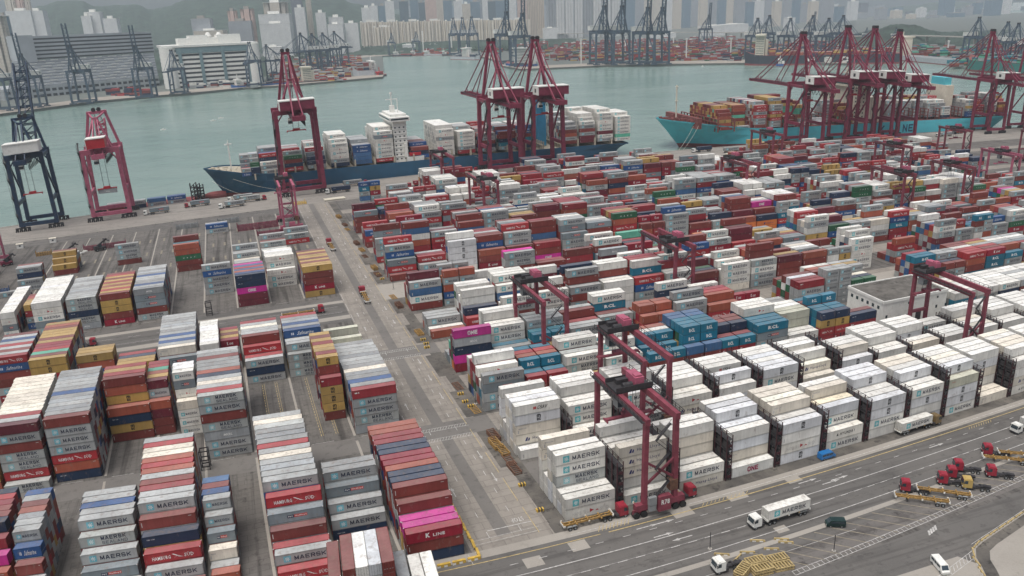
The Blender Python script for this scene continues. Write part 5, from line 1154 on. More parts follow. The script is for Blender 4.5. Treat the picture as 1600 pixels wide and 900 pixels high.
rig(98.2, 129.9, PI, white, 'white container truck driving on the lower road', 'w', 'white star-logo container riding on the white truck, lower road')
rig(171.5, 149.0-1.0, 0, khaki, 'khaki container truck waiting under the white stacks', 'w', 'white star-logo container on the khaki truck')
rig(73.4, 146.9, 0, red_cab, 'red-cab truck with an empty gold trailer beside the front white stack')
rig(91.5, 147.6, 0, red_cab, 'red-cab truck half hidden behind crane R78')
rig(188.5, 132.6, PI, white, 'white truck at the right frame edge on the lower road', 'P', 'white container on the truck at the right frame edge')
sk = math.radians(139.5)
rig(139.3, 125.6, sk-.02, red_cab, 'parked red-cab truck coupled to a gold trailer, lowest of the parked row')
rig(171.6, 128.3, sk, red_cab, 'parked red-cab truck with gold trailer, highest of the parked row')
for i, (x, y, m, lab) in enumerate(((150.0, 123.6, red_cab, 'parked red tractor without trailer, first of the close trio'), (154.2, 124.6, red_cab, 'parked red tractor without trailer, middle of the close trio'), (158.2, 126.2, red_cab, 'parked red tractor without trailer, last of the close trio'),
    (153.9, 119.0, gold_cab, 'parked gold tractor without trailer'), (163.8, 120.0, red_cab, 'parked red tractor standing alone beyond the gold one'))):
    g, a, s = at_plan(x, y, sk); tractor(lab, m, g, a, s, 'parked tractors')
for x, y, a_, lab in ((134.3, 124.0, sk, 'parked empty gold trailer, lowest in the truck park'), (168.0, 126.8, sk, 'parked empty gold trailer below the highest truck'), (95.9, 120.9, 0, None)):
    if lab: g, a, s = at_plan(x, y, a_); trailer(lab, g, a, s)
g, a, s = at_plan(82.5, 119.6, PI*.98); tractor('white tractor at the bottom frame edge beside yellow blocks', white, g, a, s, 'parked tractors')
# quay side trucks
rig(-2.5+.5, 552.5, PI, white, 'white truck with grey container nearest the dark blue bow', 'm', 'grey star-logo container on the truck by the dark blue bow')
rig(-30, 551.5, PI, red_cab, 'red truck on the quay left of the blue bow', 'p', 'slate red-label container on the red quay truck')
rig(-68+12, 545, PI, white, 'white truck beside the pink crane', 'p', 'slate red-label container on the truck beside the pink crane')
rig(60.5, 540, PI, white, 'white truck beside the lone maroon crane base', 'n', 'navy container on the truck by the lone crane')
rig(44.6, 414, PI/2, red_cab, 'red truck with empty trailer driving on the central road')
rig(112, 530, PI, red_cab, 'red truck crossing the quay behind the grey stacks', 'd', 'dark red container on the truck behind the grey stacks')
rig(148, 252, 0, red_cab, 'red truck beside the pink-legged gantry leg in the middle yard', 'w', 'white star-logo container on the mid-yard truck')
rig(262, 545, 0, red_cab, 'red truck past the stern of the dark blue ship', 'r', 'rust container on the truck past the dark blue stern')
# vans
def van(label, col, x, y, ang, L=4.8, H=2.0, name='van'):
    g, a, s = at_plan(x, y, ang); t = thing(name, label, 'van', g, a, None, (s, s, s))
    b = MB(); b.prism([(-L/2, .35), (L/2, .35), (L/2+.02, .95), (L/2-.35, 1.15), (L/2-1.05, H), (-L/2+.05, H), (-L/2, 1.2)], -.88, .88); bd = b.build('body', col, t)
    b = MB(); b.face([(L/2-.38, -.78, 1.2), (L/2-.38, .78, 1.2), (L/2-1.0, .74, H-.08), (L/2-1.0, -.74, H-.08)][::1]); 
    b.v = [(p[0]+.03, p[1], p[2]+.02) for p in b.v]; b.build('windscreen', glass, bd)
    for y_ in (-.89, .89):
        b = MB()
        for x0, x1 in ((-L/2+.3, -L/2+1.5), (-L/2+1.6, -.0), (.1, L/2-1.1)):
            q = [(x0, y_, 1.2), (x1, y_, 1.2), (x1, y_, H-.25), (x0, y_, H-.25)]; b.face(q if y_ < 0 else q[::-1])
        b.build('side_window', glass, bd)
        b = MB(); b.box(L/2-.04, L/2+.03, y_*.8-.12, y_*.8+.12, .65, .88); b.build('headlight', white, bd)
    wheels(t, [(L/2-.95, -.8), (L/2-.95, .8), (-L/2+.9, -.8), (-L/2+.9, .8)], .33, .22)
    return t
van('bright blue minivan parked at the foot of the white stacks', mat('blue_van_paint', (.02, .14, .36), .35), 132.0, 147.4, 0)
van('dark green van parked in the truck park', mat('green_van_paint', (.012, .030, .028), .35), 114.6, 121.9, PI-.5, 4.4, 1.9)
van('white minibus driving over the pale crossing pad', white, 124.4, 98.4, -PI*.62, 5.0, 2.1)
van('small white van behind the flat-roofed building', white, 262, 205, .8, 4.2, 1.9)
# straddle tractors, low frames and odd plant on the left apron
def frame_stack(label, x, y, n, m, L=12, W=2.4, name='platform_stack', ang=0, hh=.55, post=True):
    g, a, s = at_plan(x, y, ang); t = thing(name, label, 'stacked frames', g, a, None, (s, s, s))
    for k in range(n):
        b = MB(); z = k*hh*1.35
        b.box(-L/2, L/2, -W/2, -W/2+.22, z, z+hh*.6); b.box(-L/2, L/2, W/2-.22, W/2, z, z+hh*.6)
        for i in range(7): b.box(-L/2+i*(L-.25)/6, -L/2+.25+i*(L-.25)/6, -W/2, W/2, z+.05, z+hh*.5)
        b.build('frame', m, t)
    if post:
        b = MB()
        for sx in (-1, 1):
            for sy in (-1, 1): b.box(sx*L/2-.15, sx*L/2+.15, sy*W/2-.15, sy*W/2+.15, 0, n*hh*1.35+.8)
        b.build('end_post', m, t)
frame_stack('rusty red flat racks stacked on the apron', -73, 470, 4, maroon, 22); frame_stack('red and white flat racks beside the blue pair', 12, 468, 5, maroon, 22)
frame_stack('dark red flat racks under the pink gantry', 20, 452, 3, maroon, 18); frame_stack('gold platform bundle on the apron', -82-26, 474, 3, goldy, 8); frame_stack('blue steel frames at the left edge', -116, 402, 5, mat('blue_frame', (.03, .07, .16)), 8, 5)
frame_stack('grey flat racks left of the blue pair', -33+5, 492, 4, grey, 12); frame_stack('grey flat racks behind the blue pair', -8+4, 492, 4, grey, 12)
frame_stack('yellow spreader frames beside the quay crane', 40, 520, 2, yellow, 8, 5)
for i, (x, y, lab) in enumerate(((-92, 466, 'dark forklift handler left of the white trailer'), (-75, 466, 'dark forklift handler right of the white trailer'), (-126, 462, 'dark red tractor unit on the apron'))):
    g, a, s = at_plan(x, y, .4); t = thing('reach_stacker', lab, 'handler', g, a, 'handlers on the apron', (s, s, s))
    b = MB(); b.box(-3.4, 2.6, -1.3, 1.3, .8, 2.1); b.box(-3.4, -1.4, -1.3, 1.3, 2.1, 2.9); b.build('body', dark if i < 2 else maroon, t)
    b = MB(); b.box(-.9, .7, -.7, .7, 2.1, 3.7); b.build('cab', glass, t)
    b = MB(); b.beam((-1.8, 0, 3.0), (4.2, 0, 6.2), .8, .8); b.box(3.6, 4.4, -3, 3, 5.4, 5.9); b.beam((2.6, -1, 1), (2.6, -1, 6.5), .3); b.beam((2.6, 1, 1), (2.6, 1, 6.5), .3); b.build('mast', dark, t)
    wheels(t, [(1.7, -1.3), (1.7, 1.3), (-2.4, -1.2), (-2.4, 1.2)], .8, .6)
g, a, s = at_plan(-83, 464, .9); trailer('pale trailer parked between the dark handlers', g, a, s, white)
for x, y, lab in ((-127, 500, 'white pump house box left on the quay strip'), (-108, 503, 'white pump house box right on the quay strip')):
    g, a, s = at_plan(x, y); t = thing('equipment_hut', lab, 'hut', g, a, None, (s, s, s)); b = MB(); b.box(-1.8, 1.8, -1.4, 1.4, 0, 2.6); w = b.build('wall', white, t)
    b = MB(); b.box(-2, 2, -1.6, 1.6, 2.6, 2.85); b.build('roof', cream, t); b = MB(); b.box(-.5, .5, -1.45, -1.41, 1.2, 2.1); b.build('window', glass, w)
# a small barge crane left on the quay apron beside the pink crane
# coasting barge moored behind the pink crane
bo = Wp(-55, 584); tb = thing('barge', 'low barge loaded with containers moored behind the pink crane', 'barge', bo)
b = MB(); b.solid([(-92, 575, -4.2), (-26, 575, -4.2), (-26, 594, -4.2), (-92, 594, -4.2), (-96, 573, -1.2), (-22, 573, -1.2), (-22, 596, -1.2), (-96, 596, -1.2)]); b.build('hull', boot_red, tb, wrap, bo)
b = MB()
for k in range(3): lattice(b, (-25+k*2, 577+k*6, -1), (-25+k*2, 577.1+k*6, 11-k*2), 4, 4, 4, .45)
b.build('derrick', dark, tb, wrap, bo)
for k, r in enumerate(('bm', 'nm', 'mu', 'ms')): 
    for j, cc in enumerate(r): stuff_box(-84+k*13.5, 577, -1.2+j*2.6, cc); stuff_box(-84+k*13.5, 580, -1.2+j*2.6, r[1])
# ------------------------------------------------------------------ white flat-roofed building
fo, og = local(0, 0); og = Wp(226, 220); t = thing('yard_office', 'white flat-roofed service building among the stacks', 'building', og)
bx0, bx1, by0, by1, bh = 208.5, 241, 211.5, 231, 9.2
b = MB(); b.box(bx0, bx1, by0, by1, 0, bh); wl = b.build('wall', white, t, W3, og)
b = MB(); b.box(bx0+.2, bx1-.2, by0+.2, by1-.2, bh, bh+.45); b.build('roof', ground_mat('roof_felt', (.085, .078, .070), (.16, .15, .135), (.035, .033, .030), pa=.95, sc1=.3), t, W3, og)
b = MB()
for q in ((bx0-.25, bx1+.25, by0-.25, by0+.2), (bx0-.25, bx1+.25, by1-.2, by1+.25), (bx0-.25, bx0+.2, by0+.2, by1-.2), (bx1-.2, bx1+.25, by0+.2, by1-.2)): b.box(*q, bh-.3, bh+.75)
b.build('parapet', white, t, W3, og)
for k in range(6):
    b = MB(); b.box(bx0-.05, bx0-.01, by0+2+k*2.9, by0+3.2+k*2.9, 6.4, 7.6); b.build('window', glass, wl, W3, og)
for k in range(7):
    b = MB(); w = 2.8 if k in (1, 2, 3) else 1.0; z0 = .2 if k in (1, 2, 3) else 3.4; b.box(bx0+1.5+k*5.1, bx0+1.5+k*5.1+w, by0-.06, by0-.01, z0, z0+(3.2 if w > 2 else 1.1)); b.build('shutter_door' if w > 2 else 'window', dark if w > 2 else glass, wl, W3, og)
    if k in (2, 5): b = MB(); b.box(bx0+2.2+k*5, bx0+3.0+k*5, by0-.06, by0-.01, 7.2, 8); b.build('vent', glass, wl, W3, og)
# ------------------------------------------------------------------ barriers, blocks, bollards
YB = MB(); YB.prism([(-1.5, 0), (1.5, 0), (1.5, .45), (1.42, .8), (-1.42, .8), (-1.5, .45)], -.3, .3, 0)
YB.box(-1.5, -.75, -.31, .31, .02, .5, 1); YB.box(.0, .75, -.31, .31, .02, .5, 1)
blk_me = YB.mesh('barrier_block', [yellow, white])
WB = MB(); WB.prism([(-1.7, 0), (1.7, 0), (1.7, .3), (1.62, .5), (-1.62, .5), (-1.7, .3)], -.16, .16, 0); WB.box(-1.2, -.4, -.17, .17, .02, .3, 1); WB.box(.4, 1.2, -.17, .17, .02, .3, 1); long_me = WB.mesh('road_barrier', [mat('pale_yellow_paint', (.38, .29, .135), .7, var=.3, scale=1), white])
def block(me, name, x, y, ang, lab, grp):
    g, a, s = at_plan(x, y, ang); o = bpy.data.objects.new(name, me); C.objects.link(o); o.location = g; o.rotation_euler = (0, 0, a); o.scale = (s, s, s); return tag(o, lab, 'barrier', grp)
for k in range(5): block(blk_me, 'barrier_block', 24.5+k*3.3, 143.6, 0, f'yellow and white block at the foot of the navy stack, {NUM[k]} from its end-on neighbour', 'yellow blocks round the nearest stack')
for k in range(7): block(blk_me, 'barrier_block', 39.0, 145.2+k*3.4, PI/2, f'yellow and white block beside the central road, {NUM[k]} up from the corner', 'yellow blocks round the nearest stack')
for i, (x, y, a_) in enumerate(((86, 124.1, -.5), (91.3, 122.3, -.45), (96.6, 121.0, -.45), (95.6, 124.9, -.5), (100.8, 121.6, -.5), (100.6, 123.9-.9, -.5), (84.0, 121.8, -.95), (88.2, 121.5, .45), (87.3, 118.4, -1.0), (93.0, 119.6, -.5))):
    block(long_me, 'road_barrier', x, y, a_, f'long yellow kerb barrier in the truck park, {NUM[i]} of the scattered ones from the road', 'scattered yellow kerb barriers')
crv = [(128.5, 88.0), (130.5, 91.3), (132.3, 94.4), (133.8, 97.6), (136.2, 100.0), (139.6, 101.0), (143.2, 101.6), (146.8, 102.2), (150.4, 102.8), (154, 103.4), (157.6, 104.0), (161.2, 104.6)]
for i in range(len(crv)-1):
    (xa, ya), (xb, yb) = crv[i], crv[i+1]; block(long_me, 'road_barrier', (xa+xb)/2, (ya+yb)/2, math.atan2(yb-ya, xb-xa), f'yellow barrier piece of the curved kerb, {NUM[i]} from the frame bottom', 'curved yellow kerb barrier')
b = MB(); P_ = [Wp(*p) for p in crv]+[Wp(175, 90), Wp(150, 75)]
b.face([p+Vector((0, 0, .06)) for p in P_]); tag(b.build('junction_island', m_pave), kind='structure')
for i in range(len(crv)-1): (xa, ya), (xb, yb) = crv[i], crv[i+1]; sheet((((xa+.5, ya-.4), (xb+.5, yb-.4)), ((xa+2.6, ya-2.6), (xb+2.6, yb-2.6))), .075, m_stain, 'island_soil_edge')
# striped bollard blocks and platform clutter at the road side
SB = MB()
for k in range(5): SB.box(-.9+k*.36, -.9+(k+1)*.36, -.45, .45, 0, .7, k % 2)
sb_me = SB.mesh('striped_block', [yellow, dark])
for i, (x, y) in enumerate(((57.2, 168), (57.6, 217.5), (57.8, 223), (58.2, 214), (57.4, 262.5), (57.9, 270), (58, 266), (58, 352), (58.2, 345), (57.2, 156))):
    block(sb_me, 'striped_block', x, y, 0, f'black and yellow striped block on the verge, {NUM[i]} listed up the central road', 'striped blocks along the verge')
for i, (x, y) in enumerate(((58.4, 181), (58.4, 186), (58.6, 194), (58.8, 212), (58, 176), (57.6, 189.5), (58.6, 229), (58.2, 277), (57.6, 308), (57.8, 320), (57.6, 352), (58, 362), (57.6, 384), (58, 395), (57.6, 408), (57.8, 440), (58, 450), (57.5, 470))):
    frame_stack(f'low heap of gold lashing platforms on the verge, {NUM[i]} up the central road', x, y, 1+i % 3, goldy if i % 2 else rust, 5.6, 2.2, 'lashing_platform', PI/2+.1, .4, False)
# dark service towers on the left lanes
for x, y, lab in ((CX(4)+13.1, 204.5, 'small black steel cage beside the tall mixed column'), (CX(3)+1.5, 330, 'small black steel cage on the left cross road')):
    g, a, s = at_plan(x, y); t = thing('steel_cage', lab, 'steel cage', g, a, None, (s, s, s)); b = MB()
    for sx in (-1, 1):
        for sy in (-1, 1): b.box(sx*1.1-.12, sx*1.1+.12, sy*1.1-.12, sy*1.1+.12, 0, 6)
    for z in (1, 3, 5.7): b.box(-1.2, 1.2, -1.2, -1.0, z, z+.3); b.box(-1.2, 1.2, 1.0, 1.2, z, z+.3); b.box(-1.2, -1, -1, 1, z, z+.3); b.box(1, 1.2, -1, 1, z, z+.3)
    b.build('cage_frame', dark, t)
for i, (x, y) in enumerate(((84.8, 127.0), (108.2, 114.2), (60, 215), (60, 330))):
    g, a, s = at_plan(x, y); t = thing('lamp_post', f'thin dark post, {NUM[i]} along the road edges', 'post', g, a, 'thin posts', (s, s, s)); b = MB(); b.cyl((0, 0, 0), (0, 0, 4.5), .09, 8); b.build('post', dark, t); b = MB(); b.cyl((0, 0, 0), (0, 0, .3), .5, 10); b.build('base', conc, t)

# hatch covers and more traffic along the quay
for i, (x, y, l_, w_) in enumerate(((62, 520, 13, 5), (150, 534, 12, 6), (262, 528, 12, 7), (300, 532, 12, 6), (318, 528, 12, 6), (360, 536, 12, 7), (395, 530, 12, 6))):
    g, a, s = at_plan(x, y); t = thing('hatch_cover', f'pale steel hatch cover lying on the quay apron, {NUM[i]} along the berth', 'hatch cover', g, a, 'hatch covers on the apron', (s, s, s))
    b = MB(); b.box(-l_/2, l_/2, -w_/2, w_/2, .3, .9)
    for k in range(5): b.box(-l_/2+.4+k*l_/5.4, -l_/2+.6+k*l_/5.4, -w_/2+.2, w_/2-.2, .9, 1.0)
    b.build('panel', cream, t)
    for sx in (-1, 1):
        for sy in (-1, 1): b = MB(); b.box(sx*(l_/2-.5)-.2, sx*(l_/2-.5)+.2, sy*(w_/2-.4)-.2, sy*(w_/2-.4)+.2, 0, .3); b.build('foot', dark, t)
qq = [(88, 556, 'm'), (140, 538, 'b'), (165, 558, 'h'), (205, 536, 'm'), (236, 557, 'm'), (336, 556, 'n'), (372, 545, 'm'), (412, 552, 'b'), (470, 535, 'm'), (505, 553, 'w'), (535, 540, 's'), (590, 548, 'm'), (630, 556, 'h'), (-8, 535, 'm'), (20, 545, 'l')]
for i, (x, y, c_) in enumerate(qq):
    rig(x, y, PI if i % 2 else 0, (red_cab, white)[i % 2], f'{("red", "white")[i % 2]}-cab truck working under the quay cranes, {NUM[i]} of that traffic', c_, f'{K[c_][2].split()[0]} container on the {NUM[i]} truck under the quay cranes')
for i, (x, y, a_, c_) in enumerate(((47, 330, PI/2, None), (118, 172.5, 0, 'P'), (170, 202.5, 0, 'm'), (122, 262, 0, 'h'), (205, 292, 0, 'm'), (92, 291, 0, 'b'), (150, 328, 0, 'm'), (255, 328, 0, None), (210, 363, 0, 'w'), (118, 393, 0, 'm'), (260, 420, 0, 'b'), (-60, 314, 0, None), (28, 314, 0, None))):
    rig(x, y, a_, red_cab, f'red-cab yard truck in a lane between the stacks, {NUM[i]} listed from the lower road', c_, f'{K[c_][2].split()[0]} container on the {NUM[i]} yard truck between the stacks' if c_ else None)

for i, (x, y, a_) in enumerate(((90.4, 117.9, -.1), (95.6, 117.3, -.12), (90.2, 115.2, -.1), (95.0, 114.6, -.15), (86.4, 116.6, .5))):
    frame_stack(f'pale yellow platform stack at the bottom frame edge, {NUM[i]} right of the white tractor', x, y, 3-i % 2, MATS['pale_yellow_paint'], 4.6, 2.3, 'lashing_platform', a_, .5, False)
# ------------------------------------------------------------------ the far shore
def depth(p): return (p-CAM).dot(CW)
def mpp(p): return depth(p)/F_PX                         # metres per photo pixel at a point
def up(p, py):                                            # height that reaches row py straight above ground point p
    px0, py0 = (lambda d: (800+F_PX*d.dot(CR)/d.dot(CW), 450-F_PX*d.dot(CU)/d.dot(CW)))(p-CAM)
    lo, hi = 0.0, 4000.0
    for _ in range(40):
        m = (lo+hi)/2; d = p+Vector((0, 0, m))-CAM; y = 450-F_PX*d.dot(CU)/d.dot(CW)
        if y > py: lo = m
        else: hi = m
    return lo
shore = [(-140, 196), (-60, 186), (0, 178), (60, 170), (150, 158), (225, 151), (300, 145), (380, 137), (450, 133), (540, 125), (598, 120), (600, 116), (575, 108), (560, 99), (556, 91), (600, 87), (650, 84), (700, 83), (740, 86), (768, 92), (786, 103), (815, 108), (860, 106), (950, 102), (1050, 100), (1150, 98.5), (1250, 98), (1322, 99), (1330, 92), (1326, 84), (1370, 84), (1430, 90), (1500, 100), (1560, 107), (1640, 114), (1760, 122)]
land_m = ground_mat('far_quay_ground', (.26, .235, .20), (.30, .27, .235), (.18, .16, .14))
SP = [G(*p) for p in shore]; b = MB()
for i in range(len(SP)-1):
    a, c = SP[i], SP[i+1]
    da, dc = (a-CAM), (c-CAM); da.z = dc.z = 0; fa, fc = (c.x-a.x), 1
    A2 = Vector((CAM.x+da.x*4.5, CAM.y+da.y*4.5, 0)); C2 = Vector((CAM.x+dc.x*4.5, CAM.y+dc.y*4.5, 0))
    if (c-a).cross(A2-a).z > 1: b.face([a, c, C2, A2])
    b.face([c, a, a+Vector((0, 0, -6)), c+Vector((0, 0, -6))])
# where the shoreline doubles back the strips above leave the inner parts to these
for tri in (((556, 91), (598, 120), (600, 87)),): pass
tag(b.build('far_shore_ground', ground_mat('far_city_ground', (.10, .115, .105), (.13, .135, .125), (.07, .08, .07))), kind='structure')
b = MB()
for i in range(len(SP)-1):
    a, c = SP[i], SP[i+1]; da, dc = (a-CAM), (c-CAM); da.z = dc.z = 0; k = 1.055
    A2 = Vector((CAM.x+da.x*k, CAM.y+da.y*k, 0)); C2 = Vector((CAM.x+dc.x*k, CAM.y+dc.y*k, 0))
    if (c-a).cross(A2-a).z > 1: b.face([q+Vector((0, 0, .25)) for q in (a, c, C2, A2)])
tag(b.build('far_quay_apron', land_m), kind='structure')
green = mat('far_trees', (.028, .048, .034), .9, var=.5, scale=.02)
# ------------------------------------------------------------------ wooded hills
def hill(name, crest, d0, d1, d2, base_z=0, m=None, rough=14, seed=3):
    """crest: photo columns and rows; d0 foot, d1 crest, d2 back foot (metres along the view)"""
    r = random.Random(seed); b = MB(); xs = []; n = 120
    for i in range(n+1):
        f = i/n*(len(crest)-1); k = min(int(f), len(crest)-2); t = f-k; t = t*t*(3-2*t)
        xs.append((crest[k][0]+(crest[k+1][0]-crest[k][0])*(f-k), crest[k][1]+(crest[k+1][1]-crest[k][1])*t))
    rows = []; NR = 16
    for px, py in xs:
        d = ray(px, py); k = d1/d.dot(CW); top = CAM+d*k; dirh = Vector((d.x, d.y, 0)).normalized(); col = []
        q0 = dirh*(d0*d.length/d.dot(CW)*.99); q1 = Vector((top.x-CAM.x, top.y-CAM.y, 0)); q2 = dirh*(d2*d.length/d.dot(CW))
        for j in range(NR+1):
            t = j/NR
            if t < .6: s = t/.6; p = q0.lerp(q1, s); z = base_z+(top.z-base_z)*(s*s*(3-2*s))**.8
            else: s = (t-.6)/.4; p = q1.lerp(q2, s); z = top.z*(1-s)
            z += (r.random()-.5)*rough*(1 if 0 < j < NR else 0)*(.4 if abs(t-.6) < .04 else 1)
            col.append((CAM.x+p.x, CAM.y+p.y, max(z, -3)))
        rows.append(col)
    n0 = 0
    for i in range(n+1):
        for j in range(NR+1): b.v.append(rows[i][j])
    for i in range(n):
        for j in range(NR): a = i*(NR+1)+j; b.f.append((a, a+NR+1, a+NR+2, a+1)); b.m.append(0); b.c.append(None)
    o = b.build(name, m or green); o.data.polygons.foreach_set('use_smooth', [True]*len(o.data.polygons)); o['kind'] = 'structure'; return o
woods = mat('wooded_slope', (.030, .052, .036), .95, var=.75, scale=.012, bump=1.0, dirt=(.055, .075, .045), dirt_amt=.7)
hill('wooded_hill', [(-120, 40), (20, 26), (60, 10), (95, 2), (125, 1), (150, 10), (185, 8), (210, 7), (238, 15), (262, 10), (290, 0), (330, -12), (400, -22), (470, -18), (520, -6), (560, 7), (600, 19), (650, 28), (720, 36), (800, 44)], 3400, 5200, 6500, seed=3)
hill('wooded_foothill', [(-160, 122), (-20, 114), (12, 100), (30, 68), (75, 65), (95, 68), (130, 65), (190, 66), (250, 76), (300, 82), (350, 84), (400, 88), (440, 93), (480, 94)], 1750, 2550, 3000, rough=9, seed=11)
hill('tree_rise', [(440, 88), (480, 84), (520, 80), (600, 71), (640, 66), (700, 64), (760, 62), (830, 61), (900, 60)], 2820, 3050, 3200, rough=7, seed=12)
hill('low_wooded_hill', [(1290, 64), (1330, 54), (1365, 46), (1400, 37), (1430, 38), (1455, 47), (1480, 56), (1505, 51), (1530, 50), (1560, 56), (1620, 58), (1700, 60)], 2000, 2400, 2900, rough=7, seed=5)
hill('distant_ridge', [(1080, 40), (1150, 26), (1220, 18), (1290, 16), (1360, 14), (1420, 9), (1480, 2), (1540, 6), (1600, 9), (1680, 4), (1800, -2)], 7600, 8600, 9500, rough=20, seed=7)
hill('middle_ridge', [(560, 30), (620, 14), (700, 6), (790, 4), (880, 12), (980, 20), (1080, 24), (1180, 30)], 7000, 8400, 9400, rough=20, seed=8)
# a belt of trees behind the far quays
b = MB(); r_ = random.Random(4)
for k in range(2600):
    px = r_.uniform(430, 860); base = 75+max(0, (560-px))*.16+r_.uniform(-4, 5); p = G(px, base)
    h = r_.uniform(7, 17); w = h*.6; n = len(b.v)
    for (dx, dy, z) in ((-w, 0, h*.2), (w, r_.uniform(-w, w), h*.25), (0, w, h*.5), (r_.uniform(-.4, .4)*w, 0, h), (0, -w, h*.45)): b.v.append((p.x+dx, p.y+dy, z))
    for f in ((0, 4, 3), (4, 1, 3), (1, 2, 3), (2, 0, 3), (0, 1, 4)): b.f.append(tuple(n+i for i in f)); b.m.append(0); b.c.append(None)
tag(b.build('far_woods', woods), 'belt of dark green trees between the far quays and the housing blocks', 'trees', kind='stuff')
# ------------------------------------------------------------------ buildings
def facade(name, wall, win, fl=3.4, bay=3.2, wf=.55, hf=.5, vert=False):
    """wall with real-sized window pattern from object coordinates"""
    m = bpy.data.materials.new(name); m.use_nodes = True; n = m.node_tree; L = n.links.new; p = n.nodes['Principled BSDF']; p.inputs['Roughness'].default_value = .7
    tc = n.nodes.new('ShaderNodeTexCoord'); sp = n.nodes.new('ShaderNodeSeparateXYZ'); L(tc.outputs['Object'], sp.inputs[0])
    def M(op, a, b_=None, c=None):
        q = n.nodes.new('ShaderNodeMath'); q.operation = op
        for i, v in enumerate((a, b_, c)):
            if v is None: continue
            if isinstance(v, (int, float)): q.inputs[i].default_value = v
            else: L(v, q.inputs[i])
        return q.outputs[0]
    hx = M('ADD', sp.outputs[0], sp.outputs[1])
    fx = M('FRACT', M('DIVIDE', hx, bay)); fz = M('FRACT', M('DIVIDE', sp.outputs[2], fl))
    a = M('LESS_THAN', fx, wf); c = M('LESS_THAN', fz, hf); f = M('MULTIPLY', a, 1 if vert else c)
    if vert: f = M('MULTIPLY', f, M('MULTIPLY_ADD', c, .5, .5))
    nz = n.nodes.new('ShaderNodeTexNoise'); nz.inputs['Scale'].default_value = .05; L(tc.outputs['Object'], nz.inputs['Vector'])
    v1 = n.nodes.new('ShaderNodeVectorMath'); v1.operation = 'SCALE'; v1.inputs[0].default_value = wall; L(M('MULTIPLY_ADD', nz.outputs[0], .4, .8), v1.inputs['Scale'])
    x = n.nodes.new('ShaderNodeMix'); x.data_type = 'RGBA'; L(f, x.inputs[0]); L(v1.outputs[0], x.inputs[6]); x.inputs[7].default_value = (*win, 1); L(x.outputs[2], p.inputs['Base Color'])
    MATS[name] = m; return m
FC = {'cream': facade('cream_facade', (.62, .56, .47), (.20, .19, .18)), 'pink': facade('pink_facade', (.60, .44, .38), (.22, .18, .17)), 'white': facade('white_facade', (.70, .70, .68), (.22, .24, .26)),
      'grey': facade('grey_facade', (.34, .36, .38), (.13, .15, .17)), 'glass': facade('glass_facade', (.12, .17, .20), (.07, .10, .13), 3.6, 1.6, .8, .75), 'blue': facade('blue_facade', (.17, .25, .31), (.09, .14, .19), 3.6, 2.2, .7, .7),
      'ribs': facade('ribbed_facade', (.66, .60, .50), (.24, .22, .20), 2.9, 11, .28, .6, True), 'dark': facade('dark_facade', (.16, .18, .21), (.09, .10, .12)), 'tan': facade('tan_facade', (.50, .42, .33), (.2, .17, .15), 3, 9, .3, .55, True)}
WORD = {'cream': 'cream', 'pink': 'pinkish', 'white': 'white', 'grey': 'grey', 'glass': 'dark glass', 'blue': 'blue-grey', 'ribs': 'cream ribbed', 'dark': 'dark grey', 'tan': 'tan ribbed'}
def tower(pxc, w, base, top, col, label, dep=.8, podium=False, group=None, cap=True, shape='flat', rz=None, far=None):
    if far is None and base < 96 and pxc < 560: far = 2700+(95-base)*16
    p = G(pxc, base) if far is None else CAM+ray(pxc, base)*(far/ray(pxc, base).dot(CW)); p = Vector((p.x, p.y, 0))
    if far is not None: pass
    h = up(p, top); W_ = w*mpp(p); D_ = W_*dep; a = -YAW*.6 if rz is None else rz
    t = thing('tower_block' if h > W_*1.2 else 'building', label, 'building', p, a, group)
    b = MB()
    if shape == 'cross':
        b.box(-W_/2, W_/2, D_*.3, D_*.7, 0, h); b.box(-W_*.2, W_*.2, 0, D_, 0, h*1.0-.3); b.box(-W_*.42, -W_*.26, D_*.1, D_*.9, 0, h-.6); b.box(W_*.26, W_*.42, D_*.1, D_*.9, 0, h-.6)
    elif shape == 'ribs':
        k = max(3, int(w/5)); s = W_/k
        for i in range(k): b.box(-W_/2+i*s, -W_/2+i*s+s*.62, 0, D_, 0, h-(i % 2)*1.5); b.box(-W_/2+i*s+s*.62, -W_/2+(i+1)*s, D_*.22, D_*.8, 0, h-2)
    else: b.box(-W_/2, W_/2, 0, D_, 0, h)
    b.build('wall', FC[col], t)
    if cap:
        b = MB(); b.box(-W_*.22, W_*.15, D_*.3, D_*.6, h, h+min(9, h*.06)+2)
        if shape != 'ribs': b.box(-W_/2-.4, W_/2+.4, -.4, D_+.4, h-.02, h+1.0)
        else:
            for i in range(0, k, 2): b.box(-W_/2+i*s+s*.1, -W_/2+i*s+s*.5, D_*.3, D_*.6, h-1, h+4)
        b.build('roof', MATS['white_paint'] if col in ('white', 'ribs', 'cream') else conc, t)
    if podium: b = MB(); b.box(-W_*.8, W_*.8, -D_*.4, D_*1.2, 0, h*.12); b.build('podium', FC['grey'], t)
    return t
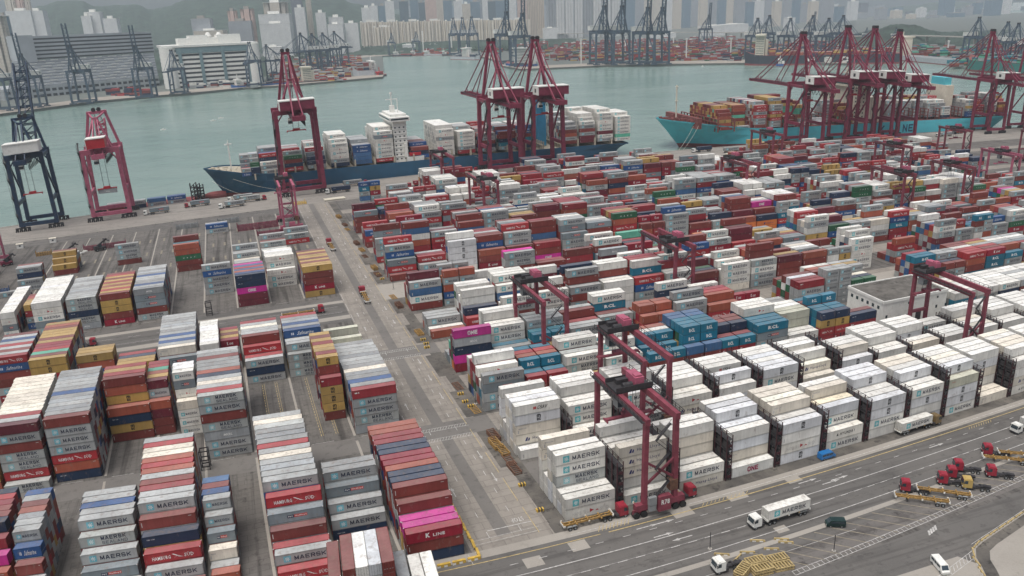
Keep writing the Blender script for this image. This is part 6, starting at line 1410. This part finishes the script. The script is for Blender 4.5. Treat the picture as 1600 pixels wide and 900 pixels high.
T_ = [  # column, width, base row, top row, look, label
 (6, 34, 128, 26, 'cream', 'tall cream tower cropped by the left frame edge above the terraced warehouse'), (23, 12, 112, 25, 'blue', 'narrow blue-grey slab beside the cropped left tower'),
 (-14, 30, 100, -20, 'pink', 'pinkish tower cropped by the left frame edge, behind'), (26, 14, 60, -30, 'cream', 'first cream high-rise above the white estate on the left hill'), (40, 13, 59, -34, 'pink', 'second high-rise above the white estate on the left hill'), (52, 10, 58, -26, 'cream', 'third high-rise above the white estate on the left hill'),
 (38, 36, 64, 17, 'white', 'white block with dark openings at the foot of the hill high-rises'), (64, 22, 63, 17, 'white', 'white block with central grey window panel on the left hill'),
 (151, 22, 62, 19, 'white', 'stepped white building on the wooded hillside, taller part'), (141, 14, 63, 25, 'white', 'stepped white building on the wooded hillside, lower part'), (177, 20, 63, 29, 'white', 'small white block right of the stepped hillside building'),
 (320, 28, 78, 29, 'grey', 'grey and white block with roof hut left of the pink towers'), (330, 44, 80, 48, 'cream', 'low pale sheds in front of the grey and white block'),
 (369, 14, 70, 17, 'pink', 'left of two round-topped pinkish towers'), (392, 20, 70, 14, 'pink', 'right of two round-topped pinkish towers'), (379, 34, 72, 33, 'grey', 'grey windowed slab under the pinkish towers'),
 (434, 46, 76, 22, 'white', 'long white estate block behind the wide striped block'), (436, 45, 90, 37, 'white', 'wide white block with fine red-grey floor stripes'), (436, 36, 66, 4, 'cream', 'cream stepped towers above the long white block'),
 (470, 16, 66, -2, 'dark', 'dark glass tower behind the white slim tower'), (475, 15, 78, 12, 'white', 'slim white tower with long vertical slots'), (488, 8, 62, -16, 'cream', 'thin pale tower touching the frame top'),
 (506, 15, 74, 20, 'white', 'white T-shaped tower with brown central strip'), (529, 22, 72, 27, 'white', 'pale square block behind the green-white housing'),
 (528, 23, 82, 38, 'white', 'left light grey-green housing block'), (553, 20, 80, 36, 'white', 'right light grey-green housing block'),
 (576, 16, 52, 12, 'white', 'small white tower pair below the hill slope, left'), (587, 12, 53, 9, 'white', 'small white tower pair below the hill slope, right'), (601, 13, 55, 9, 'blue', 'dark blue office block right of the white pair'), (612, 14, 52, 2, 'white', 'white tower behind the dark blue office')]
for c_, w_, ba, to, col, lab in T_: tower(c_, w_, ba, to, col, lab, far=None if c_ < 560 else 3900, shape='cross' if col in ('pink', 'cream') and w_ < 40 else 'flat')
for i in range(8):                                              # the long cream ribbed estate
    px = 582+i*33; tower(px, 33.5, 64-i*.4, 34-i*.55, 'ribs', f'cream ribbed housing slab in the long low estate, {NUM[i]} along it', .35, group='long cream ribbed housing estate', shape='ribs', far=3500)
tower(603, 34, 76, 42, 'ribs', 'cream ribbed slab standing forward of the long estate', .4, shape='ribs', far=3250)
for i, (c_, w_, to, col) in enumerate(((634, 14, 2, 'glass'), (650, 12, 0, 'blue'), (662, 10, 4, 'glass'), (676, 17, -14, 'pink'), (690, 10, -4, 'cream'), (702, 13, 1, 'blue'), (718, 12, 2, 'white'), (731, 12, 6, 'cream'), (745, 14, 3, 'blue'), (760, 8, -10, 'white'), (770, 12, 2, 'glass'), (786, 22, 1, 'blue'), (803, 10, -6, 'white'),
    (818, 14, -22, 'pink'), (833, 14, -20, 'tan'), (846, 10, -16, 'tan'))):
    tower(c_, w_, 52, to, col, f'{WORD[col]} tower behind the ribbed estate, {NUM[i]} in that row', .9, far=4100+(i%3)*150)
for i in range(8): tower(862+i*14.4, 12.5, 49-i*.3, -18+(i % 3)*2, 'white' if i % 4 else 'grey', f'pale slab tower of the tight cluster behind the red terminal, {NUM[i]} in it', .6, group='tight cluster of pale towers', shape='ribs', far=3900)
for i, (c_, w_, to, col) in enumerate(((986, 12, -6, 'blue'), (999, 14, -8, 'grey'), (1014, 13, -14, 'cream'), (1029, 12, -10, 'cream'), (1044, 12, -12, 'white'), (1058, 13, -8, 'cream'), (1073, 12, -4, 'blue'), (1086, 12, -2, 'grey'), (1099, 12, -6, 'cream'), (1113, 13, -4, 'grey'), (1128, 12, 0, 'blue'), (1141, 13, -6, 'cream'), (1156, 14, -3, 'grey'), (1172, 11, 3, 'blue'), (1186, 14, 1, 'white'), (1201, 12, -4, 'grey'), (1214, 12, 2, 'cream'), (1229, 13, -5, 'grey'), (1243, 13, 0, 'blue'), (1257, 11, 6, 'grey'), (1271, 13, 2, 'cream'), (1291, 21, -12, 'grey'), (1312, 12, 10, 'blue'), (1333, 13, 2, 'white'))):
    tower(c_, w_, 38-(i % 4)*1.5, to, col, f'hazy {WORD[col]} tower in the distant skyline, {NUM[i]} from the pale cluster' if i < 20 else f'hazy {WORD[col]} tower at the hill end of the distant skyline, {NUM[i-20]} there', .8, far=4600+(i%4)*260)
for i, (c_, w_, to, col) in enumerate(((1378, 15, 13, 'grey'), (1402, 14, 16, 'cream'), (1345, 20, 20, 'grey'), (1425, 12, 22, 'cream'), (1440, 10, 12, 'white'), (1480, 18, -10, 'blue'), (1497, 20, 20, 'blue'), (1512, 13, 10, 'grey'), (1527, 12, 4, 'blue'), (1553, 19, 0, 'blue'), (1571, 12, -40, 'white'), (1590, 22, 30, 'blue'), (1460, 14, 24, 'grey'), (1541, 10, 14, 'grey'), (1611, 14, 8, 'blue'))):
    tower(c_, w_, 36, to, col, ('tallest pale tower near the right frame edge' if c_ == 1571 else f'faint {WORD[col]} tower beyond the low green hill, {NUM[i]} of that group'), .8, far=5200+(i%3)*300)
for i in range(84):
    r = random.Random(900+i); px = 640+i*11.6+r.uniform(-3, 3); tower(px, r.uniform(9, 15), 38, r.uniform(-6, 14)+(8 if px > 1250 else 0), r.choice(('blue', 'grey', 'white', 'blue', 'dark', 'grey')), f'ghostly tower in the farthest hazy row of the skyline, {NUM[i % 40]} of its {"left" if i < 40 else "right" if i < 80 else "last"} part', .7, group='farthest hazy towers', far=6200+r.uniform(0, 900), cap=False)
# long terraced warehouse on the left far quay
def ground_line(pa, pb, f, off=0.0):
    a, c = G(*pa), G(*pb); u = (c-a).normalized(); n = Vector((-u.y, u.x, 0)); return a.lerp(c, f)+n*off, u, n
def slab(name, label, pa, pb, h, D_, floors, m1, m2, off=0.0, z0=0.0, cat='warehouse', fh=.5, parent=None, yo=0.0, xo=0.0, xe=0.0):
    a, u, n = ground_line(pa, pb, 0, off); c = ground_line(pa, pb, 1, off)[0]; L_ = (c-a).length; ang = math.atan2(u.y, u.x)
    t = parent or thing(name, label, cat, a, ang)
    b = MB(); b.box(xo, L_+xe, yo+1.2, yo+D_, z0, z0+h); k = h/floors
    for i in range(floors): b.box(xo-.4, L_+xe+.4, yo, yo+D_+.4, z0+i*k+k*fh, z0+(i+1)*k-.05)
    o = b.build('wall', m1, t)
    b = MB(); b.box(xo+.6, L_+xe-.6, yo+1.15, yo+1.19, z0+.3, z0+h-.4); b.build('opening_shade', m2, o)  # flat dark sheet, the shade inside the openings put into its colour
    return t, L_, D_
shadeg = mat('shaded_opening', (.045, .05, .055), .8); pale = mat('pale_wall', (.36, .385, .40), .8, var=.1, scale=.05); steelroof = mat('sheet_roof', (.12, .135, .148), .6, var=.15, scale=.05)
t, L_, D_ = slab('terraced_warehouse', 'long grey terraced warehouse with open decks on the far left quay', (20, 158), (262, 134), 20, 110, 2, pale, shadeg, 28)
b = MB(); n_ = 9
for i in range(n_):                                            # stepped sheet roof rising away from the water
    y0 = 2+i*10; z = 20+i*5; xs_, xe = 12+y0*.6, L_+y0*.6; b.solid([(xs_, y0, z-2), (xe, y0, z-2), (xe+6, y0+10, z-2), (xs_+6, y0+10, z-2), (xs_, y0, z+1), (xe, y0, z+1), (xe+6, y0+10, z+5), (xs_+6, y0+10, z+5)])
rf = b.build('roof', steelroof, t); b = MB(); rr = random.Random(9)
for i in range(n_):
    for k in range(9): b = MB(); x = 20+k*(L_-40)/9+i*9 % 31+i*6; b.box(x, x+rr.uniform(12, 20), 6+i*10, 7.6+i*10, 23+i*5, 24.2+i*5); b.build('skylight', white, rf)

for k in range(26): b = MB(); b.box(k*L_/26, k*L_/26+3, -.6, 1.3, 0, 20); b.build('pier', pale, t)
slab('', '', (20, 158), (262, 134), 44, 60, 6, pale, shadeg, 28, 66, parent=t, yo=92, fh=.42, xo=L_*.30, xe=58)
b = MB(); b.box(L_*.26, L_*.36, 84, 120, 0, 112); b.build('stair_tower', pale, t)
slab('terraced_warehouse', 'lower grey deck building continuing the terraced warehouse to the frame edge', (-90, 169), (20, 158), 62, 60, 8, pale, shadeg, 60)
# white freight building with round corner ramps
t, L_, D_ = slab('freight_centre', 'large white freight building with blue glass piers and round corner ramps', (268, 140), (412, 130), 78, 110, 9, white, shadeg, 24, fh=.45)
tealg = mat('teal_glass_pier', (.16, .24, .26), .4)
b = MB()
for f in (.14, .36, .60, .88): b.box(L_*f, L_*f+L_*.035, -2.5, 2, 0, 76)
b.box(L_*.12, L_*.90, -1.6, 1, 66, 77); b.build('glass_pier', tealg, t)
for f in (.04, .95):
    b = MB(); b.cyl((L_*f, 9, 0), (L_*f, 9, 79), 15, 24); b.build('ramp_drum', white, t)
b = MB(); b.box(-3, L_+3, -3, D_, 78, 82); b.build('roof', white, t); b = MB(); b.box(L_*.18, L_*.86, 25, 75, 82, 94); b.box(L_*.3, L_*.5, 30, 70, 94, 99); b.box(L_*.6, L_*.85, 20, 60, 82, 99); b.build('roof_plant', white, t)
for f in (.52, .64): b = MB(); b.cyl((L_*f, 45, 96), (L_*f, 45, 104), 7, 12, r2=3); b.build('radome', white, t)
for i, (px, w, ba, to, lab) in enumerate(((432, 26, 118, 74, 'white shed beside the freight building'), (640, 20, 82, 70, 'white shed roof on the middle far quay'), (678, 22, 80, 70, 'rounded white shed by the far barges'), (846, 10, 97, 85, 'white office block on the red terminal quay'), (861, 20, 66, 44, 'white office with dark floors above the red terminal'), (1118, 30, 56, 40, 'pale shed group left of the distant blue cranes'), (1150, 40, 50, 38, 'pale long shed above the far terminal'), (1235, 14, 48, 28, 'cream block above the distant blue cranes'), (1040, 34, 60, 52, 'white roofs on the far terminal edge'))):
    tower(px, w, ba, to, 'white', lab, .8)
def road_deck(label, pts, h, w=16):
    P = [G(*p) for p in pts]; t = thing('viaduct', label, 'viaduct', P[0]); b = MB()
    for i in range(len(P)-1): b.beam(P[i]-P[0]+Vector((0, 0, h)), P[i+1]-P[0]+Vector((0, 0, h)), w, 2.5)
    b.build('deck', conc, t)
    for i in range(len(P)-1):
        for f in (.2, .5, .8): b = MB(); q = P[i].lerp(P[i+1], f)-P[0]; b.box(q.x-2, q.x+2, q.y-2, q.y+2, 0, h); b.build('pier', conc, t)
road_deck('long pale viaduct crossing behind the far terminals', [(640, 74), (760, 66), (880, 60), (1000, 58), (1120, 60), (1200, 62)], 22)
road_deck('pale viaduct below the low green hill', [(1290, 70), (1400, 68), (1500, 72), (1620, 78)], 22)
# ------------------------------------------------------------------ far quay cranes, built once and copied
ident = lambda x, y, z: Vector((x, y, z))
BG = (bluegrey, white, white)
def far_kind(boom, mts, name): return sts_crane(ident, Vector((0, 0, 0)), mts, 'x', None, name=name, boom=boom, detail=1, reach=64 if boom == 'up' else 60, za=78, zg=46, GA=24, back=20, hx=11.5, lean=.06)
ku, kd = far_kind('up', BG, 'far_quay_crane'), far_kind('down', BG, 'far_quay_crane')
far_red = mat('far_red_steel', (.26, .05, .05))
used = set()
def far_crane(kind, px, py, rz, h_px, label):
    """legs stand on the ground at photo point px,py; rz is the way the boom points"""
    p = G(px, py); s = h_px*mpp(p)/.95/46
    o = kind if kind not in used else dup(kind); used.add(kind)
    o.location = p; o.rotation_euler = (0, 0, rz); o.scale = (s, s, s); tag(o, label, 'crane', 'blue-grey cranes of the opposite terminals')
for i, (px, py, rz, hp, kd_) in enumerate(((15, 172, PI*.93, 45, ku), (62, 167, PI*.93, 44, ku), (138, 161, PI*.93, 47, ku), (234, 153, PI*.93, 43, ku), (284, 146, PI*.93, 36, kd), (402, 134, PI*.93, 36, kd))):
    far_crane(kd_, px, py, rz, hp, f'slate-blue crane on the opposite left quay, {NUM[i]} along it from the frame edge')
for i, (px, py, rz, hp, kd_) in enumerate(((438, 126, 2.0, 30, kd), (492, 116, 2.1, 34, kd), (508, 113, 2.1, 32, kd), (524, 110, 2.1, 31, kd), (541, 106, 2.1, 30, kd))):
    far_crane(kd_, px, py, rz, hp, f'dark crane of the tight bank behind the white ship house, {NUM[i]} along it')
for i, (px, py, rz, hp, kd_) in enumerate(((612, 86, PI, 18, kd), (650, 84, PI, 18, kd), (712, 86, PI*.9, 30, kd), (726, 87, PI*.9, 31, kd), (740, 88, PI*.9, 32, kd), (786, 100, PI, 42, ku), (810, 104, PI, 43, ku))):
    far_crane(kd_, px, py, rz, hp, f'blue-grey crane between the ribbed estate and the red terminal, {NUM[i]} along the water')
for i, (px, hp) in enumerate(((934, 47), (961, 47), (1000, 46), (1022, 46))): far_crane(ku, px, 101, PI*.98, hp, f'slate-blue crane with its boom raised past the frame top, {NUM[i]} of the four')
far_crane(ku, 1098, 74, PI, 26, 'lone distant crane with raised boom behind the red terminal'); far_crane(ku, 1262, 66, PI, 18, 'faint crane with raised boom left of the maroon apexes')
for i, px in enumerate((1172, 1190, 1222, 1256, 1280, 1302)): far_crane(kd, px, 92-(i % 2)*4, PI*.95, 33, f'distant blue-grey crane with lowered boom over the black-hulled ship, {NUM[i]} in the row')
for i, (px, py, hp) in enumerate(((1512, 98, 37), (1556, 103, 36), (1572, 105, 36), (1350, 70, 14), (1395, 72, 15), (1596, 108, 34))): far_crane(kd, px, py, PI*.85, hp, f'distant crane at the far right shore, {NUM[i]} of those there')
# lattice light masts on the far quay
for i, (px, py, h) in enumerate(((908, 99, 37), (977, 88, 30), (1033, 93, 32), (1072, 92, 31), (1141, 92, 31), (662, 84, 34), (706, 80, 22), (1052, 70, 12), (1093, 66, 12), (1480, 84, 20), (1510, 92, 22), (838, 96, 12))):
    p = G(px, py); t = thing('light_mast', f'pale lattice light mast on the far terminal, {NUM[i]} of the listed masts', 'mast', p, 0, 'light masts of the far terminals'); H_ = h*mpp(p); b = MB(); b.beam((0, 0, 0), (0, 0, H_), mpp(p)*1.5); b.build('mast', white, t); b = MB(); b.box(-mpp(p)*1.4, mpp(p)*1.4, -1.5, 1.5, H_-3, H_); b.build('lamp_head', white, t)
# container stacks of the opposite terminals join the one mass
def far_stacks(poly_rows, n, pal, seed, smul=1.0):
    r = random.Random(seed)
    for k in range(n):
        (xa, xb, ya, yb) = r.choice(poly_rows); px, py = r.uniform(xa, xb), r.uniform(ya, yb); p = G(px, py)
        a = -YAW*.5; u = Vector((math.cos(a), math.sin(a), 0)); v = Vector((-u.y, u.x, 0))
        for t_ in range(r.choice((1, 2, 3, 4, 5))):
            STUFF.add(cont_mb(r.choice(pal), 12.19, 0, -1, 1.0, False), aff(p+Vector((0, 0, t_*2.6*smul)), u, v, smul*1.1, smul*2.2, smul))
far_stacks([(815, 1150, 80, 96), (830, 1160, 66, 84), (1150, 1330, 70, 90)], 1300, 'bbBBddrhmmnnGMz', 3, 1.15)
far_stacks([(560, 700, 78, 84), (640, 780, 74, 84)], 160, 'hrbbmnGtr', 4, 1.2); far_stacks([(420, 540, 104, 128), (455, 560, 92, 110)], 330, 'hrbbmnmmwM', 5)
far_stacks([(165, 225, 147, 151)], 26, 'hhnb', 6); far_stacks([(1340, 1600, 78, 92), (1480, 1600, 88, 106)], 420, 'bbrmnGTtm', 7, 1.1); far_stacks([(270, 420, 134, 138)], 30, 'mwbn', 8)
# gantries in the red terminal
for i in range(34):
    r = random.Random(50+i); px, py = r.uniform(800, 1150), r.uniform(68, 92); p = G(px, py); t = thing('yard_gantry', f'small red gantry in the opposite terminal, {NUM[i]} in the scatter', 'gantry crane', p, -.2, 'red gantries of the opposite terminal'); b = MB()
    for x in (-12, 12): b.box(x-.9, x+.9, -.9, .9, 0, 24); b.box(x-.9, x+.9, 9, 11, 0, 24)
    b.box(-13, 13, -1, 1, 23, 25.5); b.box(-13, 13, 9, 11, 23, 25.5); b.build('frame', far_red, t); b = MB(); b.box(-3, 3, 0, 10, 25.5, 28); b.build('trolley', white, t)
# ------------------------------------------------------------------ ships on the far side
def far_ship(label, pa, pb, hm, hh, beam_=30, house=(.75, .84, 34), cargo=None, hcol=cream, bow='a', tiers=(3, 6), letters=None, deckm=deck_red, name='cargo_ship'):
    a, c = G(pa[0], pa[1], -4), G(pb[0], pb[1], -4); u = (c-a).normalized(); L_ = (c-a).length; ang = math.atan2(u.y, u.x)
    t = thing(name, label, 'ship', a, ang); b = MB(); st = [(0, .04, 1.5), (.04, .55, 1.25), (.10, .95, 1.05), (.2, 1, 1), (.9, 1, 1), (1, .85, 1.02)]
    if bow == 'b': st = [(1-x, w, z) for x, w, z in st[::-1]]
    for i in range(len(st)-1):
        (x0, w0, z0), (x1, w1, z1) = st[i], st[i+1]; q = []
        for x, w, z, zz in ((x0, w0, z0, 0), (x1, w1, z1, 0), (x1, w1, z1, 1), (x0, w0, z0, 1)): q.append((x*L_, beam_/2*(1-w), (hh*z if zz else 0)))
        b.face(q, 0); b.face([(p[0], beam_-p[1], p[2]) for p in q][::-1], 0); k = .16
        b.face([(q[0][0], q[0][1]-.15, 0), (q[1][0], q[1][1]-.15, 0), (q[1][0], q[1][1]-.15, q[2][2]*k), (q[0][0], q[0][1]-.15, q[3][2]*k)], 1)
        b.face([q[3], q[2], (q[2][0], beam_-q[2][1], q[2][2]), (q[3][0], beam_-q[3][1], q[3][2])], 2)
    for x, w, z in (st[0], st[-1]): b.face([(x*L_, beam_/2*(1-w), 0), (x*L_, beam_/2*(1+w), 0), (x*L_, beam_/2*(1+w), hh*z), (x*L_, beam_/2*(1-w), hh*z)])
    b.build('hull', [hm, boot_red, deckm], t)
    if house:
        b = MB(); x0, x1, z = house; b.box(x0*L_, x1*L_, beam_*.12, beam_*.88, hh, hh+z); b.box(x0*L_-1, x1*L_+1, -.5, beam_+.5, hh+z, hh+z+3); b.beam(((x0+x1)/2*L_, beam_/2, hh+z+3), ((x0+x1)/2*L_, beam_/2, hh+z+12), 1.2); b.box(x1*L_+1, x1*L_+6, beam_*.3, beam_*.7, hh, hh+z*.8); h_ = b.build('deck_house', hcol, t)
        b = MB()
        for k in range(int(z/3.4)): b.box(x0*L_+1, x1*L_-1, beam_*.12-.3, beam_*.12-.05, hh+k*3.4+1.2, hh+k*3.4+2.1)
        b.build('window', glass, h_)
    if cargo:
        v = Vector((-u.y, u.x, 0)); r = random.Random(int(pa[0]))
        x = L_*.12
        while x < L_*.93:
            if not (house and house[0]*L_-13 < x < house[1]*L_+6):
                nt_ = r.randint(*tiers)
                for j in range(0, int(beam_/2.5)-1):
                    k0 = 0 if j == 0 else max(0, nt_-1)
                    for q in range(k0, nt_): STUFF.add(cont_mb(r.choice(cargo), 12.19, 0, -1, 1.0, False), aff(a+u*x+v*(1+j*2.5)+Vector((0, 0, hh+.6+q*2.6)), u, v, 1, 1, 1))
            x += 13.6
    if letters:
        for s_, f0, f1, z0, z1 in letters: b = MB(); strokes(b, s_, f0*L_, f1*L_, z0, z1, y=-.6, th=.3); b.build('hull_letter', white, t)
    return t
hb = mat('bright_blue_hull', (.02, .09, .28), .5); hk = mat('black_hull', (.03, .035, .05), .5); hgy = mat('grey_hull', (.40, .42, .44), .5); hgr = mat('green_hull', (.03, .16, .14), .5)
far_ship('bright blue coaster moored by the white freight building', (364, 141), (452, 134), hb, 7, 18, (.08, .16, 10), 'nbm', white, 'a', (1, 2))
far_ship('low dark red barge by the freight building corner ramp', (272, 149), (322, 146), boot_red, 4, 14, None, None); far_ship('dark coaster with tall cream house left of the dark crane bank', (448, 134), (536, 128), hk, 6, 22, (.3, .46, 26), 'hrm', cream, 'b', (2, 4))
far_ship('grey container ship seen from its stern beside the dark cranes', (556, 122), (589, 120), hgy, 15, 60, (.8, .95, 16), 'nbnbm', white, 'a', (4, 6)); far_ship('small tug with orange house off the dark crane bank', (587, 121), (606, 118.5), hk, 3.5, 9, (.3, .6, 5), None, redp, 'b', name='tug_boat')
for i, (xa, xb, y, m) in enumerate(((612, 640, 88.5, hk), (640, 662, 87.5, boot_red), (660, 690, 87, hgy), (690, 706, 87.5, hk))): far_ship(f'low barge at the middle far quay, {NUM[i]} from the crane bank', (xa, y), (xb, y-.6), m, 5, 16, (.1, .25, 8), 'hrb', white, 'a', (1, 2), name='barge')
far_ship('pale grey feeder ship left of the maroon pair of apexes', (703, 93), (744, 94), hgy, 9, 24, (.45, .62, 22), 'nmn', white, 'b', (2, 3)); far_ship('blue-hulled ship with white house beside the red terminal', (786, 105), (826, 107), hb, 9, 28, (.4, .95, 34), None, white, 'a')
far_ship('black-hulled container ship with large white M S C letters', (1162, 103), (1408, 99.5), hk, 19, 44, (.07, .13, 40), 'bbrbrnM', cream, 'a', (2, 5), [('M', .405, .465, 4.5, 15.5), ('S', .525, .572, 4.5, 15.5), ('C', .63, .675, 4.5, 15.5)])
far_ship('small blue ferry in front of the black-hulled ship', (1212, 104), (1224, 103.8), hb, 5, 9, (.3, .7, 7), None, white, 'a', name='ferry')
far_ship('pale grey bulk ship with cream house across the right channel', (1336, 88), (1500, 104), hgy, 10, 32, (.38, .46, 34), None, cream, 'b', deckm=grey); far_ship('green-hulled container ship at the right frame edge', (1496, 110), (1680, 124), hgr, 17, 46, None, 'tGmTnb', cream, 'a', (2, 4))
for i, (px, py) in enumerate(((345, 185), (333, 189), (255, 203), (248, 150), (1098, 104), (470, 150))):
    p = G(px, py, -4); t = thing('mooring_buoy' if i > 2 else 'sampan', f'tiny white boat or float on the open water, {NUM[i]} of the scattered ones', 'boat', p, .3, 'tiny boats on the water'); b = MB(); b.prism([(-3.2, 0), (3, 0), (3.8, .9), (-3.2, .9)], -.9, .9); b.build('hull', white, t); b = MB(); b.box(-1, 1, -.6, .6, .9, 1.8); b.build('cabin', white, t)
# ------------------------------------------------------------------ one mesh for the containers beyond the 300
V = np.vstack(STUFF.V); me = bpy.data.meshes.new('stacked_containers'); me.from_pydata(V.tolist(), [], STUFF.F)
at = me.attributes.new('paint', 'FLOAT_COLOR', 'FACE'); cc = np.vstack(STUFF.Cc); at.data.foreach_set('color', np.hstack([cc, np.ones((len(cc), 1))]).ravel())
me.materials.append(PAINT); me.update()
o = bpy.data.objects.new('shipping_containers', me); C.objects.link(o)
tag(o, 'mass of stacked shipping containers filling the farther yard, ship decks and opposite terminal', 'containers', kind='stuff')
# ------------------------------------------------------------------ haze
HZ = MB(); HZ.box(-5200, 9500, -420, 9800, -10, 640)
hz = HZ.build('haze', []); hm = bpy.data.materials.new('haze_air'); hm.use_nodes = True; hn = hm.node_tree
hn.nodes.remove(hn.nodes['Principled BSDF']); pv = hn.nodes.new('ShaderNodeVolumePrincipled'); pv.inputs['Color'].default_value = (.84, .93, 1.0, 1)
pv.inputs['Density'].default_value = 0.000072; pv.inputs['Anisotropy'].default_value = .2
hn.links.new(pv.outputs[0], hn.nodes['Material Output'].inputs['Volume']); hz.data.materials.append(hm)
hz['kind'] = 'stuff'; hz['label'] = 'thin grey haze over the harbour'
